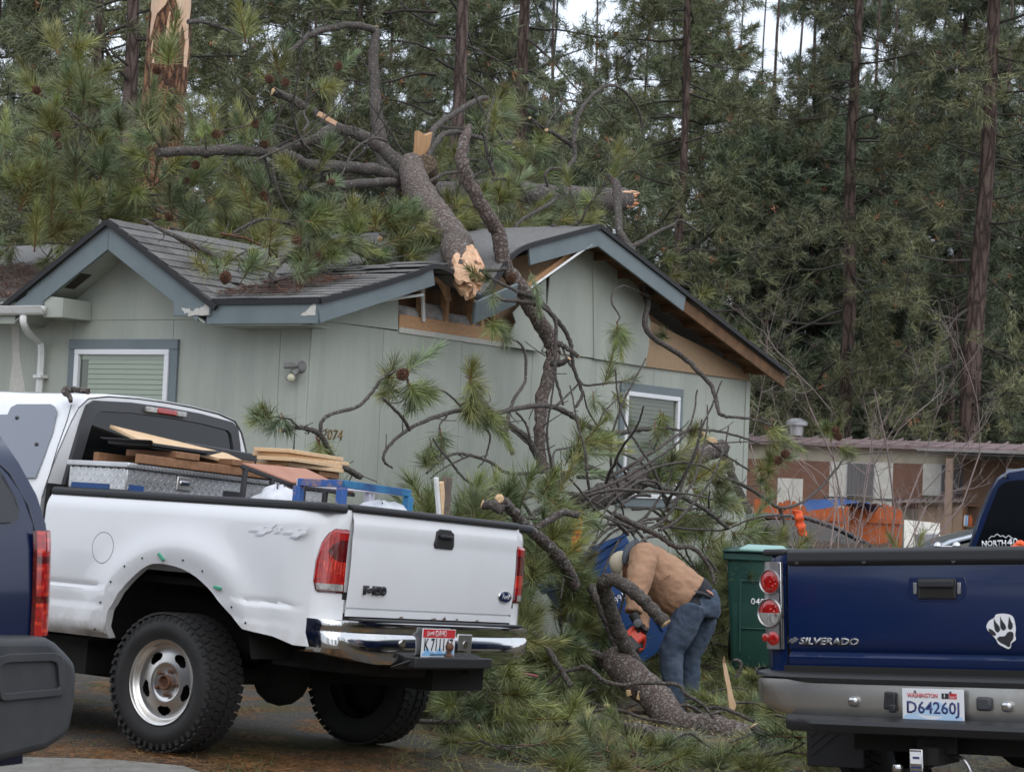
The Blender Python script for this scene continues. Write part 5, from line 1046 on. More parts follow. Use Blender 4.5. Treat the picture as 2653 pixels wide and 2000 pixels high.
mb = MB(); hr = [(-.125, 1.15), (-.13, 1.2), (-.12, 1.245), (.17, 1.245), (.18, 1.2), (.17, 1.15), (.13, 1.125), (-.085, 1.125)]; mb.prism([(x, -.0195, z) for x, z in hr], (0, .006, 0)); rc = mb.build('handle_recess', truck_blue, st, bevel=.004)
mb = MB(); mb.box((.027, -.022, 1.188), (.20, .012, .10)); hh_ = mb.build('tailgate_handle', black_plastic, st, bevel=.018, seg=3); mb = MB(); mb.box((.027, -.0290, 1.168), (.17, .003, .045)); mb.build('grip_recess', under, hh_, bevel=.001); mb = MB(); mb.box((.027, -.033, 1.212), (.185, .018, .04)); mb.build('grip', black_plastic, hh_, bevel=.01, seg=3)
for x in (-.085, .142): mb = MB(); mb.box((x, -.024, 1.19), (.018, .01, .055)); mb.build('handle_bracket', badge_silver, hh_, bevel=.002)
mb = MB(); letter(mb, 'SILVERADO', .1, (-.725, -.0172, .908), (1, 0, 0), (0, 0, 1), w=.33, h=.038, extrude=.003, shear=.22, bold=.004); mb.build('badge', badge_silver, stg)
bow = [(-.788, .921), (-.772, .938), (-.757, .938), (-.757, .945), (-.74, .945), (-.74, .938), (-.728, .938), (-.742, .921), (-.755, .921), (-.755, .914), (-.772, .914), (-.772, .921)]; mb = MB(); mb.prism([(x, -.0175, z+.0) for x, z in bow], (0, .005, 0)); mb.build('bow_emblem', badge_silver, stg, bevel=.0015)
# paw sticker
def sZ(x, y): q = sT(1, -.0185, 'z', x, y); return (q[0], -.0185, q[2])
paw_o = [(1905, 760), (1925, 720), (1970, 690), (1985, 665), (2040, 658), (2100, 668), (2130, 700), (2145, 780), (2140, 830), (2145, 870), (2110, 900), (2105, 930), (2085, 945), (2050, 930), (2005, 905), (1985, 870), (1950, 830), (1915, 790)]
mb = MB(); mb.prism(spline([sZ(*p_) for p_ in paw_o]+[sZ(*paw_o[0])], 4)[:-1], (0, .0008, 0)); pw = mb.build('paw_sticker', decal_white, stg)
mb = MB()
def blob(pts, dy=-.0008): mb.prism(spline([np.array(sZ(*p_))+(0, dy, 0) for p_ in pts]+[np.array(sZ(*pts[0]))+(0, dy, 0)], 4)[:-1], (0, .0008, 0))
blob([(1990, 865), (2010, 845), (2055, 840), (2080, 810), (2115, 805), (2128, 830), (2122, 870), (2105, 890), (2100, 920), (2085, 932), (2060, 915), (2020, 895)])
for pts in ([(1920, 780), (1945, 785), (1975, 810), (1985, 830), (1965, 838), (1935, 815)], [(1965, 695), (1985, 730), (2010, 760), (2018, 790), (2000, 812), (1978, 795), (1968, 755)], [(2018, 680), (2035, 715), (2060, 750), (2065, 780), (2045, 796), (2022, 775), (2018, 735)], [(2092, 680), (2105, 715), (2120, 745), (2118, 775), (2098, 790), (2082, 770), (2085, 725)]): blob(pts)
mb.build('paw_print', plate_black, pw)
# tail lamps
ring_m = mat('lamp_ring_grey', (.34, .33, .33), .25, .8)
for s in (-1, 1):
    mb = MB(); G = []
    for z in np.linspace(1.325, .885, 24):
        bul = .018*math.exp(-((z-1.223)/.055)**2)+.03*math.exp(-((z-1.067)/.06)**2)
        G.append([(s*(x+ (bul if x > .88 else 0)), y, z) for x, y in ((.815, -.004), (.822, -.022), (.86, -.026), (.90, -.018), (.925, .01), (.945, .06), (.945, .12))])
    mb.grid(G); tl_ = mb.build('tail_lamp', lamp_smoke, st, smooth=60)
    mb = MB(); mb.box((s*.822, -.024, 1.105), (.018, .012, .435)); mb.build('lamp_edge', lamp_rim, tl_, bevel=.004)
    for (cx, cz, r_, tp) in ((.879, 1.223, .064, 0), (.884, 1.067, .074, 1), (.868, .938, .040, 2), (.912, .942, .024, 2)):
        mb = MB(); ax = nrm((.12*s, -1, 0)); u_ = nrm(np.cross((0, 0, 1), ax)); B = np.stack([u_, (0, 0, 1), ax], 1); c_ = np.array([s*cx, -.022, cz])
        if tp < 2:
            mb.lathe([(r_, -.02), (r_*1.0, .006), (r_*.95, .011), (r_*.88, .004)], c_, B, 32, caps=False); mb.build('lamp_ring', ring_m, tl_)
        mb = MB(); n_ = 32
        mb.lathe([(r_*.89, .002), (r_*.7, .006), (r_*.35, .008), (.001, .0085)], c_, B, n_, caps=False)
        if tp == 1:
            for k, f_ in enumerate(mb.f): mb.m[k] = 1 if math.sin((k % n_+.5)*2*math.pi/n_) < 0 else 0
        mb.build('lamp_lens', [lamp_red, lamp_clear], tl_, smooth=60)
        if tp < 2:
            for k in range(5):
                q_ = c_+ax*.007+u_*(s*-.3*r_+.0)+np.array([0, 0, (k-2)*r_*.16+(.25*r_ if tp else 0)]); mb = MB(); mb.ell(q_+u_*random.uniform(-.3, .3)*r_, (r_*.09, r_*.09, r_*.07), n=8, m=5); mb.build('lamp_facet', lamp_bright, tl_)
# bumper
sb_ = bumper(0, 0, .56, chrome_dull, st, .985, .14, -.15, [(.09, .745, 0), (.0, .742, 0), (-.004, .72, 0), (-.006, .62, .2), (.0, .575, .7), (.02, .55, 1), (.08, .545, 1.2)])
bt_ = bumper(0, 0, .70, black_plastic, st, .995, .14, -.165, [(.14, .775, 0), (.03, .775, 0), (.0, .77, 0), (-.012, .755, 0), (-.008, .735, 0), (.01, .728, 0)], 'bumper_top_pad')
mb = MB(); G = []
for x in np.linspace(-.72, .78, 31):
    f_ = min(1, (.75-abs(x-.03))/.16); f_ = max(.02, f_)**.5; G.append([(x, y, z) for y, z in ((-.10, .575), (-.16-.04*f_, .575), (-.17-.09*f_, .562), (-.175-.095*f_, .54), (-.17-.08*f_, .505), (-.12, .488))])
mb.grid(G); mb.face(G[0]); mb.face(G[-1]); mb.build('bumper_step', black_plastic, st, smooth=50)
for x in (-.36, .42): mb = MB(); mb.box((x, -.165, .645), (.05, .03, .048)); mb.build('bumper_bolt', chrome, st, bevel=.016, seg=3)
mb = MB(); mb.box((-.165, -.165, .655), (.06, .03, .085), rotm(0, 0, .06)); mb.box((-.15, -.175, .62), (.035, .02, .04)); mb.build('trailer_plug', black_plastic, st, bevel=.008)
mb = MB(); mb.box((.31, -.165, .655), (.075, .03, .065)); mb.build('trailer_socket', charcoal, st, bevel=.012)
spc = ((-.096+.225)/2, 0, .640)
def wash(o):
    y = -.1905; x0, z0 = spc[0], spc[2]; q = MB(); q.prism([(x0-.148, y-.0001, z0-.074), (x0+.148, y-.0001, z0-.074)]+[(x0+.148-.296*t, y-.0001, z0-.052+.012*math.sin(t*9)) for t in np.linspace(0, 1, 16)], (0, .001, 0))
    q.prism([(x0-.11, y-.0003, z0-.04), (x0+.15, y-.0003, z0-.055), (x0+.07, y-.0003, z0+.0), (x0+.03, y-.0003, z0+.022), (x0, y-.0003, z0+.016), (x0-.03, y-.0003, z0+.0)], (0, .001, 0)); q.build('plate_mountain', mat('plate_pale_blue', (.42, .58, .76), .4), o)
    q = MB(); letter(q, 'WASHINGTON', .03, (x0-.13, y-.0008, z0+.036), (1, 0, 0), (0, 0, 1), w=.155, h=.022, extrude=.0004, bold=.0006); q.build('lettering', plate_red, o)
    q = MB(); letter(q, 'D64260J', .08, (x0-.133, y-.0008, z0-.055), (1, 0, 0), (0, 0, 1), w=.266, h=.076, extrude=.0004, bold=.0012); q.build('lettering', plate_blue, o)
    q = MB(); q.box((x0+.063, y, z0+.047), (.036, .001, .026)); q.build('month_tab', plate_black, o); q = MB(); q.box((x0+.102, y, z0+.047), (.038, .001, .026)); q.build('year_tab', plate_red, o)
    q = MB(); letter(q, '1', .02, (x0+.058, y-.001, z0+.038), (1, 0, 0), (0, 0, 1), h=.018, extrude=.0003, bold=.0008); letter(q, '2027', .01, (x0+.086, y-.001, z0+.038), (1, 0, 0), (0, 0, 1), w=.032, h=.009, extrude=.0003); q.build('lettering', decal_white, o)
    for s in (-.09, .09): disc((x0+s, y+.002, z0+.064), .006, .006, .004, charcoal, 'plate_screw', o)
plate_at(st, spc, .312, .158, -.188, wash)
# hitch
hx = -.02; mb = MB(); mb.box((hx+.05, .1, .44), (1.0, .09, .09)); mb.box((hx+.06, -.06, .40), (.085, .26, .085)); mb.box((hx+.06, -.1, .47), (.2, .02, .12)); mb.build('hitch_receiver', under, st, bevel=.006)
mb = MB(); mb.box((hx+.02, -.22, .34), (.066, .07, .20)); hm = mb.build('hitch_mount', chrome, st, bevel=.004); mb = MB(); mb.box((hx-.06, -.25, .255), (.1, .07, .03)); mb.build('ball_platform', chrome, hm, bevel=.004)
mb = MB(); mb.lathe([(.03, 0), (.03, .02), (.016, .028), (.015, .05), (.023, .062), (.0265, .078), (.022, .094), (.01, .102)], (hx-.075, -.255, .27), n=22); mb.build('tow_ball', chrome, hm)
mb = MB(); mb.box((hx+.02, -.2565, .40), (.056, .002, .055)); mb.build('mount_label', decal_white, hm); mb = MB(); letter(mb, 'RAM', .02, (hx-.002, -.2580, .395), (1, 0, 0), (0, 0, 1), w=.044, h=.012, extrude=.0004, bold=.0006) if False else mb.box((hx+.022, -.2580, .40), (.034, .001, .010)); mb.box((hx+.02, -.2580, .355), (.05, .001, .008)); mb.box((hx+.02, -.2580, .335), (.05, .001, .006)); mb.build('label_print', plate_blue, hm)
mb = MB(); mb.tube(spline([(hx+.14, -.08, .40), (hx+.19, -.10, .39), (hx+.22, -.10, .35), (hx+.23, -.1, .31)]), .009, 7); mb.build('hitch_pin', steel, st)
for s in (-1, 1):
    q0 = sT(1, .62, 'y', 440, 560); q1 = sT(1, .62, 'y', 910, 885); w_ = abs(q1[0]-q0[0]); cx = (q0[0]+q1[0])/2 if s < 0 else -(q0[0]+q1[0])/2
    mb = MB(); mb.box((cx, .62, (q0[2]+q1[2])/2+.03), (w_, .012, q0[2]-q1[2]+.1)); fl_ = mb.build('mud_flap', black_plastic, st, bevel=.01)
    mb = MB()
    for k in range(3): mb.bar((cx-w_*.42, .612, q0[2]-.06-.05*k), (cx+w_*.1, .612, q0[2]+.07-.05*k), .004, .006, up=(0, 1, 0))
    mb.build('flap_rib', black_plastic, fl_)
    for y in (1.15, 4.75): wheel(st, (s*.80, y, .385), s < 0, R=.385, w=.25, rimr=.2)
mb = MB(); mb.box((-.4, 2.6, .62), (.1, 5, .16)); mb.box((.4, 2.6, .62), (.1, 5, .16)); mb.tube([(-.75, 1.15, .39), (.75, 1.15, .39)], .05, 10); mb.ell((0, 1.13, .39), .16); mb.box((0, 1.25, .93), (1.6, 2.5, .04)); mb.build('chassis', under, st)
# cab
SEC2 = [(.94, .7), (.95, 1.1), (.935, 1.36), (.90, 1.45), (.845, 1.60), (.765, 1.76), (.715, 1.83), (.64, 1.872), (.45, 1.893), (.2, 1.902), (0, 1.904)]
def ring2(y, sc=1, dz=0):
    h_ = [(x*sc, y, z+dz) for x, z in SEC2]; return [(-a, b_, c_) for a, b_, c_ in h_]+[(a, b_, c_) for a, b_, c_ in h_[::-1][1:]]
mb = MB(); mb.grid([ring2(2.57, .97, -.02), ring2(2.59, .99, -.006), ring2(2.64), ring2(3.4, 1, .01), ring2(4.3, .97, -.02)]); mb.prism(ring2(2.573, .965, -.022), (0, .01, 0)); mb.box((0, 3.6, .82), (1.86, 2.0, .45)); mb.build('cab', truck_blue, st, smooth=45)
mb = MB(); G = [[(s*.95, y, z) for s in (-1, -.6, 0, .6, 1)] for y, z in ((4.3, 1.2), (4.8, 1.18), (5.5, 1.1), (5.72, .95), (5.74, .5))]; mb.grid(G)
for s in (-1, 1): mb.prism([(s*.95, 4.2, .6), (s*.95, 4.2, 1.2), (s*.95, 4.8, 1.18), (s*.95, 5.5, 1.1), (s*.95, 5.72, .95), (s*.95, 5.74, .5)], (s*.01, 0, 0))
mb.build('hood', truck_blue, st, smooth=30)
gp = [(-.855, 1.36), (-.84, 1.41), (-.76, 1.60), (-.685, 1.765), (-.655, 1.79), (-.60, 1.803), (-.3, 1.815), (0, 1.818)]; gp = gp+[(-a, b_) for a, b_ in gp[::-1][1:]]
mb = MB(); mb.prism([(a, 2.556, b_) for a, b_ in gp], (0, .012, 0)); mb.build('rear_window', dark_glass, st)
mb = MB(); mb.tube([(-.64, 2.55, 1.82), (-.65, 2.62, 1.872), (-.66, 3.2, 1.885)], .009, 5); mb.build('roof_seam', charcoal, st)
mb = MB(); letter(mb, 'NORTH', .05, (-.80, 2.551, 1.405), (1, 0, 0.02), (0, 0, 1), w=.155, h=.038, extrude=.0004, bold=.0016); letter(mb, '40', .06, (-.64, 2.551, 1.405), (1, 0, 0.02), (0, 0, 1), w=.07, h=.05, extrude=.0004, bold=.0008)
zig = [(-.755, 1.452), (-.735, 1.470), (-.722, 1.466), (-.70, 1.482), (-.678, 1.466), (-.665, 1.472), (-.645, 1.458), (-.628, 1.472), (-.60, 1.452)]
for a, b_ in zip(zig[:-1], zig[1:]): mb.bar((a[0], 2.551, a[1]), (b_[0], 2.551, b_[1]), .004, .007, up=(0, 1, 0))
for k in range(10): mb.box((-.76+k*.012, 2.551, 1.394), (.007, .001, .008))
mb.build('window_decal', decal_white, st)
def toS(p): return ST_LOC+STM@np.asarray(p, float)
q = sT(1, .35, 'k', 2110, 1320); pts = [(q[0]+dx, .35+.02*math.sin(dx*30), q[2]+dz) for dx, dz in ((-.03, -.01), (.0, .005), (.01, .022), (.03, .012), (.05, .018), (.08, .01), (.14, .012), (.2, -.01))]
mb = MB(); a0 = np.array((pts[0][0], .35, 1.37)); mb.tube(spline(np.array(pts)-a0, 4), [.012, .018, .02, .017, .014], 8, wob=.3); o = mb.build('orange_strap', hi_orange); o.location = tuple(toS(a0)); o.rotation_euler = euler_of(STM); tag(o, 'bunched orange tie strap lying in the bed of the blue pickup', 'strap')
q = sT(1, 1.2, 'k', 1120, 1310); q = np.array([q[0], 1.2, q[2]]); wk = thing('work_light', 'chrome bar with two round ends fixed inside the blue pickup bed', 'light', toS((q[0], 1.2, 1.0))); wk.rotation_euler = euler_of(STM); dz = q[2]-1.0
mb = MB(); mb.box((0, 0, dz-.01), (.09, .04, .035)); mb.box((0, .0, dz/2-.02), (.03, .03, dz-.04)); mb.build('bar', chrome, wk, bevel=.005)
for s in (-.055, .055): mb = MB(); mb.ell((s, -.01, dz+.005), .024, n=14, m=10); mb.build('knob', chrome, wk)
# ------------------------------------------------------------------ dark suv at the left edge
SM_ = rotm(rad(56), 0, 0); cnr = P(132, 1507, 8.5); sv_z = float(ground_z(cnr[0]-1, cnr[1]))
SV_LOC = cnr-SM_@np.array([.86, 0, 0]); SV_LOC[2] = sv_z
sv = veh('suv', 'dark blue sport utility vehicle with grey bumper, cut off by the left edge', 'car', SV_LOC, SM_)
def vT(ax, val, c, x, y): return onT(SV_LOC, SM_, ax, val, c, x, y)
VZ = [.80, 1.0, 1.2, 1.3, 1.42, 1.55, 1.68, 1.78, 1.84]; VY = [-.0, .0, .012, .03, .075, .155, .25, .35, .5]; VX = [.86, .875, .875, .868, .85, .815, .77, .73, .66]
lampz = (vT(1, 0, 'c6', 225, 135)[2], vT(1, 0, 'c6', 280, 797)[2])
def vring(dy): return [[(s*x*(1 if dy == 0 else 1.0), y+dy, z) for s in (-1, -.97, -.6, 0, .6, .97, 1)] for x, y, z in zip(VX, VY, VZ)]
mb = MB(); G = np.array(vring(0)); G[:, [0, 6], 1] += .05; mb.grid(G); 
for s in (0, 6):
    e = G[:, s]; mb.grid([[tuple(p_) for p_ in e], [(p_[0]*1.02, p_[1]+.4, p_[2]) for p_ in e], [(p_[0]*1.02, 4.0 if p_[2] < 1.3 else 3.3-(p_[2]-1.3), p_[2]) for p_ in e]])
top = G[-1]; mb.grid([[tuple(p_) for p_ in top], [(p_[0], p_[1]+.6, p_[2]+.03) for p_ in top], [(p_[0], 2.6, p_[2]+.02) for p_ in top]]); mb.box((0, 2.2, .55), (1.7, 4.2, .5)); mb.box((0, 3.9, .9), (1.72, 1.0, .5)); mb.build('body', suv_blue, sv, smooth=50)
wq = [vT(1, .06, 'b2', x, y) for x, y in ((8, 300), (40, 400), (75, 560), (98, 700), (102, 790), (80, 840), (40, 862), (-60, 868))]
def vy(z): return float(np.interp(z, VZ, VY))
mb = MB(); rw_ = [(q_[0], vy(q_[2])-.012, q_[2]) for q_ in wq]; rw_ = rw_+[(-a, b_, c_) for a, b_, c_ in rw_[::-1]]; mb.prism(rw_, (0, .006, 0)); mb.build('rear_window', dark_glass, sv)
sq = [vT(1, .04, 'b2', x, y) for x, y in ((60, 420), (150, 560), (195, 760), (205, 920), (215, 1200), (240, 1590))]; mb = MB(); mb.tube([(q_[0], vy(q_[2])-.004, q_[2]) for q_ in sq], .004, 4); mb.build('gate_seam', charcoal, sv)
for s in (-1, 1):
    n_ = 30; G = []; zs = np.linspace(lampz[1], lampz[0], n_); mb = MB()
    for z in zs: G.append([(s*(x_-.004*(z-1)), y_+vy(z)*.6, z) for x_, y_ in ((.755, -.006), (.762, -.022), (.80, -.026), (.845, -.014), (.872, .02), (.882, .07))])
    mb.grid(G)
    for k in range(n_-1):
        for i in range(5): mb.m[k*5+i] = 1 if k in (9, 10, 20, 21) or i == 0 else (2 if (k*3+i) % 5 == 0 and i in (1, 2) else 0)
    mb.build('tail_lamp', [lamp_red, lamp_dark, lamp_bright], sv, smooth=60)
bo = [vT(1, -.12, 'c6', x, y) for x, y in ((-300, 800), (0, 812), (310, 812), (370, 845), (440, 915), (492, 975), (500, 1060), (488, 1250), (462, 1380), (430, 1450), (300, 1530), (120, 1575), (0, 1605), (-300, 1680))]
mb = MB(); o_ = [(q_[0], -.12, q_[2]) for q_ in bo]; mb.prism(o_, (0, .25, 0)); mir = [(-q_[0], -.12, q_[2]) for q_ in bo]; mb.prism(mir, (0, .25, 0)); mb.prism([o_[0], o_[-1], mir[-1], mir[0]], (0, .25, 0)); mb.build('bumper', grey_plastic, sv, bevel=.035, seg=4)
rec = [vT(1, -.13, 'c6', x, y) for x, y in ((-40, 960), (0, 930), (60, 915), (340, 908), (385, 925), (402, 960), (405, 1140), (395, 1180), (20, 1215), (0, 1200))]
ri = [vT(1, -.13, 'c6', x, y) for x, y in ((5, 990), (30, 975), (70, 968), (320, 960), (350, 970), (362, 990), (375, 1128), (370, 1135), (30, 1165), (15, 1150))]
mb = MB(); a_ = [(q_[0], -.122, q_[2]) for q_ in rec]; a2 = [(q_[0], -.138, q_[2]) for q_ in rec]; b2_ = [(q_[0], -.138, q_[2]) for q_ in ri]; c2_ = [(q_[0]*1.0, -.085, q_[2]) for q_ in ri]
mb.grid([[*a_], [*a2], [*b2_], [*c2_]], cv=True); mb.face(c2_); mb.build('bumper_step', grey_plastic, sv, smooth=30, bevel=.004)
for s in (-1, 1):
    for y in (.75, 3.4): wheel(sv, (s*.76, y, .37), s < 0, R=.37, w=.24, rimr=.2)
# ================================================================== fallen pine: needles, cones, limbs
def tuft_mesh(seed, n=120, ln=.19, wd=.0019, shoot=.13, droop=.25, opn=1.0):
    r = np.random.default_rng(seed); V = []; Fq = []; T = []
    s = np.linspace(0, 1, n)**.8*shoot; k = 0
    for i in range(n):
        az = i*2.399+r.normal(0, .25); f = s[i]/shoot; el = (1.25-.95*f)*opn+r.normal(0, .16); d = np.array([math.sin(el)*math.cos(az), math.sin(el)*math.sin(az), math.cos(el)]); L = ln*r.uniform(.7, 1.1)
        b = np.array([0, 0, s[i]]); w = nrm(np.cross(d, r.normal(0, 1, 3)))*wd; bend = np.array([0, 0, -1.])*0+r.normal(0, .06, 3)
        m = b+d*L*.5+bend*L*.25; e = b+d*L+bend*L*.9+np.array([0, 0, -droop])*L*.15
        V += [b-w*.8, b+w*.8, m-w, m+w, e]; Fq += [(k, k+1, k+3), (k, k+3, k+2), (k+2, k+3, k+4)]; T += [0, 0, .55, .55, 1]; k += 5
    v0 = np.array(V); tv, tf = tri_tubes([(np.array([0, 0, -.03]), np.array([0, 0, shoot]), .006, .004)]); tf3 = np.vstack([tf[:, :3], tf[:, [0, 2, 3]]])
    bud = np.array([[0, 0, shoot+.028], [.006, 0, shoot], [-.003, .005, shoot], [-.003, -.005, shoot]]); bf = np.array([(0, 1, 2), (0, 2, 3), (0, 3, 1)])
    return [(v0, np.array(Fq), np.array(T), 0), (tv, tf3, None, 1), (bud, bf, None, 1)]
bud_m = mat('brown_bud', (.2, .095, .05), .8)
TUFTS = []
for i in range(6): TUFTS.append(raw_mesh('needle_tuft', tuft_mesh(20+i, 130, .19+.01*(i % 3), .0021, .10+.03*(i % 4), .3, .85+.1*(i % 4)), [nd_near if i % 3 else nd_blue, bud_m]))
for i in range(2): TUFTS.append(raw_mesh('needle_tuft', tuft_mesh(40+i, 150, .18, .0020, .34, .4, .75), [nd_near if i else nd_blue, bud_m]))
def cone_mesh():
    mb = MB(); mb.ell((0, 0, .045), (.022, .022, .045), n=8, m=6)
    for k in range(60):
        f = k/60; a = k*2.399; z = .005+.085*f; r_ = .042*math.sin(math.pi*(.12+.82*f))**.7; d = np.array([math.cos(a), math.sin(a), 0]); t_ = np.array([-math.sin(a), math.cos(a), 0]); w_ = .012*(1.1-.6*f)
        b = d*.012+np.array([0, 0, z]); e = d*r_+np.array([0, 0, z+.010]); mb.add([b-t_*w_*.5, b+t_*w_*.5, e+t_*w_, e-t_*w_, e*1.0+np.array([0, 0, .008]), b+np.array([0, 0, .012])], [(0, 1, 2, 3), (3, 2, 4), (1, 5, 4, 2), (0, 3, 4, 5)])
    o = mb.build('pine_cone', cone_m, smooth=0); me = o.data; bpy.data.objects.remove(o); return me
CONE = cone_mesh()
def orient(d, spin=None):
    d = Vector(nrm(d)); q = d.to_track_quat('Z', 'Y'); return (q.to_matrix() @ Matrix.Rotation(random.random()*6.283 if spin is None else spin, 3, 'Z')).to_euler()
def put(me, name, loc, d, parent, sc=1.0):
    o = bpy.data.objects.new(name, me); COL.objects.link(o); o.parent = parent; o.location = tuple(np.asarray(loc)-np.array(parent.location)) if parent else tuple(loc); o.rotation_euler = orient(d); o.scale = (sc,)*3; return o
def tuft(parent, loc, d, sc=1.0, k=None): return put(TUFTS[random.randrange(len(TUFTS)) if k is None else k], 'needle_tuft', loc, d, parent, sc*random.uniform(.85, 1.15))
def limb(parent, pts, r, name='limb', m=None, n=8, seg=6, wob=.22, end=None):
    """bark covered limb along world points, drawn with small knobbles; end: material of a broken tip"""
    p = spline(pts, seg); p = p+rng.normal(0, 1, p.shape)*np.minimum(.006, .12*np.mean(r)); mb = MB(); mb.tube(p-np.array(parent.location), r, n, wob=wob); o = mb.build(name, m or bark_limb, parent, smooth=70)
    for which in (end or ''):
        a, b_ = (p[0], p[1]) if which == 'a' else (p[-1], p[-2]); rr_ = (r if np.isscalar(r) else (r[0] if which == 'a' else r[-1])); d = nrm(a-b_); mb = MB(); u = nrm(np.cross(d, (.2, .4, .9))); w = np.cross(d, u); G = []
        for t, s in ((-.02, 1.01), (.08, .97), (.2, .82), (.28, .4)): G.append([a-np.array(parent.location)+d*rr_*(t*1.0+.5*t*rng.random())+(u*math.cos(g_)+w*math.sin(g_))*rr_*s*(1+.1*rng.normal()) for g_ in np.arange(10)*.628])
        mb.grid(G, cv=True); mb.face(G[-1]); mb.build('broken_end', cutwood, o, smooth=20)
    return o, p
def twigs(parent, path, rad0, n, ln, upb=.35, tufts=True, gap=.25, cones=0, sc=1.0, side=None, forward=True, flat=False):
    """side twigs along a limb, each tipped by needle tufts; all twigs of a bough are one part"""
    m = len(path); loc0 = np.array(parent.location); ends = []
    for i in range(n):
        f = gap+(1-gap)*(i+random.random())/n; j = min(m-2, int(f*(m-1))); b = path[j]; t = nrm(path[j+1]-path[j])
        if not forward: t = -t
        d = nrm((t*.5+rng.normal(0, .6, 3)+np.array([0, 0, upb]))*np.array([1, 1, .3 if flat else 1])); L = ln*random.uniform(.5, 1.2); p1 = b+d*L*.45; d2 = nrm((d+np.array([0, 0, .3])+rng.normal(0, .25, 3))*np.array([1, 1, .25 if flat else 1])); p2 = p1+d2*L*.55
        mb = MB(); mb.tube(spline([b-loc0, p1-loc0, p2-loc0], 3), [rad0, rad0*.55], 5); mb.build('twig', bark_limb, parent, smooth=80); ends.append((p2, d2))
        if random.random() < .5: ends.append((p1, nrm((d+rng.normal(0, .5, 3))*np.array([1, 1, .3 if flat else 1]))))
    if tufts:
        for p, d in ends:
            tuft(parent, p, d, sc)
            if random.random() < .45: tuft(parent, p-d*.06, nrm((d+rng.normal(0, .6, 3))*np.array([1, 1, .3 if flat else 1])), sc*.9)
        for _ in range(cones):
            p, d = random.choice(ends); put(CONE, 'pine_cone', p-d*.02+rng.normal(0, .02, 3), nrm(d+rng.normal(0, .5, 3)), parent, random.uniform(.8, 1.15))
    return ends
def WOFF(off): return lambda c, x, y: PL(*px(c, x, y), HPOS-HA*off, HA)          # points standing `off` metres in front of the right hand wall
def YD(Y): return lambda c, x, y: P(*px(c, x, y), Y)
def pth(dep, c, pts, d0=None, d1=None):
    out = []; n = len(pts)
    for i, p_ in enumerate(pts):
        cc, x, y = (c, *p_) if len(p_) == 2 else p_
        if d0 is None: out.append(dep(cc, x, y))
        else: out.append(dep(d0+(d1-d0)*i/max(1, n-1))(cc, x, y))
    return np.array(out)
def bough(name, label, cat, path, r, group=None, m=None, nt=0, ln=.35, tsc=1.0, cones=0, gap=.25, n=8, end=None, upb=.35, wob=.22, flat=False):
    t = thing(name, label, cat, path[0], group=group); o, p = limb(t, path, r, m=m, n=n, end=end, wob=wob)
    if nt: twigs(t, p, max(.006, (r if np.isscalar(r) else r[-1])*.6), nt, ln, cones=cones, gap=gap, sc=tsc, upb=upb, flat=flat)
    return t, p
# ---- the broken top lying on the roof: one trunk with its limbs
top_path = pth(WOFF, 'c2', [(655, 1050), (680, 1180), (760, 1310), (850, 1430), (950, 1560), ('c5', 1060, 240), ('c5', 1135, 400)], -1.9, .42)
ft_ = thing('fallen_pine', 'thick broken pine trunk lying on the crushed roof edge, its pale torn end facing down', 'fallen tree', top_path[-1])
_, p = limb(ft_, top_path, [.135, .15, .155, .15, .145, .15, .14], 'trunk', bark_fallen, n=16, wob=.10)
# torn end: splintered, hollowed wood
d = nrm(top_path[-1]-top_path[-2]); u = nrm(np.cross(d, (0, 0, 1))); w = np.cross(u, d); e0 = top_path[-1]-np.array(ft_.location)
mb = MB(); G = []
for t, s in ((-.22, 1.02), (-.1, 1.02), (.0, 1.0), (.09, .97), (.16, .88), (.19, .7), (.18, .5), (.15, .3), (.14, .05)):
    G.append([e0+d*(t+(.085*math.sin(g_+2.2)+.04*math.sin(g_*3))*(1 if t < .17 else s)+.02*rng.normal()*(t > 0))+(u*math.cos(g_)+w*math.sin(g_))*.145*s*(1+.10*math.sin(g_*5+t*9)+.05*rng.normal()) for g_ in np.arange(26)*2*math.pi/26])
mb.grid(G, cv=True); mb.build('torn_end', heart, ft_, smooth=25)
for k in range(11):
    g_ = random.random()*6.28; b = e0+(u*math.cos(g_)+w*math.sin(g_))*.115; mb = MB(); mb.bar(b-d*.05, b+d*random.uniform(.06, .15)+np.array([0, 0, -.03])*random.random(), random.uniform(.012, .03), .012); mb.build('splinter', cutwood, ft_)
for k in range(5):
    g_ = 2.2+k*.35; b = e0-d*.22+(u*math.cos(g_)+w*math.sin(g_))*.15; mb = MB(); mb.bar(b-d*.2, b+d*.22, .035, .02); mb.build('splinter', heart, ft_)
def onL_(dep0, dep1, c, pts, r, **k): return limb(ft_, pth(WOFF, c, pts, dep0, dep1), r, **k)
L1 = onL_(-1.9, -3.2, 'c2', [(620, 1070), (560, 1030), (450, 930), (300, 850), (150, 800), (0, 690), ('c1', 1740, 580)], [.085, .08, .07, .06, .05, .045], end='b')
mb = MB(); q = pth(WOFF, 'c2', [(60, 725), (170, 790)], -2.5, -2.4)-np.array(ft_.location); mb.bar(q[0], q[1], .05, .05); mb.build('torn_bark', heart, L1[0])
L2 = onL_(-2.3, -2.6, 'c2', [(150, 810), (50, 880), (0, 900), ('c1', 1900, 920), ('c1', 1700, 975), ('c1', 1520, 1050), ('c1', 1490, 1060)], [.055, .05, .05, .04, .02])
L3 = onL_(-1.9, -2.2, 'c2', [(600, 1180), (550, 1140), (420, 1080), (200, 1060), (0, 1050), ('c1', 1830, 985), ('c1', 1600, 960), ('c1', 1320, 960), ('c1', 1000, 970)], [.08, .07, .06, .055, .05, .05, .04])
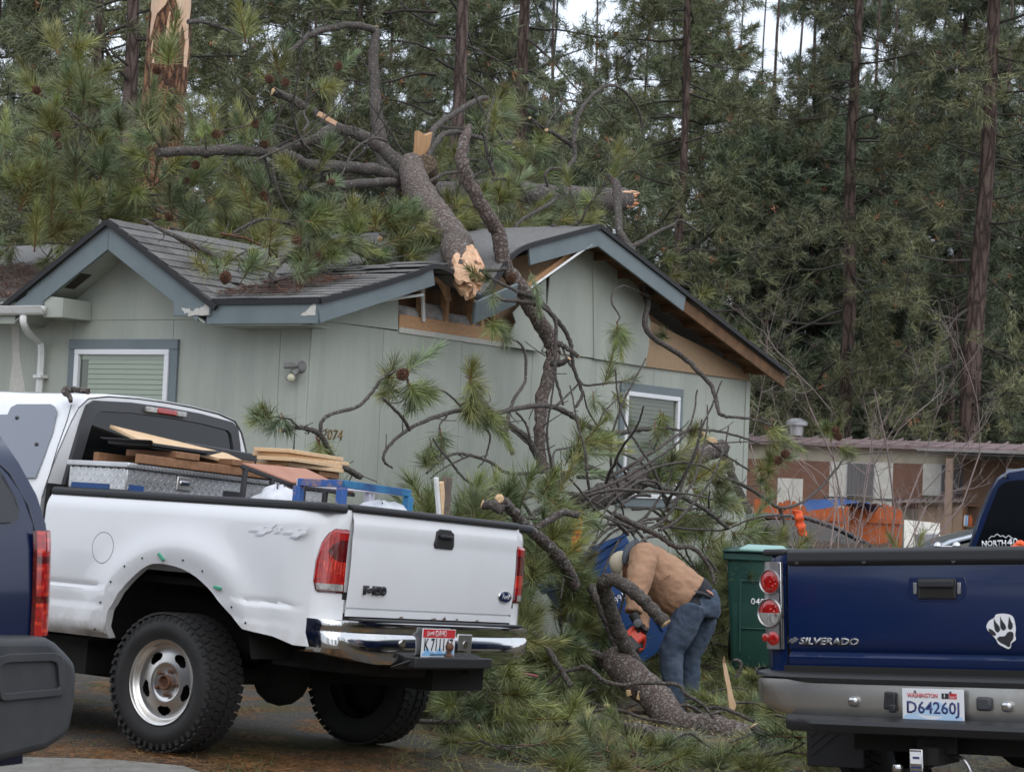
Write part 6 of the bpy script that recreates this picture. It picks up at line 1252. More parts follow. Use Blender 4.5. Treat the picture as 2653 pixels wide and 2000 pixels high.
L4 = onL_(-1.8, -1.7, 'c2', [(540, 1160), (350, 1165), (150, 1190), (0, 1195), ('c1', 1910, 1190)], [.05, .045, .04, .04])
L5 = onL_(-2.6, -3.2, 'c2', [(490, 1100), (455, 900), (430, 750), (420, 600), (412, 400), (425, 190)], [.085, .075, .07, .062, .058, .05], end='b')
L5b = onL_(-3.2, -3.2, 'c2', [(425, 215), (390, 185), (270, 160), (100, 190), (0, 225), ('c1', 1970, 220), ('c1', 1880, 300), ('c1', 1790, 400)], [.045, .04, .035, .03, .025])
L6 = onL_(-1.9, -2.6, 'c2', [(760, 1000), (790, 830), (900, 740), (1050, 650), (1130, 620)], [.04, .035, .03], end='b')
L7 = onL_(-1.8, -2.2, 'c2', [(740, 1020), (830, 880), (920, 840), (1100, 880), (1330, 915)], [.035, .03, .02])
L8 = onL_(-1.5, -1.0, 'c2', [(680, 1290), (640, 1320), (560, 1400), (450, 1520)], [.05, .04, .03], end='b')
L9 = onL_(-1.6, -1.5, 'c2', [(620, 1200), (730, 1180), (850, 1110), (965, 1095)], [.022, .02, .016])
# snag of pale wood and sawn knot at the upper end of that trunk
mb = MB(); q = pth(WOFF, 'c2', [(690, 1000), (700, 830), (745, 860), (790, 840), (760, 1000)], -1.85, -1.85)-np.array(ft_.location); mb.prism(q, HA*.06); mb.build('pale_snag', mat('pale_snag', (.50, .30, .15), .8, col2=(.42, .23, .11), vs=9, stretch=(3, 3, .5)), ft_, bevel=.01)
q = WOFF(-1.7)('c2', 740, 1050); mb = MB(); dd_ = nrm((-.05, -.95, .25)); u = nrm(np.cross((0, 0, 1), dd_)); mb.lathe([(.12, -.35), (.13, -.1), (.125, 0), (.11, .02), (0, .025)], q-np.array(ft_.location), np.stack([u, np.cross(dd_, u), dd_], 1), 18); mb.build('knot', bark('knot_wood', (.05, .04, .03), (.14, .1, .07), (.2, .15, .1), 20, 1, .8), ft_)
for L_, k, g_ in ((L1, 2, .8), (L2, 4, .6), (L3, 5, .6), (L4, 3, .6), (L7, 3, .6)): twigs(ft_, L_[1], .012, k, .45, gap=g_, cones=1, tufts=True)
# dead twiglets on the upright limb
twigs(ft_, L5[1], .008, 14, .35, tufts=False); twigs(ft_, L5b[1], .008, 8, .3, tufts=False); twigs(ft_, L1[1], .008, 10, .4, tufts=False); twigs(ft_, L3[1], .008, 14, .4, tufts=False)
for (x, y, s) in ((180, 40, 1.5),): tuft(ft_, WOFF(-3.2)('c2', x, y+30), (0, -.4, 1), 1.3, 2); tuft(ft_, WOFF(-3.2)('c2', x, y+20), (0.2, -.9, .3), 1.3, 0)
# ---- log with torn orange end behind it
lp = pth(WOFF, 'c2', [(700, 1225), (980, 1215), (1200, 1205), (1500, 1240), (1800, 1262), (2000, 1268)], -2.1, -2.9)
lg = thing('broken_log', 'broken log lying level across the roof with an orange splintered end', 'log', lp[0]); limb(lg, lp, [.11, .115, .12, .135, .15, .15], 'log_body', bark_trunk, n=14, wob=.1)
e0 = lp[-1]-np.array(lg.location); d = nrm(lp[-1]-lp[-2]); u = nrm(np.cross(d, (0, 0, 1))); w = np.cross(u, d)
for k, (hz_, l_, th) in enumerate(((.085, .34, .075), (.045, .26, .05), (-.01, .30, .04), (-.06, .33, .07), (-.10, .18, .04))):
    mb = MB(); G = []
    for t in np.linspace(-1.0, 1, 9): G.append([e0+d*(l_*t)+w*-1*(hz_*-1)+(u*math.cos(g_)*.13+w*math.sin(g_)*th*.6)*(1-.25*max(0, t))*(1+.1*rng.normal()) for g_ in np.arange(12)*.5236])
    mb.grid(G, cv=True); mb.face(G[-1]); mb.build('splinter', heart if k % 2 == 0 else mat('orange_wood', (.70, .33, .13), .8, col2=(.5, .2, .07), vs=14, bump=.5), lg, smooth=30)
q = pth(WOFF, 'c2', [(1390, 1300), (1600, 1275), (1960, 1245)], -2.75, -2.75)-np.array(lg.location); mb = MB(); mb.tube(q+np.array([0, -.08, .0]), [.01, .04, .05], 7, wob=.4); mb.build('torn_strip', heart, lg)
# ---- second, slimmer trunk hanging off the roof down to the ground
tp = pth(WOFF, 'c2', [(1020, 795), (990, 880), (975, 1030), (1040, 1200), (1110, 1340), (1200, 1480), ('c5', 1370, 340), ('c5', 1460, 470), ('c5', 1555, 640), ('c5', 1650, 800), ('c5', 1682, 880), ('c5', 1650, 1010), ('c5', 1605, 1200), ('c5', 1590, 1380), ('c5', 1600, 1620), ('A', 40, 760), ('A', 120, 900)], .1, .75)
sl2 = thing('fallen_pine', 'slender crooked pine trunk hanging from the roof down the gable wall to the ground', 'fallen tree', tp[-1]); limb(sl2, tp, [.022, .05, .06, .062, .065, .07, .075, .075, .075, .07, .065, .06, .055, .05, .05, .045], 'trunk', bark_fallen, n=12, wob=.2, end='a')
def hang(pts, r, c='c5', o0=.7, o1=.9, par=None, **k): return limb(par or sl2, pth(WOFF, c, pts, o0, o1), r, **k)[1]
hang([(1310, 555), (1450, 565), (1600, 600), (1690, 690), (1690, 850), (1690, 1040), (1720, 1150), (1740, 1225)], [.016, .02, .018, .016, .014, .012])
hang([(1440, 500), (1580, 560), (1660, 640), (1750, 750), (1790, 850), (1800, 970), (1830, 1050), (1860, 1160), (1820, 1235)], [.022, .022, .02, .018, .015])
hang([(1690, 830), (1760, 860), (1835, 915)], [.03, .022, .02], end='b'); hang([(1670, 960), (1720, 960), (1780, 930)], [.035, .03, .02], end='b'); hang([(1730, 825), (1750, 900), (1790, 980)], [.012, .012])
a = hang([(1835, 1060), (1880, 1100), (1990, 1090), (2120, 1075)], [.012, .01])
for x, y, dx, dz in ((2110, 1075, .8, .2), (2000, 1090, .3, .7), (1960, 1200, -.2, -.2), (2060, 1150, .5, -.5), (1930, 1150, -.4, -.6), (2010, 1050, -.1, .8)): tuft(sl2, WOFF(.9)('c5', x, y), HB*dx+np.array([0, 0, dz])-HA*.3, .95)
hang([(1205, 370), (1300, 370), (1380, 360)], [.014, .02]); hang([(1215, 370), (1280, 420), (1440, 500)], [.016, .014])
for x, y, dx, dz in ((1260, 440, -.4, .1), (1290, 460, -.2, -.8), (1225, 430, -1, .2), (1530, 380, .1, -.6), (1560, 440, 0, -.9)): tuft(sl2, WOFF(.75)('c5', x, y), HB*dx+np.array([0, 0, dz])-HA*.2, .85)
put(CONE, 'pine_cone', WOFF(.8)('c5', 1390, 445), (.3, -.5, .4), sl2, 1.1)
for x, y, dx, dz in ((1330, 670, .1, -.9), (1300, 690, -.5, -.4), (1350, 700, .1, -1)): tuft(sl2, WOFF(.75)('c5', x, y), HB*dx+np.array([0, 0, dz])-HA*.3, 1)
hang([(1400, 800), (1470, 840), (1500, 920), (1495, 1080), (1430, 1180), (1390, 1300), (1380, 1420), (1420, 1540)], [.008, .012, .014, .016, .018, .018])
twigs(sl2, spline(tp[9:15], 4), .007, 8, .3, tufts=False)
# ---- third limb over the right slope of the roof
b8 = pth(WOFF, 'c2', [(1910, 1115), (1955, 1180), (1965, 1350), (1980, 1480), (2040, 1570), (2060, 1660), ('s', 1400, 640), ('s', 1397, 715), ('A', 910, 60), ('A', 1000, 150), ('A', 1090, 250), ('A', 1120, 350), ('A', 1140, 420), ('A', 1200, 440), ('A', 1330, 455), ('A', 1480, 495)], -.6, 1.3)
t8, p8 = bough('fallen_bough', 'long bare bough draped over the right roof slope and hanging past the right window', 'branch', b8, [.03, .05, .045, .04, .036, .034, .03, .03, .028, .026, .024, .024, .02, .016, .013, .01], n=9)
limb(t8, pth(WOFF, 'c2', [(2050, 1570), (2130, 1530), (2208, 1480), ('s', 1455, 485), ('s', 1470, 476), ('s', 1503, 496)], -.2, 0), [.028, .025, .02, .016, .014, .01], end='b')
limb(t8, pth(WOFF, 'c5', [('s', 1402, 640), (2150, 475), (2110, 472), (2058, 505), (2050, 580), (2098, 660), (2080, 700)], .2, .6), [.012, .01, .01, .008])
for dx, dz in ((0, -1), (-.6, -.7), (.5, -.7), (.1, -.9)): tuft(t8, WOFF(.6)('c5', 2085, 715), HB*dx+np.array([0, 0, dz])-HA*.2, 1)
for x, y in ((1480, 500), (1530, 540), (1440, 510)): tuft(t8, WOFF(1.3)('A', x, y), HB*.6+np.array([0, 0, -.5]), 1)
for x, y in ((1430, 565), (1440, 600), (1510, 640), (1440, 730), (1620, 735)): tuft(t8, WOFF(.1)('s', x, y), (random.uniform(-.6, .8), -.5, .1), 1.1)
# ---- arching limbs in front of the wall
def arch(label, pts, r, c='c5', o0=.8, o1=.9, tf=(), cones=(), end=None, sub=(), group='bent limbs of the fallen pine'):
    p_ = pth(WOFF, c, pts, o0, o1); r = [q_*.72 for q_ in r]; t, pp = bough('pine_limb', label, 'branch', p_, r, group, end=end)
    twigs(t, pp, .006, 9, .22, tufts=False, gap=.1, upb=.05)
    for s_, rs_ in sub: limb(t, pth(WOFF, c, s_, (o0+o1)/2, (o0+o1)/2+.1), [q_*.75 for q_ in rs_])
    for tt in tf:
        cc, x, y, dx, dz, k = tt
        for i in range(max(1, round(k*.55))):
            dv = HB*(dx+random.uniform(-.45, .45))+np.array([0, 0, dz+random.uniform(-.35, .35)])-HA*random.uniform(0, .6); tuft(t, WOFF((o0+o1)/2+random.uniform(-.08, .12))(cc, x+random.uniform(-14, 14), y+random.uniform(-14, 14)), dv, .95)
    for cc, x, y in cones: put(CONE, 'pine_cone', WOFF((o0+o1)/2+.2)(cc, x, y), (random.uniform(-1, 1), -.6, .3), t, 1.15)
    return t
arch('limb with a sawn pale tip curling over the lumber beside the house number', [(-55, 1392), (60, 1368), (140, 1385), (200, 1420), (250, 1510), (310, 1600), (380, 1640), (450, 1680)], [.02, .026, .028, .03, .032, .034], o0=1.6, o1=1.6, end='a',
     tf=[('c5', -120, 1320, -.9, .1, 5), ('c5', -60, 1300, -.4, -.3, 3), ('c5', 170, 1440, -.3, -.8, 4), ('c5', 180, 1460, 0, -1, 2)],
     sub=[([(80, 1375), (40, 1350), (0, 1315), (-80, 1300)], [.012, .008]), ([(195, 1400), (205, 1330), (260, 1285), (430, 1235), (520, 1150), (580, 1065), (650, 1020), (720, 1010), (755, 1075)], [.02, .018, .018, .016, .014, .012]), ([(765, 1382), (720, 1310), (650, 1235), (592, 1180)], [.02, .014])])
t_ = arch('limb rising from the house number with a needle tuft drooping off its tip', [(755, 1075), (762, 1130), (760, 1180)], [.012, .01], o0=1.5, o1=1.5, tf=[('c5', 756, 1090, 0, -1, 6), ('c5', 640, 1120, -.4, -.3, 6), ('c5', 610, 1060, -.6, .4, 4), ('c5', 740, 1020, .4, .4, 3), ('c5', 790, 1110, .6, -.4, 3)], cones=[('c5', 690, 1050)])
arch('long dark limb arching level across the gable wall to the right window', [(655, 1625), (605, 1590), (600, 1540), (640, 1475), (720, 1405), (830, 1340), (960, 1290), (1090, 1258), (1230, 1270), (1340, 1272), (1450, 1245), (1600, 1228), (1700, 1245), (1800, 1295), (1900, 1358), (2010, 1400), (2120, 1400), ('A', 600, 525), ('A', 700, 515)], [.010, .015, .018, .02, .022, .024, .026, .028, .03, .034, .036, .038, .038, .036, .034, .03], o0=1.1, o1=1.0,
     tf=[('c5', 1140, 1060, -.1, -.5, 5), ('c5', 1150, 1150, .1, -.8, 7), ('c5', 1200, 1240, .3, -.8, 8), ('c5', 1150, 1200, -.2, -.9, 5), ('c5', 1280, 1280, .6, -.6, 3), ('c5', 960, 1400, -.3, -.9, 4), ('c5', 900, 1460, -.2, -.9, 2), ('A', 770, 420, -.1, -.8, 6), ('A', 740, 480, -.3, -.7, 3), ('c5', 870, 1130, -.8, -.3, 3), ('c5', 1150, 1050, 0, .8, 3)],
     sub=[([(885, 1130), (960, 1130), (1020, 1165), (1090, 1230)], [.01, .014]), ([(1000, 1298), (955, 1350), (960, 1405)], [.01, .008]), ([(1240, 1370), (1275, 1420), (1262, 1500), (1240, 1570), (1200, 1620)], [.012, .01]), ([(1600, 1290), (1700, 1220), (1800, 1130), (1836, 1090)], [.014, .012]), ([(1700, 515) if 0 else (1955, 1365), (2000, 1270), (2080, 1190), (2120, 1160)], [.012, .008])])
arch('thin limb with a drooping loop in front of the middle of the gable wall', [(870, 1660), (950, 1582), (1050, 1535), (1150, 1545), (1280, 1590), (1410, 1660), ('A', 130, 780)], [.012, .016, .018, .018, .02, .022], o0=1.3, o1=1.2, tf=[('c5', 880, 1610, -.8, .3, 3)], sub=[([(1140, 1548), (1050, 1590), (960, 1640), (900, 1690)], [.012, .008])])
arch('dark knotty limb leaning up the wall left of the hanging trunk', [(1215, 1160), (1230, 1210), (1330, 1300), (1420, 1370), (1510, 1440), (1580, 1560)], [.024, .03, .036, .042, .05], o0=.7, o1=.9, end='a', sub=[([(1440, 1270), (1500, 1340), (1530, 1440)], [.016, .016]), ([(1300, 1300), (1420, 1390), (1510, 1470)], [.012, .012])])
arch('stout limb bowing up over the heap below the right window', [('A', 0, 870), ('A', 110, 850), ('A', 200, 790), ('A', 300, 765), ('A', 400, 800), ('A', 450, 830)], [.05, .05, .045, .04, .035], o0=1.4, o1=1.3)
arch('limb sweeping up from the heap and arching right past the window', [('A', 240, 825), ('A', 360, 825), ('A', 480, 800), ('A', 620, 720), ('A', 760, 635), ('A', 860, 562), ('A', 960, 525), ('A', 1100, 530), ('A', 1250, 562), ('A', 1390, 610)], [.024, .024, .022, .022, .02, .02, .018, .016, .013], o0=1.7, o1=1.6, sub=[([('A', 700, 590), ('A', 690, 660), ('A', 640, 720), ('A', 560, 780)], [.014, .014])])
arch('limb running down right from the window to the bare twigs', [('A', 800, 510), ('A', 860, 522), ('A', 1000, 560), ('A', 1100, 622), ('A', 1200, 700), ('A', 1330, 782)], [.018, .018, .016, .014], o0=1.5, o1=1.5, tf=[('A', 1000, 640, -.2, -.6, 4), ('A', 940, 620, -.5, .4, 3)], sub=[([('A', 970, 540), ('A', 1005, 620), ('A', 960, 690)], [.012, .01])])
arch('upturned limb with cone bearing tufts standing against the mobile home', [('A', 920, 780), ('A', 1120, 810), ('A', 1300, 880), ('A', 1430, 962), ('A', 1520, 1018), ('A', 1650, 990), ('A', 1780, 890), ('A', 1880, 775), ('A', 1950, 695), ('A', 2080, 672), ('A', 2208, 668)], [.026, .028, .028, .026, .024, .02, .018, .016, .014, .01], o0=1.6, o1=1.0,
     tf=[('A', 1430, 780, -.6, .1, 5), ('A', 1480, 740, -.2, .6, 4), ('A', 1400, 840, -.6, -.4, 3), ('A', 1860, 590, -.2, .2, 6), ('A', 1830, 560, -.7, .3, 3), ('A', 1900, 640, .5, -.6, 4), ('A', 1510, 560, .1, -.2, 3)], cones=[('A', 1530, 690), ('A', 1535, 730), ('A', 1870, 545), ('A', 1915, 580)],
     sub=[([('A', 1520, 1018), ('A', 1552, 1110), ('A', 1572, 1225)], [.024, .028]), ([('A', 1090, 610), ('A', 1300, 600), ('A', 1500, 600), ('A', 1780, 628)], [.01, .008])])
arch('limb descending right through the heap toward the green cart', [('A', 540, 835), ('A', 760, 890), ('A', 900, 950), ('A', 1050, 1032), ('A', 1190, 1150)], [.03, .03, .028, .026], o0=1.9, o1=2.2, sub=[([('A', 1075, 1040), ('A', 1070, 960), ('A', 1080, 910)], [.014, .01])])
arch('grey limb snaking along the top of the heap above the bent man', [('A', -40, 1150), ('A', 130, 1055), ('A', 250, 1065), ('A', 400, 1072), ('A', 560, 1120), ('A', 720, 1112)], [.02, .024, .024, .02, .012], o0=2.2, o1=2.2)
arch('limb curling down behind the bent man to the green cart', [('A', 470, 1060), ('A', 620, 1130), ('A', 760, 1200), ('A', 850, 1262), ('A', 960, 1272), ('A', 1030, 1330), ('A', 1090, 1430), ('A', 1112, 1510)], [.034, .034, .032, .03, .026, .024, .02], o0=2.6, o1=3.0, sub=[([('A', 965, 1272), ('A', 1060, 1340), ('A', 1130, 1430)], [.016, .014])])
# thick log with torn end before the right window
lp = pth(WOFF, 'A', [(1150, 640), (1000, 690), (800, 765), (600, 850), (400, 940), (240, 1020)], 1.1, 1.5); lg2 = thing('broken_log', 'thick broken log rising to the right in front of the right window, pale torn tip', 'log', lp[0]); limb(lg2, lp, [.085, .092, .10, .105, .11, .11], 'log_body', bark_trunk, n=14, wob=.12)
limb(lg2, pth(WOFF, 'A', [(1150, 650), (1185, 720), (1225, 830), (1290, 970), (1335, 1050)], 1.1, 1.5), [.05, .045, .042, .04, .036])
e0 = lp[0]-np.array(lg2.location); q = pth(WOFF, 'A', [(1020, 530), (1050, 540), (1080, 580), (1110, 570), (1130, 600), (1190, 600), (1180, 640), (1100, 640), (1050, 580)], 1.15, 1.15)-np.array(lg2.location); mb = MB(); mb.prism(q, HA*.06); mb.build('torn_end', cutwood, lg2, bevel=.008)
# ---- brush heaps: many green boughs
HEAP = 'boughs heaped below the gable wall'; ROOFH = 'boughs heaped on the roof'; FGH = 'boughs strewn on the ground behind the trucks'
KEEP_FLAT = [(-200, 1500, 1075, 2100, 1.0, 40), (1540, 1680, 1990, 1950, 1.0, 15.3), (1570, 1680, 1830, 1850, 1.0, 17.6)]
KEEP_CLEAR = [(930, 290, 1330, 800, 1.0, 21.6), (700, 260, 1010, 470, .7, 21), (330, -50, 520, 480, 1.0, 24), (930, 880, 1330, 1310, 1.0, 40), (1420, 1350, 1960, 1880, 1.0, 17.6), (1560, 1870, 1900, 1950, 1.0, 14.4), (1330, 420, 1730, 580, 1.0, 27), (640, 700, 1010, 760, .6, 19)]
def rnd_bough(base, d, L, r, label, group, nt=12, ln=.32, cones=1, curl=.25, tsc=1.0, upb=.3, flat=False):
    c_ = proj(base)
    tip_ = np.asarray(base, float)+nrm(d)*L
    for (x0, y0, x1, y1, pr_, ymax) in (KEEP_FLAT if flat else KEEP_CLEAR):
        for w_ in (np.asarray(base, float), (np.asarray(base, float)+tip_)/2, tip_, tip_+nrm(d)*.3):
            c_ = proj(w_)
            if x0 < c_[0] < x1 and y0 < c_[1] < y1 and w_[1] < ymax and rs.random() < pr_: return None
    d = nrm(d); pts = [np.asarray(base, float)]
    for k in range(5):
        d = nrm(d+rng.normal(0, curl, 3)*np.array([1, 1, .3 if flat else 1])+np.array([0, 0, 0 if flat else .03])); pts.append(pts[-1]+d*L/5)
    return bough('pine_bough', auto_label('green pine bough', np.array(pts), label), 'branch', np.array(pts), [r, r*.8, r*.6, r*.45, r*.3], group, nt=nt, ln=ln, cones=cones, tsc=tsc, gap=.2, upb=upb, n=6, flat=flat)
rs = random.Random(21)
# heap under the gable wall (behind the man): positions in the house frame
for i in range(34):
    x = rs.uniform(2.9, 7.6); off = rs.uniform(.5, 2.2); gz0 = float(ground_z(*(hw(x, -off, 0)[:2]))); z = gz0+rs.uniform(.02, .85)*(1-abs(x-4.8)/4.0); b = hw(x, -off, 0); b[2] = z
    rnd_bough(b, HB*rs.uniform(-.9, .9)-HA*rs.uniform(.0, .6)+np.array([0, 0, rs.uniform(-.2, .25)]), rs.uniform(.7, 1.2), rs.uniform(.012, .022), 'in the heap against the gable wall', HEAP, nt=rs.randint(5, 8), cones=rs.randint(0, 1))
for i in range(44):                                          # needleless loops in the heap
    c_ = px('A', rs.uniform(-60, 850), rs.uniform(860, 1200)); o_ = rs.uniform(1.4, 2.4); a = PL(*c_, HPOS-HA*o_, HA); pts = [a]; dd_ = nrm(HB*rs.uniform(-1, 1)+np.array([0, 0, rs.uniform(-.1, .45)])-HA*rs.uniform(-.2, .3))
    cu_ = np.cross(dd_, HA)*rs.choice((-1, 1))*rs.uniform(.15, .45)
    for k in range(7): dd_ = nrm(dd_+cu_+np.array([0, 0, -.08])+rng.normal(0, .14, 3)); pts.append(pts[-1]+dd_*rs.uniform(.12, .26))
    bough('bare_limb', auto_label('bare curling limb', np.array(pts), 'in the tangle by the wall'), 'branch', np.array(pts), [.015, .013, .010, .007], 'bare limbs of the tangle', n=6)
# green mass between the white pickup and the man
for i in range(34):
    X = rs.uniform(1130, 1470); Yp = rs.uniform(1400, 1720); Yd = rs.uniform(14.8, 16.8); b = P(X*1.0, Yp*1.0, Yd); gz0 = float(ground_z(b[0], b[1])); b[2] = max(b[2], gz0+.04)
    rnd_bough(b, (rs.uniform(-1, .6), -.5, rs.uniform(-.2, .6)), rs.uniform(.6, 1.0), rs.uniform(.01, .018), 'beside the white pickup', 'boughs piled beside the white pickup', nt=rs.randint(6, 9), tsc=1.05, cones=rs.randint(0, 1))
# ground cover of boughs in the foreground
for i in range(120):
    X = rs.uniform(1090, 2060); Yp = rs.uniform(1735, 1985)
    if X < 1240 and Yp > 1900: continue
    Yd = 1.72*5260/(Yp-1250+((X-1326)*-.0437)); b = P(X, Yp, Yd); b[2] = float(ground_z(b[0], b[1]))+rs.uniform(.0, .04)
    rnd_bough(b, (rs.uniform(-1, 1), rs.uniform(-.8, .5), rs.uniform(-.06, .06)), rs.uniform(.4, .8), rs.uniform(.007, .013), 'on the ground between the pickups', FGH, nt=rs.randint(6, 9), ln=.18, cones=0, curl=.18, upb=.05, tsc=.85, flat=True)
for i in range(5):
    X = rs.uniform(1845, 1885); Yp = rs.uniform(1520, 1800); b = P(X, Yp, rs.uniform(17.9, 18.6)); gz0 = float(ground_z(b[0], b[1])); b[2] = max(b[2], gz0+.05)
    rnd_bough(b, (rs.uniform(-.6, .3), -.4, rs.uniform(-.5, .5)), rs.uniform(.5, .8), .014, 'beside the green cart', 'boughs beside the green cart', nt=6, cones=0)
for i in range(12):
    x = rs.uniform(2.5, 4.3); y = rs.uniform(-.1, 1.6); b = hw(x, y, float(roofz(x)+sag(x, y))-HZ+rs.uniform(.02, .2)); rnd_bough(b, HB*rs.uniform(-.6, .6)+HA*rs.uniform(-.6, .8)+np.array([0, 0, rs.uniform(-.1, .3)]), rs.uniform(.5, .9), .013, 'on the roof right of the thick trunk', ROOFH, nt=rs.randint(5, 7), ln=.28, cones=rs.randint(0, 1), upb=.15)
# roof heap: near the ridge, over it, and low on the front slope
for i in range(46):
    if i < 14: y = rs.uniform(-.1, 2.6); x = rs.uniform(.9, 2.6); h_ = rs.uniform(.02, .15)
    else: y = rs.uniform(-.2, 6.5); x = rs.uniform(2.2, 4.6); h_ = rs.uniform(.02, .35)
    if y > DY0-.3 and x < 1.8: x += 1.0
    b = hw(x, y, float(roofz(x))-HZ+h_)
    rnd_bough(b, HB*rs.uniform(-.9, .3)+HA*rs.uniform(-.6, 1)+np.array([0, 0, rs.uniform(-.2, .35)]), rs.uniform(.7, 1.3), rs.uniform(.012, .022), 'heaped on the roof', ROOFH, nt=rs.randint(5, 8), ln=.32, tsc=1.05, cones=rs.randint(0, 1), upb=.15)
# tall brush at the left end of the roof
for i in range(13):
    X = rs.uniform(-10, 620); Yp = rs.uniform(400 if X > 90 else 460, 600 if X < 200 else 600); Yd = rs.uniform(20.0, 23.0); b = P(X, Yp, Yd)
    rnd_bough(b, (rs.uniform(-1, .8), -.5, rs.uniform(-.3, .6)), rs.uniform(.7, 1.3), rs.uniform(.012, .02), 'in the brush over the left roof', 'boughs rising over the left roof', nt=rs.randint(5, 8), ln=.36, tsc=1.15, cones=rs.randint(0, 1))
for i in range(4):
    X = rs.uniform(150, 620); Yp = rs.uniform(300, 420); b = P(X, Yp, rs.uniform(20.5, 22.5)); rnd_bough(b, (rs.uniform(-.6, .6), -.3, rs.uniform(.2, .9)), rs.uniform(.6, 1.0), .014, 'in the brush over the left roof', 'boughs rising over the left roof', nt=5, ln=.36, tsc=1.3, cones=1)
# named single branches of the roof heap
def rb(label, c, pts, r, d0, d1, m=None, nt=0, end=None, tsc=1.0, ln=.3, cones=0):
    t, pp = bough('pine_limb', label, 'branch', pth(WOFF, c, pts, d0, d1), r, 'bent limbs of the fallen pine', m=m, nt=nt, end=end, tsc=tsc, ln=ln, cones=cones); twigs(t, pp, .006, 6, .25, tufts=False, gap=.1, upb=.05); return t
rb('grey limb lying down the right slope of the small gable', 'c4', [(915, 50), (1060, 130), (1230, 200), (1400, 288), (1550, 305), (1700, 372)], [.014, .02, .022, .02, .018], -1.7, -.5, nt=3)
rb('grey forked limb on the front roof slope left of the thick trunk', 'c4', [(2110, 125), (2000, 190), (1850, 270), (1730, 372), (1750, 450)], [.034, .034, .03, .024], -.9, -.5, end='a', nt=2)
rb('thin grey limb crossing over the roof left of the thick trunk', 'c4', [(1480, 135), (1600, 70), (1700, 45), (1850, 80), (1980, 150), ('c5', 200, 180), ('c5', 380, 235), ('c5', 480, 280), ('c5', 600, 335)], [.014, .016, .016, .018, .018, .014], -1.2, -.5, nt=4)
rb('reddish dead twig lying on the roof heap', 'c4', [(1400, 135), (1550, 165), (1680, 220)], [.012, .012, .008], -.9, -.8, m=MATS['rust'])
rb('bare curved limb with an upturned hoop above the right roof peak', 'c2', [(1340, 1580), (1320, 1480), (1330, 1420), (1400, 1370), (1540, 1290), (1600, 1200), (1640, 1080), (1690, 1000), (1685, 930), (1690, 850), (1720, 720), (1800, 610), (1900, 545), (1990, 570), (2070, 660), (2110, 760), (2120, 850)], [.016, .018, .02, .02, .022, .024, .026, .028, .024, .02, .018, .016, .014, .012], -.8, -1.2)
rb('short hooked limb joining the hoop above the right roof peak', 'c2', [(1510, 830), (1560, 850), (1620, 890), (1680, 935)], [.02, .024, .028], -1.1, -1.1, end='a')
rb('thin arch of twig beside the hoop above the roof', 'c2', [(1510, 840), (1520, 790), (1570, 710), (1640, 640), (1740, 662)], [.01, .01], -1.1, -1.1)
rb('small crook of limb below the hoop above the roof', 'c2', [(1520, 1190), (1505, 1110), (1550, 1070), (1640, 1080)], [.016, .014], -1.0, -1.0)
rb('curved twig reaching right from the slender trunk on the roof', 'c2', [(1170, 1140), (1260, 1140), (1340, 1190), (1410, 1300)], [.018, .014, .01], -1.2, -1.3)
rb('dark upright limb right of the slender trunk tip', 'c2', [(1180, 620), (1135, 790), (1128, 950), (1180, 1115)], [.012, .018, .02], -1.4, -1.3, nt=3)
rb('pale tipped limb leaning right above the orange torn log', 'c2', [(1405, 750), (1470, 800), (1560, 850)], [.016, .016], -1.2, -1.2, end='a')
rb('thin grey bough at the far left leaning out of the brush', 'c1', [(260, 600), (400, 690), (500, 760), (580, 850), (620, 960)], [.012, .018, .022, .024], -4.6, -4.2, nt=3, tsc=1.3)
rb('forked grey twig with a bright broken tip in the left brush', 'c1', [(658, 735), (620, 790), (578, 850)], [.014, .016], -4.3, -4.3, end='a')
rb('grey bough curving down through the left brush', 'c1', [(445, 890), (500, 1000), (600, 1110)], [.014, .018], -4.0, -4.0)
rb('dead bough reaching right from the snapped orange trunk', 'c1', [(1195, 142), (1290, 140), (1400, 175), (1540, 235)], [.03, .024, .014], -5.2, -5.2)
# hand placed bright tufts in clear view on roof edge and in the left brush
ed = thing('pine_sprig', 'pair of bright green needle tufts and a cone at the roof valley by the eave', 'branch', WOFF(-.3)('c4', 1440, 470))
for x, y, dx, dz in ((1390, 400, -.6, .3), (1330, 400, -.9, .2), (1420, 370, 0, .8), (1560, 390, .1, .8), (1600, 380, .6, .4), (1540, 430, -.1, .4), (1900, 470, 0, .8)): tuft(ed, WOFF(-.35)('c4', x, y), HB*dx+np.array([0, 0, dz])-HA*.4, .95)
put(CONE, 'pine_cone', WOFF(-.2)('c4', 1425, 460), (.2, -.5, .8), ed, 1.2)
br_ = thing('pine_sprig', 'bright tip tufts on the near side of the left roof brush', 'branch', P(*px('c1', 520, 1350), 19.6))
for x, y, dx, dz in ((325, 1370, 0, .6), (515, 1340, 0, .6), (130, 1320, .5, .6), (480, 1170, 0, .8), (640, 1110, .2, .6), (770, 830, 0, .6), (530, 635, 0, .6), (970, 800, .2, .8), (1070, 410, 0, .9), (840, 1200, .1, -.3), (950, 1000, -.9, .2), (1260, 920, .1, .8), (220, 1570, 0, .6), (1230, 1400, .4, .1), (310, 1500, .8, .4), (330, 840, 0, .7), (250, 590, -.4, .6), (1060, 560, 0, -.8), (1080, 1330, .1, .5), (1560, 240, 0, .7), (1780, 460, .1, .8), (1350, 1250, .8, -.3)):
    for k in range(3): tuft(br_, P(*px('c1', x, y+10), 19.4+.25*k+.5*random.random()), (dx+random.uniform(-.35, .35), -.55, dz+random.uniform(-.3, .3)), 1.25)
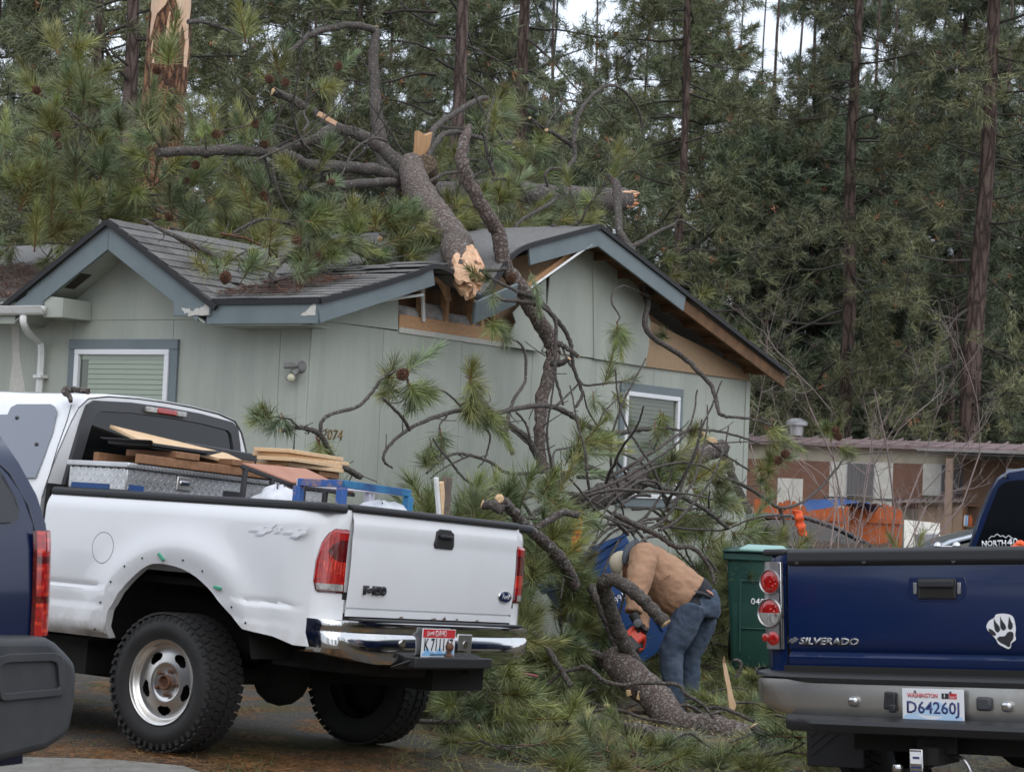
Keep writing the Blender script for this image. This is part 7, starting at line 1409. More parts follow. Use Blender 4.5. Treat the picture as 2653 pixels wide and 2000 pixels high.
for x, y in ((250, 600), (390, 860), (930, 900), (1230, 1030), (1290, 1000), (1740, 520), (1800, 515), (1600, 790), (340, 945), (1390, 850), (1710, 920), (1030, 460), (1100, 1400)): put(CONE, 'pine_cone', P(*px('c1', x, y), 19.6), (random.uniform(-1, 1), -.6, random.uniform(-.6, .6)), br_, 1.05)
for x, y in ((1880, 1530), (1570, 1620), (1760, 1640), (1990, 1610), (2150, 1530)): put(CONE, 'pine_cone', WOFF(-.5)('c1', x, y), (random.uniform(-1, 1), -.6, random.uniform(-.6, .6)), ed, 1.05)
for i in range(20):                                          # thin bare limbs fanning over the roof heap
    a = WOFF(rs.uniform(-3.0, -1.6))('f', rs.uniform(620, 1320), rs.uniform(330, 560)); pts = [a]; dd_ = nrm(HB*rs.uniform(-1, .6)+np.array([0, 0, rs.uniform(-.2, .8)])+HA*rs.uniform(-.4, .4)); cu_ = np.cross(dd_, HA)*rs.choice((-1, 1))*rs.uniform(.05, .3)
    for k in range(6): dd_ = nrm(dd_+cu_+rng.normal(0, .16, 3)); pts.append(pts[-1]+dd_*rs.uniform(.14, .26))
    t, pp = bough('bare_limb', auto_label('bare curved limb', np.array(pts), 'over the roof'), 'branch', np.array(pts), [.016, .013, .009, .006], 'bare limbs over the roof', n=6); twigs(t, pp, .005, 4, .25, tufts=False, gap=.2, upb=.0)
for i in range(64):                                          # deep piles of boughs round the worker and under the bumper
    X = rs.uniform(1100, 1545) if i < 50 else rs.uniform(1860, 2040); Yp = rs.uniform(1690, 1960)
    if X < 1230 and Yp > 1890: continue
    Yd = 1.60*5260/(Yp-1250+((X-1326)*-.0437)); b = P(X, Yp, Yd); b[2] = float(ground_z(b[0], b[1]))+rs.uniform(.04, .24)
    rnd_bough(b, (rs.uniform(-1, 1), rs.uniform(-.9, .3), rs.uniform(-.15, .2)), rs.uniform(.45, .8), rs.uniform(.008, .014), 'in the pile on the ground', FGH, nt=rs.randint(6, 9), ln=.22, cones=0, curl=.2, upb=.12, tsc=.95, flat=True)
# clusters placed where the photograph shows them plainly
def sprigs(label, spots, dep, c, sc, k, cat='branch'):
    t = thing('pine_sprig', label, cat, dep(0)(c, *spots[0]))
    for x, y in spots:
        for i in range(k):
            o_ = rs.uniform(-.15, .2); dv = HB*rs.uniform(-.8, .8)-HA*rs.uniform(.1, .7)+np.array([0, 0, rs.uniform(-.45, .7)]); tuft(t, dep(o_)(c, x+rs.uniform(-38, 38), y+rs.uniform(-30, 30)), dv, sc)
    return t
sprigs('dense green sprays on the front roof slope between the small gable and the thick trunk', [(140, 60), (250, 80), (60, 150), (60, 280), (150, 320), (330, 200), (440, 130), (430, 350), (560, 130), (560, 330), (700, 150), (690, 230), (720, 310), (820, 180), (640, 60), (380, 40), (780, 60), (880, 230)], lambda o_: WOFF(-.75+o_), 'c5', .95, 5)
sprigs('green sprays filling the roof between the thick trunk and the right peak', [(930, 1290), (1000, 1330), (900, 1400), (990, 1460), (1090, 1250), (1090, 1560), (1180, 1300), (1290, 1250), (1320, 1420), (1460, 1440), (1530, 1430), (1520, 1550), (1440, 1340), (1250, 1540), (1600, 1380), (1390, 1500)], lambda o_: WOFF(-1.35+o_), 'c2', .95, 5)
sprigs('tufts standing up behind the slender trunk over the ridge', [(1170, 1000), (1200, 660), (1180, 780), (1460, 900), (1440, 960), (880, 1000), (1420, 1130), (1330, 1190), (820, 1070)], lambda o_: WOFF(-2.9+o_), 'c2', 1.15, 4)
sprigs('sprays of needles in the tangle left of the right window', [(230, 640), (300, 600), (330, 660), (250, 700), (190, 760)], lambda o_: WOFF(1.5+o_), 'A', .9, 3)
sprigs('olive tufts low in the tangle under the right window', [(840, 720), (960, 850), (1090, 830), (1130, 880), (990, 900), (900, 1090), (830, 1060), (1000, 1090), (1330, 1170), (1250, 1160), (1400, 1190), (780, 1130), (930, 1180), (1080, 990), (1150, 960), (760, 860), (820, 800), (1030, 1240), (1120, 1330)], lambda o_: WOFF(1.6+o_), 'A', 1.0, 3)
sprigs('bright upright tufts above the blue cart beside the printed strip', [(110, 1250), (60, 1200), (20, 1000), (80, 960), (150, 1000), (40, 1420), (-60, 1500), (-40, 1330)], lambda o_: WOFF(2.9+o_), 'A', 1.0, 3)
sprigs('green sprays drooping over the tipped blue cart', [(430, 420), (430, 600), (470, 700), (410, 520), (380, 680), (450, 780), (350, 450)], lambda o_: YD(16.9+o_), 'D', .95, 3)
sprigs('green sprays hanging before the lower part of the blue cart', [(470, 420), (480, 520), (520, 640), (540, 760), (600, 830), (680, 880), (440, 620), (500, 560)], lambda o_: YD(17.05+o_), 'D', .9, 3)
# ---- foreground logs round the man
def fg(pts, Y0, Y1, c='D'): return pth(YD, c, pts, Y0, Y1)
def fgl(name, label, pts, r, Y0, Y1, m=None, c='D', end=None, n=10, cat='branch', **k): return bough(name, label, cat, fg(pts, Y0, Y1, c), r, m=m, n=n, end=end, **k)
g1, pg = fgl('fallen_pine', 'forked pine trunk on the ground in front of the man, bent like an elbow', [(690, 930), (760, 1000), (850, 1080), (960, 1170), (1030, 1270), (1080, 1340), (1180, 1385), (1330, 1400), (1500, 1440), (1660, 1500)], [.10, .115, .12, .12, .12, .115, .11,   .105, .105, .10], 15.7, 14.1, bark_fallen, n=16, cat='fallen tree', wob=.12)
limb(g1, fg([(860, 1010), (800, 890), (745, 780), (700, 670), (665, 560), (650, 480), (668, 450)], 15.6, 15.2), [.058, .06, .056, .055, .055, .055, .05], n=12)
limb(g1, fg([(655, 470), (680, 445), (740, 455), (850, 530), (940, 610), (1045, 715)], 15.2, 15.1), [.05, .052, .05, .05, .046], n=12, end='ab')
limb(g1, fg([(740, 960), (740, 870), (690, 750), (630, 610), (560, 490)], 15.9, 16.1), [.05, .048, .046, .04, .036], m=bark_limb, n=10)
mb = MB(); q = fg([(870, 1150), (895, 1160), (880, 1215), (855, 1205)], 15.1, 15.1)-np.array(g1.location); mb.prism(q, (0, .06, 0)); q = fg([(790, 1150), (830, 1140), (830, 1180), (795, 1190)], 15.2, 15.2)-np.array(g1.location); mb.prism(q, (0, .05, 0)); mb.build('cut_stub', cutwood, g1, bevel=.006)
fgl('fallen_limb', 'straight limb slanting down from the white pickup to the forked trunk', [(310, 820), (450, 850), (600, 920), (725, 965)], [.02, .026, .03, .032], 15.6, 15.6)
fgl('fallen_limb', 'brown limb slanting down just right of the white pickup bumper', [(105, 705), (200, 780), (290, 880), (370, 1010), (440, 1120)], [.016, .02, .022, .022], 14.6, 14.4)
fgl('fallen_limb', 'thin wavy grey limb lying across the forked trunk', [(285, 1110), (380, 1040), (470, 1010), (540, 1000), (600, 1045), (660, 1092), (760, 1115), (900, 1100), (1020, 1102), (1120, 1112), (1170, 1170), (1280, 1240), (1345, 1325)], [.014, .016, .016, .015, .014, .012], 14.5, 14.3)
fgl('fallen_log', 'short log with a torn pale end in front of the forked trunk', [(810, 1375), (900, 1410), (1000, 1440), (1100, 1460), (1230, 1470)], [.045, .052, .056, .056], 13.3, 13.2, bark_trunk, end='b', n=12)
fgl('fallen_limb', 'straight brown limb on the ground left of the short torn log', [(150, 1395), (300, 1370), (450, 1350), (600, 1325), (830, 1385)], [.014, .018, .02, .026], 13.4, 13.3)
fgl('fallen_limb', 'dark curved limb lying in front of the short torn log', [(630, 1600), (720, 1585), (850, 1565), (960, 1548), (1095, 1480)], [.016, .02, .022, .018], 12.7, 13.0)
fgl('fallen_limb', 'thin limb on the ground right of the man', [(1310, 1258), (1400, 1260), (1500, 1295), (1600, 1345)], [.014, .014, .012], 14.8, 14.4, end='a')
fgl('fallen_limb', 'splintered stub standing by the blue pickup bumper', [(1605, 1380), (1640, 1440), (1690, 1535), (1665, 1600)], [.03, .032, .026, .02], 13.3, 13.2, end='a')
fgl('fallen_limb', 'curled grey twig standing between the green cart and the shard', [(1470, 955), (1510, 960), (1520, 1010), (1485, 1070)], [.012, .014, .012], 15.5, 15.5)
fgl('fallen_limb', 'grey log leaning behind the right end of the tailgate, cut ends pale', [(1700, 220), (1770, 290), (1850, 380), (1950, 470), (2040, 550), (2120, 650), (2180, 780)], [.034, .038, .04, .042, .045, .045], 13.4, 14.6, bark_trunk, c='c3', end='a')
fgl('fallen_limb', 'cut stub pointing left above the tailgate corner', [(1595, 260), (1660, 270), (1730, 300)], [.032, .034, .036], 13.4, 13.4, c='c3', end='a')
fgl('fallen_limb', 'crooked grey limb joining the leaning grey log', [(1940, 410), (2020, 360), (2110, 315), (2208, 330)], [.02, .024, .022], 13.5, 13.6, c='c3')
fgl('fallen_limb', 'hooked grey twig on the green boughs by the bumper', [(1430, 1575), (1440, 1520), (1490, 1480), (1520, 1440), (1590, 1430)], [.012, .014, .014], 13.6, 13.6, c='c3')
fgl('fallen_limb', 'grey stub sticking out under the bumper corner', [(1800, 1240), (1830, 1300), (1850, 1350)], [.022, .022], 14.4, 14.4, c='c3')
mb = MB(); q = fg([(1405, 960), (1415, 935), (1425, 975), (1445, 1060), (1470, 1180), (1492, 1245), (1475, 1290), (1445, 1270), (1432, 1140), (1412, 1040)], 15.2, 15.0); mb.prism(q-q[0], (0, .025, 0)); o = mb.build('wood_shard', mat('pale_shard', (.62, .45, .28), .75, col2=(.5, .3, .15), vs=7, stretch=(5, 5, .5)), bevel=.004); o.location = tuple(q[0]); tag(o, 'tall pale splinter of wood standing upright right of the man', 'splinter')
q = fg([(1590, 1335), (1680, 1330), (1780, 1337), (1870, 1338), (1945, 1352)], 14.4, 14.4, 'c3'); mb = MB(); mb.tube(spline(q-q[0]), .008, 6); o = mb.build('pink_cord', mat('pink_cord', (.5, .12, .17), .6, col2=(.3, .07, .1), vs=30)); o.location = tuple(q[0]); tag(o, 'pink cord lying across the boughs under the white pickup bumper', 'cord')
for i in range(16):                                          # bare limbs strewn over the ground
    X = rs.uniform(1120, 1800); Yp = rs.uniform(1760, 1960); Yd = 1.66*5260/(Yp-1250+((X-1326)*-.0437)); a = P(X, Yp, Yd); a[2] = float(ground_z(a[0], a[1]))+rs.uniform(.06, .14); pts = [a]; an = rs.uniform(-.6, .6)+rs.choice((0, math.pi))
    for k in range(5): an += rs.uniform(-.4, .4); q_ = pts[-1]+np.array([math.cos(an), math.sin(an), 0])*rs.uniform(.12, .2); q_[2] = float(ground_z(q_[0], q_[1]))+rs.uniform(.05, .16); pts.append(q_)
    r_ = rs.uniform(.008, .018); bough('bare_limb', auto_label('bare limb', np.array(pts), 'on the ground'), 'branch', np.array(pts), [r_, r_*.9, r_*.6], 'bare limbs on the ground', n=7, end='a')
for i in range(4):
    X = rs.uniform(1150, 1850); Yp = rs.uniform(1760, 1900); Yd = 1.62*5260/(Yp-1250+((X-1326)*-.0437)); a = P(X, Yp, Yd); a[2] = float(ground_z(a[0], a[1]))+.12; mb = MB(); s_ = rs.uniform(.014, .026); mb.lathe([(s_*.8, 0), (s_, .01), (s_*.9, .03+s_)], (0, 0, 0), rotm(rs.random()*6, rs.uniform(-1, 1)), 9); o = mb.build('wood_chunk', cutwood); o.location = tuple(a); tag(o, auto_label('pale chunk of fresh cut wood', np.array([a, a+np.array([.05, 0, .0])]), 'on the green boughs').replace('short ', 'small ').replace(' pointing right', ''), 'wood chunk', 'chunks of cut wood')
# loose cones
cl = [('D', 190, 1605, 'open brown cone at the left of a pair on the bare ground, bottom centre'), ('D', 272, 1590, 'dark upright cone at the right of a pair on the bare ground'), ('D', 395, 1630, 'large cone lying right of the pair at the bottom edge'), ('D', 580, 1590, 'cone nestled under the dark curved limb in the foreground'), ('D', 1440, 1570, 'cone on the ground below the torn log near the blue pickup'), ('D', 1500, 1650, 'cone at the bottom edge left of the blue pickup mud flap'), ('c6', 1580, 1155, 'cone on the ground behind the white pickup left rear wheel'), ('c6', 1850, 1190, 'cone in the shade under the white pickup axle'), ('D', 790, 1600, 'small cone half buried in needles at the bottom edge'), ('D', 640, 1660, 'cone cut by the bottom edge of the picture')]
for c, x, y, lab in cl:
    X, Yp = px(c, x, y+12); Yd = 1.72*5260/(Yp-1250+((X-1326)*-.0437)); q = P(X, Yp, Yd); q[2] = float(ground_z(q[0], q[1]))+.035
    tag(put(CONE, 'pine_cone', q, (random.uniform(-1, 1), -.4, random.uniform(-.1, .6)), None, 1.0), lab, 'pine cone', 'pine cones on the ground')
# litter: fallen needles, twigs, grass
def litter(n, fx, fy, ln, wd, up, m, name):
    x = fx(n); y = fy(n); z = ground_z(x, y); keep = np.ones(n, bool); a = rng.random(n)*6.283; d = np.stack([np.cos(a), np.sin(a), up(n)], 1); d /= np.linalg.norm(d, axis=1)[:, None]; l = ln*(.5+rng.random((n, 1)))
    b = np.stack([x, y, z+.006+.012*rng.random(n)], 1); s = np.cross(d, (0, 0, 1))+rng.normal(0, .2, (n, 3)); s /= np.linalg.norm(s, axis=1)[:, None]; V = np.stack([b-s*wd, b+s*wd, b+d*l], 1).reshape(-1, 3); T = np.tile([0., 0, 1], n)
    o = bpy.data.objects.new(name, raw_mesh(name, [(V, np.arange(3*n).reshape(-1, 3), T, 0)], [m])); COL.objects.link(o); return stuff(o)
litter(9000, lambda n: rng.uniform(-4, 6, n), lambda n: rng.uniform(10, 17, n), .13, .0022, lambda n: rng.normal(.03, .06, n), nd_brown, 'needle_litter')
litter(9000, lambda n: rng.uniform(-.6, 3.6, n), lambda n: rng.uniform(11.2, 17, n), .16, .002, lambda n: np.abs(rng.normal(.1, .25, n)), nd_near, 'green_needle_litter')
litter(7000, lambda n: rng.uniform(-3.4, -.4, n), lambda n: rng.normal(10.6, .5, n), .14, .0024, lambda n: rng.normal(.03, .06, n), nd_brown, 'needle_litter')
litter(900, lambda n: rng.normal(.75, .55, n), lambda n: rng.normal(14.9, .8, n), .022, .008, lambda n: rng.normal(.3, .3, n), cutwood, 'wood_chips')
gcl = rng.uniform(0, 1, (60, 2))*np.array([3.2, 1.6])+np.array([-3.3, 9.9])
litter(2200, lambda n: gcl[rng.integers(0, 60, n), 0]+rng.normal(0, .10, n), lambda n: gcl[rng.integers(0, 60, n), 1]+rng.normal(0, .10, n), .035, .002, lambda n: np.abs(rng.normal(.7, .4, n)), mat('grass_blade', (.085, .11, .03), .6), 'grass')
# needle litter on the roof left of the small gable and in the valley
def roof_litter(n, x0, x1, y0, y1):
    lx = rng.uniform(x0, x1, n); ly = rng.uniform(y0, y1, n); V = []
    P0 = HPOS+np.outer(lx, HB)+np.outer(ly, HA); P0[:, 2] = HPOS[2]-HZ+roofz(lx)+.03+.02*rng.random(n); a = rng.random(n)*6.283; d = np.stack([np.cos(a), np.sin(a), rng.normal(.05, .12, n)], 1); s = np.stack([-np.sin(a), np.cos(a), 0*a], 1)
    V = np.stack([P0-s*.0035, P0+s*.0035, P0+d*.12*(.5+rng.random((n, 1)))], 1).reshape(-1, 3); o = bpy.data.objects.new('roof_needle_litter', raw_mesh('roof_needle_litter', [(V, np.arange(3*n).reshape(-1, 3), np.tile([0., 0, 1], n), 0)], [nd_brown])); COL.objects.link(o); return stuff(o)
roof_litter(18000, -.3, 2.2, 2.9, 6.5); roof_litter(1600, -.3, .7, .0, .95)
# ================================================================== man, saw, carts
def YDp(x, y, Y): return P(*px('D', x, y), Y)
def fused(name, shapes, m, parent, voxel=.014, smooth=6, disp=0, dscale=.12, crop=None, world=True):
    """overlapping closed shapes voxel-joined into one smooth continuous skin"""
    mb = MB()
    for sh in shapes:
        if sh[0] == 't': mb.tube(spline(sh[1], 4) if len(sh[1]) > 2 else sh[1], sh[2], 16)
        else: mb.ell(sh[1], sh[2], sh[3] if len(sh) > 3 else None, 18, 12)
    V = np.vstack(mb.v)
    if crop is not None: pass
    o = mb.build(name, m, None, smooth=180)
    q = o.modifiers.new('r', 'REMESH'); q.mode = 'VOXEL'; q.voxel_size = voxel; q.use_smooth_shade = True
    q = o.modifiers.new('s', 'SMOOTH'); q.iterations = smooth; q.factor = .5
    if disp:
        tx = bpy.data.textures.new(name+'_folds', 'CLOUDS'); tx.noise_scale = dscale; tx.noise_depth = 2
        q = o.modifiers.new('d', 'DISPLACE'); q.texture = tx; q.strength = disp; q.mid_level = .5; q.texture_coords = 'GLOBAL'
        q = o.modifiers.new('s2', 'SMOOTH'); q.iterations = 1
    dg = bpy.context.evaluated_depsgraph_get(); me = bpy.data.meshes.new_from_object(o.evaluated_get(dg)); bpy.data.objects.remove(o)
    v = np.empty(len(me.vertices)*3); me.vertices.foreach_get('co', v); v = v.reshape(-1, 3)-np.array(parent.location); me.vertices.foreach_set('co', v.ravel().astype(np.float32)); me.polygons.foreach_set('use_smooth', [True]*len(me.polygons)); me.update()
    n = bpy.data.objects.new(name, me); COL.objects.link(n); n.parent = parent; return n
D_ = YDp
man = thing('person', 'man in tan jacket, jeans and cream cap bending over to saw a fallen trunk', 'person', (FEET[0], FEET[1]+.1, FEET[2]))
hipN, hipF = D_(1205, 600, 16.42), D_(1285, 585, 16.68); kneeN, kneeF = D_(1080, 900, 16.40), D_(1195, 930, 16.72); ankN, ankF = D_(1108, 1235, 16.42), D_(1200, 1225, 16.74)
shN, shF = D_(905, 300, 16.28), D_(880, 300, 16.72); elN, wrN = D_(868, 480, 16.12), D_(838, 655, 16.02); elF, wrF = D_(900, 560, 16.60), D_(885, 800, 16.25)
chest = D_(925, 345, 16.5); mid = D_(1060, 430, 16.5); waist = D_(1195, 510, 16.52); neck = D_(845, 312, 16.5); head = D_(783, 352, 16.5)
face_d = nrm(D_(748, 470, 16.47)-head); crown_d = nrm(D_(690, 322, 16.5)-head)
crown_d = nrm(crown_d-face_d*(crown_d@face_d)); HR = np.stack([np.cross(face_d, crown_d), face_d, crown_d], 1)     # x side, y face, z crown
hp = lambda x, y, z: head+HR@np.array([x, y, z])
body = fused('body', [('e', head, (.073, .092, .10), HR), ('e', hp(0, .055, -.06), (.05, .045, .06), HR), ('e', hp(0, .105, -.02), (.014, .022, .022), HR), ('e', hp(0, .09, -.055), (.026, .016, .010), HR), ('e', hp(.075, .0, -.01), (.012, .022, .032), HR), ('e', hp(-.075, .0, -.01), (.012, .022, .032), HR),
    ('t', [head, neck, chest], [.055, .058, .07]), ('t', [chest, mid, waist], [.13, .14, .13]), ('t', [chest, shN, elN, wrN], [.07, .06, .045, .035]), ('t', [chest, shF, elF, wrF], [.07, .06, .045, .035]),
    ('t', [waist, hipN, kneeN, ankN], [.11, .08, .058, .042]), ('t', [waist, hipF, kneeF, ankF], [.11, .08, .058, .042])], skin, man, .012, 4)
for s in (-1, 1):
    mb = MB(); mb.ell(hp(.03*s, .086, .012)-np.array(man.location), .011, n=10, m=8); mb.build('eye', mat('eye', (.5, .48, .45), .3), body)
mb = MB(); G = [[hp(.078*math.sin(b_)*math.cos(a), -.012+.096*math.sin(b_)*math.sin(a), -.005-.104*math.cos(b_)*.9)-np.array(man.location) for a in np.linspace(math.pi*1.02, math.pi*1.98, 12)] for b_ in np.linspace(.7, 2.2, 8)]; mb.grid(G); mb.build('hair', mat('grey_hair', (.13, .12, .11), .9, col2=(.07, .06, .055), vs=60, stretch=(1, 1, 6)), man, smooth=180)
# cap
mb = MB(); G = [[hp(.085*math.sin(b_)*math.cos(a), .104*math.sin(b_)*math.sin(a)-.004, .022+.108*math.cos(b_))-np.array(man.location) for a in np.arange(28)*2*math.pi/28] for b_ in np.linspace(.03, 1.62, 12)]; mb.grid(G, cv=True); cp_ = mb.build('cap', cap_m, man, smooth=180, solid=.004)
mb = MB(); G = [[hp(.078*math.sin(a)*(1-.12*t), .09*math.cos(a)*(1-t)+t*(.155*math.cos(a*.75)+.015), .022-.012*t-.012*t*abs(math.sin(a)))-np.array(man.location) for a in np.linspace(-1.25, 1.25, 15)] for t in np.linspace(0, 1, 6)]; mb.grid(G); mb.build('brim', cap_m, cp_, smooth=180, solid=.005)
# jacket: torso and two sleeves in one skin
rm = D_(1235, 520, 16.52)
jk = fused('jacket', [('t', [D_(868, 300, 16.5), D_(915, 328, 16.5), D_(1000, 408, 16.5), D_(1100, 497, 16.5), D_(1188, 565, 16.5)], [.10, .16, .195, .208, .212]), ('e', shN, .105), ('e', shF, .105), ('t', [shN+(shF-shN)*.15, shN, shN*.5+elN*.5, elN, wrN], [.11, .118, .11, .098, .068]), ('t', [shF, elF, wrF+(elF-wrF)*.15], [.105, .075, .056])], jacket_m, man, .011, 3, .026, .075)
seam = [D_(870, 215, 16.42), D_(935, 225, 16.3), D_(985, 270, 16.24), D_(990, 330, 16.25)]; mb = MB(); mb.tube(spline(np.array(seam)-np.array(man.location), 5), .004, 5); q = spline(np.array([D_(990, 470, 16.24), D_(1035, 440, 16.25), D_(1072, 415, 16.25)])-np.array(man.location), 4); mb.tube(q, .004, 5); mb.build('jacket_seam', mat('jacket_seam', (.17, .085, .04), .9), man)
col = [D_(800, 265, 16.5), D_(835, 235, 16.4), D_(868, 240, 16.35), D_(800, 380, 16.34)]
fused('hood_collar', [('t', [D_(862, 205, 16.5), D_(812, 240, 16.42), D_(785, 300, 16.37), D_(782, 350, 16.36)], [.03, .035, .028, .02]), ('t', [D_(862, 205, 16.5), D_(815, 240, 16.58), D_(800, 310, 16.63)], [.03, .035, .025])], grey_cloth, man, .01, 3)
# shirt strip, belt, jeans
fused('shirt', [('t', [D_(1150, 520, 16.5), D_(1222, 548, 16.52), D_(1268, 585, 16.52)], [.16, .172, .15]), ('e', D_(1190, 605, 16.42), (.12, .12, .09))], dark_cloth, man, .014, 4, .02, .08)
mb = MB(); mb.ell(D_(1322, 528, 16.40)-np.array(man.location), (.04, .03, .014), rotm(0, 0, .6)); mb.build('back_skin', skin, man)
jn = fused('jeans', [('t', [D_(1238, 558, 16.52), D_(1258, 600, 16.52), D_(1262, 635, 16.53), D_(1255, 670, 16.53)], [.165, .17, .168, .15]), ('t', [hipN, D_(1150, 750, 16.4), kneeN, D_(1085, 1060, 16.4), ankN, D_(1118, 1290, 16.42)], [.135, .12, .098, .088, .08, .082]), ('t', [hipF, D_(1262, 750, 16.68), kneeF, D_(1195, 1080, 16.73), ankF, D_(1205, 1270, 16.74)], [.135, .115, .094, .086, .08, .08])], denim, man, .011, 3, .024, .07)
bl_ = [D_(1148, 575, 16.38), D_(1185, 535, 16.33), D_(1260, 530, 16.33), D_(1340, 560, 16.42), D_(1352, 555, 16.55)]; mb = MB(); G = [[p_-np.array(man.location)+np.array([0, -.012, dz]) for dz in (-.018, .018)] for p_ in spline(bl_, 5)]; mb.grid(G); mb.build('belt', plate_black, man, solid=.008)
pk = [D_(1160, 600, 16.262), D_(1245, 610, 16.285), D_(1262, 680, 16.285), D_(1215, 745, 16.27), D_(1150, 690, 16.262)]; mb = MB(); q = np.array(pk+[pk[0]])-np.array(man.location)+np.array([0, -.022, 0]); mb.tube(spline(q, 4), .0035, 5); mb.build('pocket_seam', mat('denim_seam', (.06, .085, .125), .9), man)
for a, d in ((ankN, D_(1118, 1290, 16.42)), (ankF, D_(1205, 1270, 16.74))):
    z0 = float(ground_z(d[0], d[1])); c_ = np.array([d[0]-.02, d[1]-.01, z0+.045]); fused('boot', [('t', [c_+(.09, .01, .01), c_+(-.02, -.02, .01), c_+(-.15, -.05, 0)], [.045, .05, .04]), ('t', [c_+(.04, 0, 0), a], [.055, .05])], boot_m, man, .011, 3)
# gloves: palm and five separate bent fingers closed round the saw handles
def glove(wr, dirn, curl, side):
    d = nrm(dirn); s = nrm(np.cross(d, curl)); c = nrm(np.cross(s, d)); sh = [('t', [wr-d*.03, wr+d*.03], [.042, .040]), ('e', wr+d*.065, (.045, .055, .028), np.stack([s, d, c], 1))]
    for k, (o_, l_) in enumerate(((-.032, .070), (-.011, .080), (.011, .076), (.031, .062))):
        b = wr+d*.105+s*o_; sh.append(('t', [b-d*.02, b+d*l_*.35+c*.006, b+d*l_*.55+c*l_*.38, b+d*l_*.30+c*l_*.75], [.0125, .012, .0115, .009]))
    b = wr+d*.055+s*-.042*side; sh.append(('t', [b, b+d*.03+s*-.018*side+c*.02, b+d*.055+c*.052+s*-.005*side], [.015, .013, .010])); return sh
gN = D_(845, 680, 16.0); fused('glove', glove(gN, D_(885, 760, 15.98)-gN, (0.9, .4, -.2), 1), glove_m, man, .0055, 2)
gF = D_(888, 815, 16.22); fused('glove', glove(gF, D_(862, 900, 16.12)-gF, (-.7, .3, -.5), -1), glove_m, man, .0055, 2)
mb = MB(); q = D_(862, 722, 15.93); mb.ell(q-np.array(man.location), (.032, .010, .036), rotm(0, 0, .4)); mb.build('glove_back', mat('grey_knit', (.13, .13, .13), .9), man)
# chainsaw
sw = thing('chainsaw', 'red and black chainsaw held by the bent man against the forked trunk', 'chainsaw', D_(830, 850, 16.0)); so_ = np.array(sw.location)
a, b_ = D_(880, 785, 16.05)-so_, D_(790, 870, 16.0)-so_; ax = nrm(b_-a); sd_ = nrm(np.cross(ax, (0, -1, .2))); nn_ = np.cross(ax, sd_); B = np.stack([ax, nn_, sd_], 1)
mb = MB(); mb.box((a+b_)/2, (.16, .16, .11), B); mb.box((a+b_)/2+B@np.array([-.02, 0, .06]), (.11, .12, .05), B); mb.build('engine_cover', saw_red, sw, bevel=.022, seg=3)
mb = MB(); mb.box(b_+B@np.array([-.01, 0, -.02]), (.12, .18, .13), B); mb.box(b_+B@np.array([.05, 0, .01]), (.05, .14, .09), B); mb.build('engine_block', black_plastic, sw, bevel=.015)
mb = MB(); q0, q1 = D_(770, 905, 15.95)-so_, D_(655, 1000, 15.85)-so_; mb.bar(q0, q1, .008, .07, up=(.5, -.1, .8)); mb.lathe([(.001, -.004), (.035, -.004), (.035, .004), (.001, .004)], q1, np.stack([nrm(q1-q0), nrm(np.cross(nrm(np.cross(q1-q0, (.5, -.1, .8))), q1-q0)), nrm(np.cross(q1-q0, (.5, -.1, .8)))], 1), 18); mb.build('guide_bar', steel, sw)
mb = MB(); mb.tube(spline([a+B@np.array([.03, .09, .02]), D_(858, 745, 15.95)-so_, D_(882, 728, 15.99)-so_, D_(905, 745, 16.1)-so_, a+B@np.array([.03, -.09, .02])]), .013, 8); mb.build('front_handle', black_plastic, sw)
mb = MB(); mb.tube(spline([a+B@np.array([-.06, 0, .03]), D_(905, 830, 16.15)-so_, D_(890, 880, 16.18)-so_, b_+B@np.array([-.04, .03, -.05])]), .016, 8); mb.build('rear_handle', saw_red, sw)
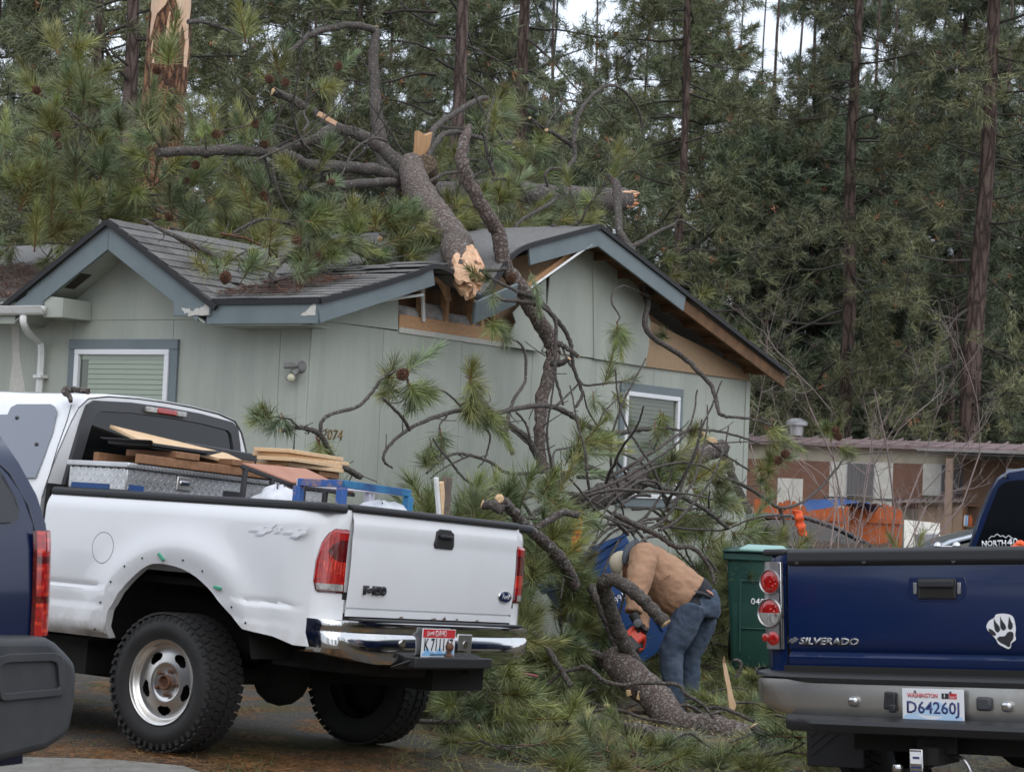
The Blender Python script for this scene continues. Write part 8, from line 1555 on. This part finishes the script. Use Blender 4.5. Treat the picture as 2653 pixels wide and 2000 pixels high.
# ---- wheeled carts
def cart(label, loc, M, body_m, lid_m, txt, hi=None):
    t = thing('wheeled_cart', label, 'trash cart', loc); t.rotation_euler = euler_of(M)
    mb = MB(); G = []
    for z, w_, d0, d1 in ((.0, .26, -.26, .24), (.04, .27, -.28, .27), (.55, .31, -.33, .36), (.93, .335, -.36, .42)): G.append([(-w_, d0, z), (-w_*.9, d0-.02, z), (0, d0-.03, z), (w_*.9, d0-.02, z), (w_, d0, z), (w_*1.02, 0, z), (w_, d1, z), (0, d1+.01, z), (-w_, d1, z), (-w_*1.02, 0, z)])
    mb.grid(G, cv=True); mb.face(G[0]); mb.build('body', body_m, t, bevel=.006, smooth=40)
    mb = MB(); mb.prism([(-.37, -.41, .92), (.37, -.41, .92), (.37, .44, .92), (-.37, .44, .92)], (0, 0, .075)); mb.build('rim', body_m, t, bevel=.014)
    mb = MB(); G = []
    for u in np.linspace(-1, 1, 13): G.append([(u*.375, v, .997+.035*(1-u**4)*math.sin(math.pi*np.clip((v+.45)/.95, 0, 1))**.6) for v in np.linspace(-.44, .5, 12)])
    mb.grid(G); ld = mb.build('lid', body_m, t, smooth=50, solid=.012)
    mb = MB(); mb.prism([(-.24, -.445, 1.0), (.20, -.445, 1.0), (.14, -.30, 1.035), (-.17, -.30, 1.035)], (0, 0, .03)); mb.build('lid_panel', lid_m, ld, bevel=.012)  # raised front panel; its pale colour on the green cart is a painted highlight
    fy = lambda z: float(np.interp(z, [0.04, .55, .93], [-.31, -.36, -.385]))
    mb = MB(); mb.bar((-.20, fy(.12)-.004, .12), (-.215, fy(.75)-.004, .75), .02, .012, up=(0, 1, 0)); mb.bar((.20, fy(.12)-.004, .12), (.215, fy(.75)-.004, .75), .02, .012, up=(0, 1, 0)); mb.bar((-.225, fy(.75)-.004, .75), (.225, fy(.75)-.004, .75), .02, .012, up=(0, 1, 0)); mb.bar((-.2, fy(.34)-.004, .34), (.2, fy(.34)-.004, .34), .012, .015, up=(0, 1, 0)); mb.build('panel_rib', body_m, t, bevel=.004)
    if txt:
        mb = MB(); letter(mb, txt, .06, (-.12, fy(.57)-.006, .545), (1, 0, 0), (0, -.05, 1), w=.24, h=.058, extrude=.0005, bold=.0008); mb.build('lettering', decal_white, t)
    mb = MB(); mb.tube([(-.25, .47, .95), (.25, .47, .95)], .016, 8); mb.build('handle', body_m, t)
    for s in (-1, 1):
        mb = MB(); mb.lathe([(.02, -.02), (.13, -.025), (.14, 0), (.13, .025), (.02, .02)], (s*.29, .3, .14), AXO, 22); mb.build('wheel', tyre_m, t)
    return t
gc = P(*px('D', 1660, 640), 17.6); gz0 = float(ground_z(gc[0], gc[1])); cart('green wheeled cart standing behind the tail lamp of the blue pickup', (gc[0]+.06, gc[1]+.33, P(*px('D', 1440, 1000), 17.6)[2]), rotm(rad(-8)), cart_green, cart_lid_highlight, '040597')
bc = P(*px('D', 640, 560), 17.5); cart('blue wheeled cart tipped over among the boughs behind the man', tuple(bc+np.array([.40, .35, -.52])), rotm(0, 0, rad(-36))@rotm(rad(12)), cart_blue, cart_blue, '1009910')
q = [P(*px('A', x, y), 15.3) for x, y in ((222, 1030), (278, 1042), (262, 1180), (250, 1300), (190, 1295), (205, 1160))]; mb = MB(); mb.prism(np.array(q)-q[0], (0, .02, 0)); o = mb.build('printed_strip', hi_yellow, bevel=.003); o.location = tuple(q[0]); tag(o, 'bright orange and yellow printed strip standing among the boughs above the blue cart', 'strip')
# ================================================================== consistent face orientation (closed shells outward, open sheets towards the street)
import bmesh
bpy.context.view_layer.update()
_done = set()
for o in list(bpy.data.objects):
    if o.type != 'MESH' or o.data.name in _done or len(o.data.polygons) > 9000 or 't' in o.data.attributes: continue
    _done.add(o.data.name); bm = bmesh.new(); bm.from_mesh(o.data); bmesh.ops.remove_doubles(bm, verts=bm.verts, dist=2e-5) if o.name.split('.')[0] in ('decal', 'badge', 'lettering', 'house_number', 'window_decal') else None
    bmesh.ops.recalc_face_normals(bm, faces=bm.faces)
    if any(e.is_boundary for e in bm.edges):
        mw = o.matrix_world; n3 = mw.to_3x3(); s = 0.0
        for f in bm.faces:
            c = mw @ f.calc_center_median(); s += f.calc_area()*((n3 @ f.normal).dot((Vector(EYE)-c).normalized()))
        if s < 0: bmesh.ops.reverse_faces(bm, faces=bm.faces)
    bm.to_mesh(o.data); bm.free()
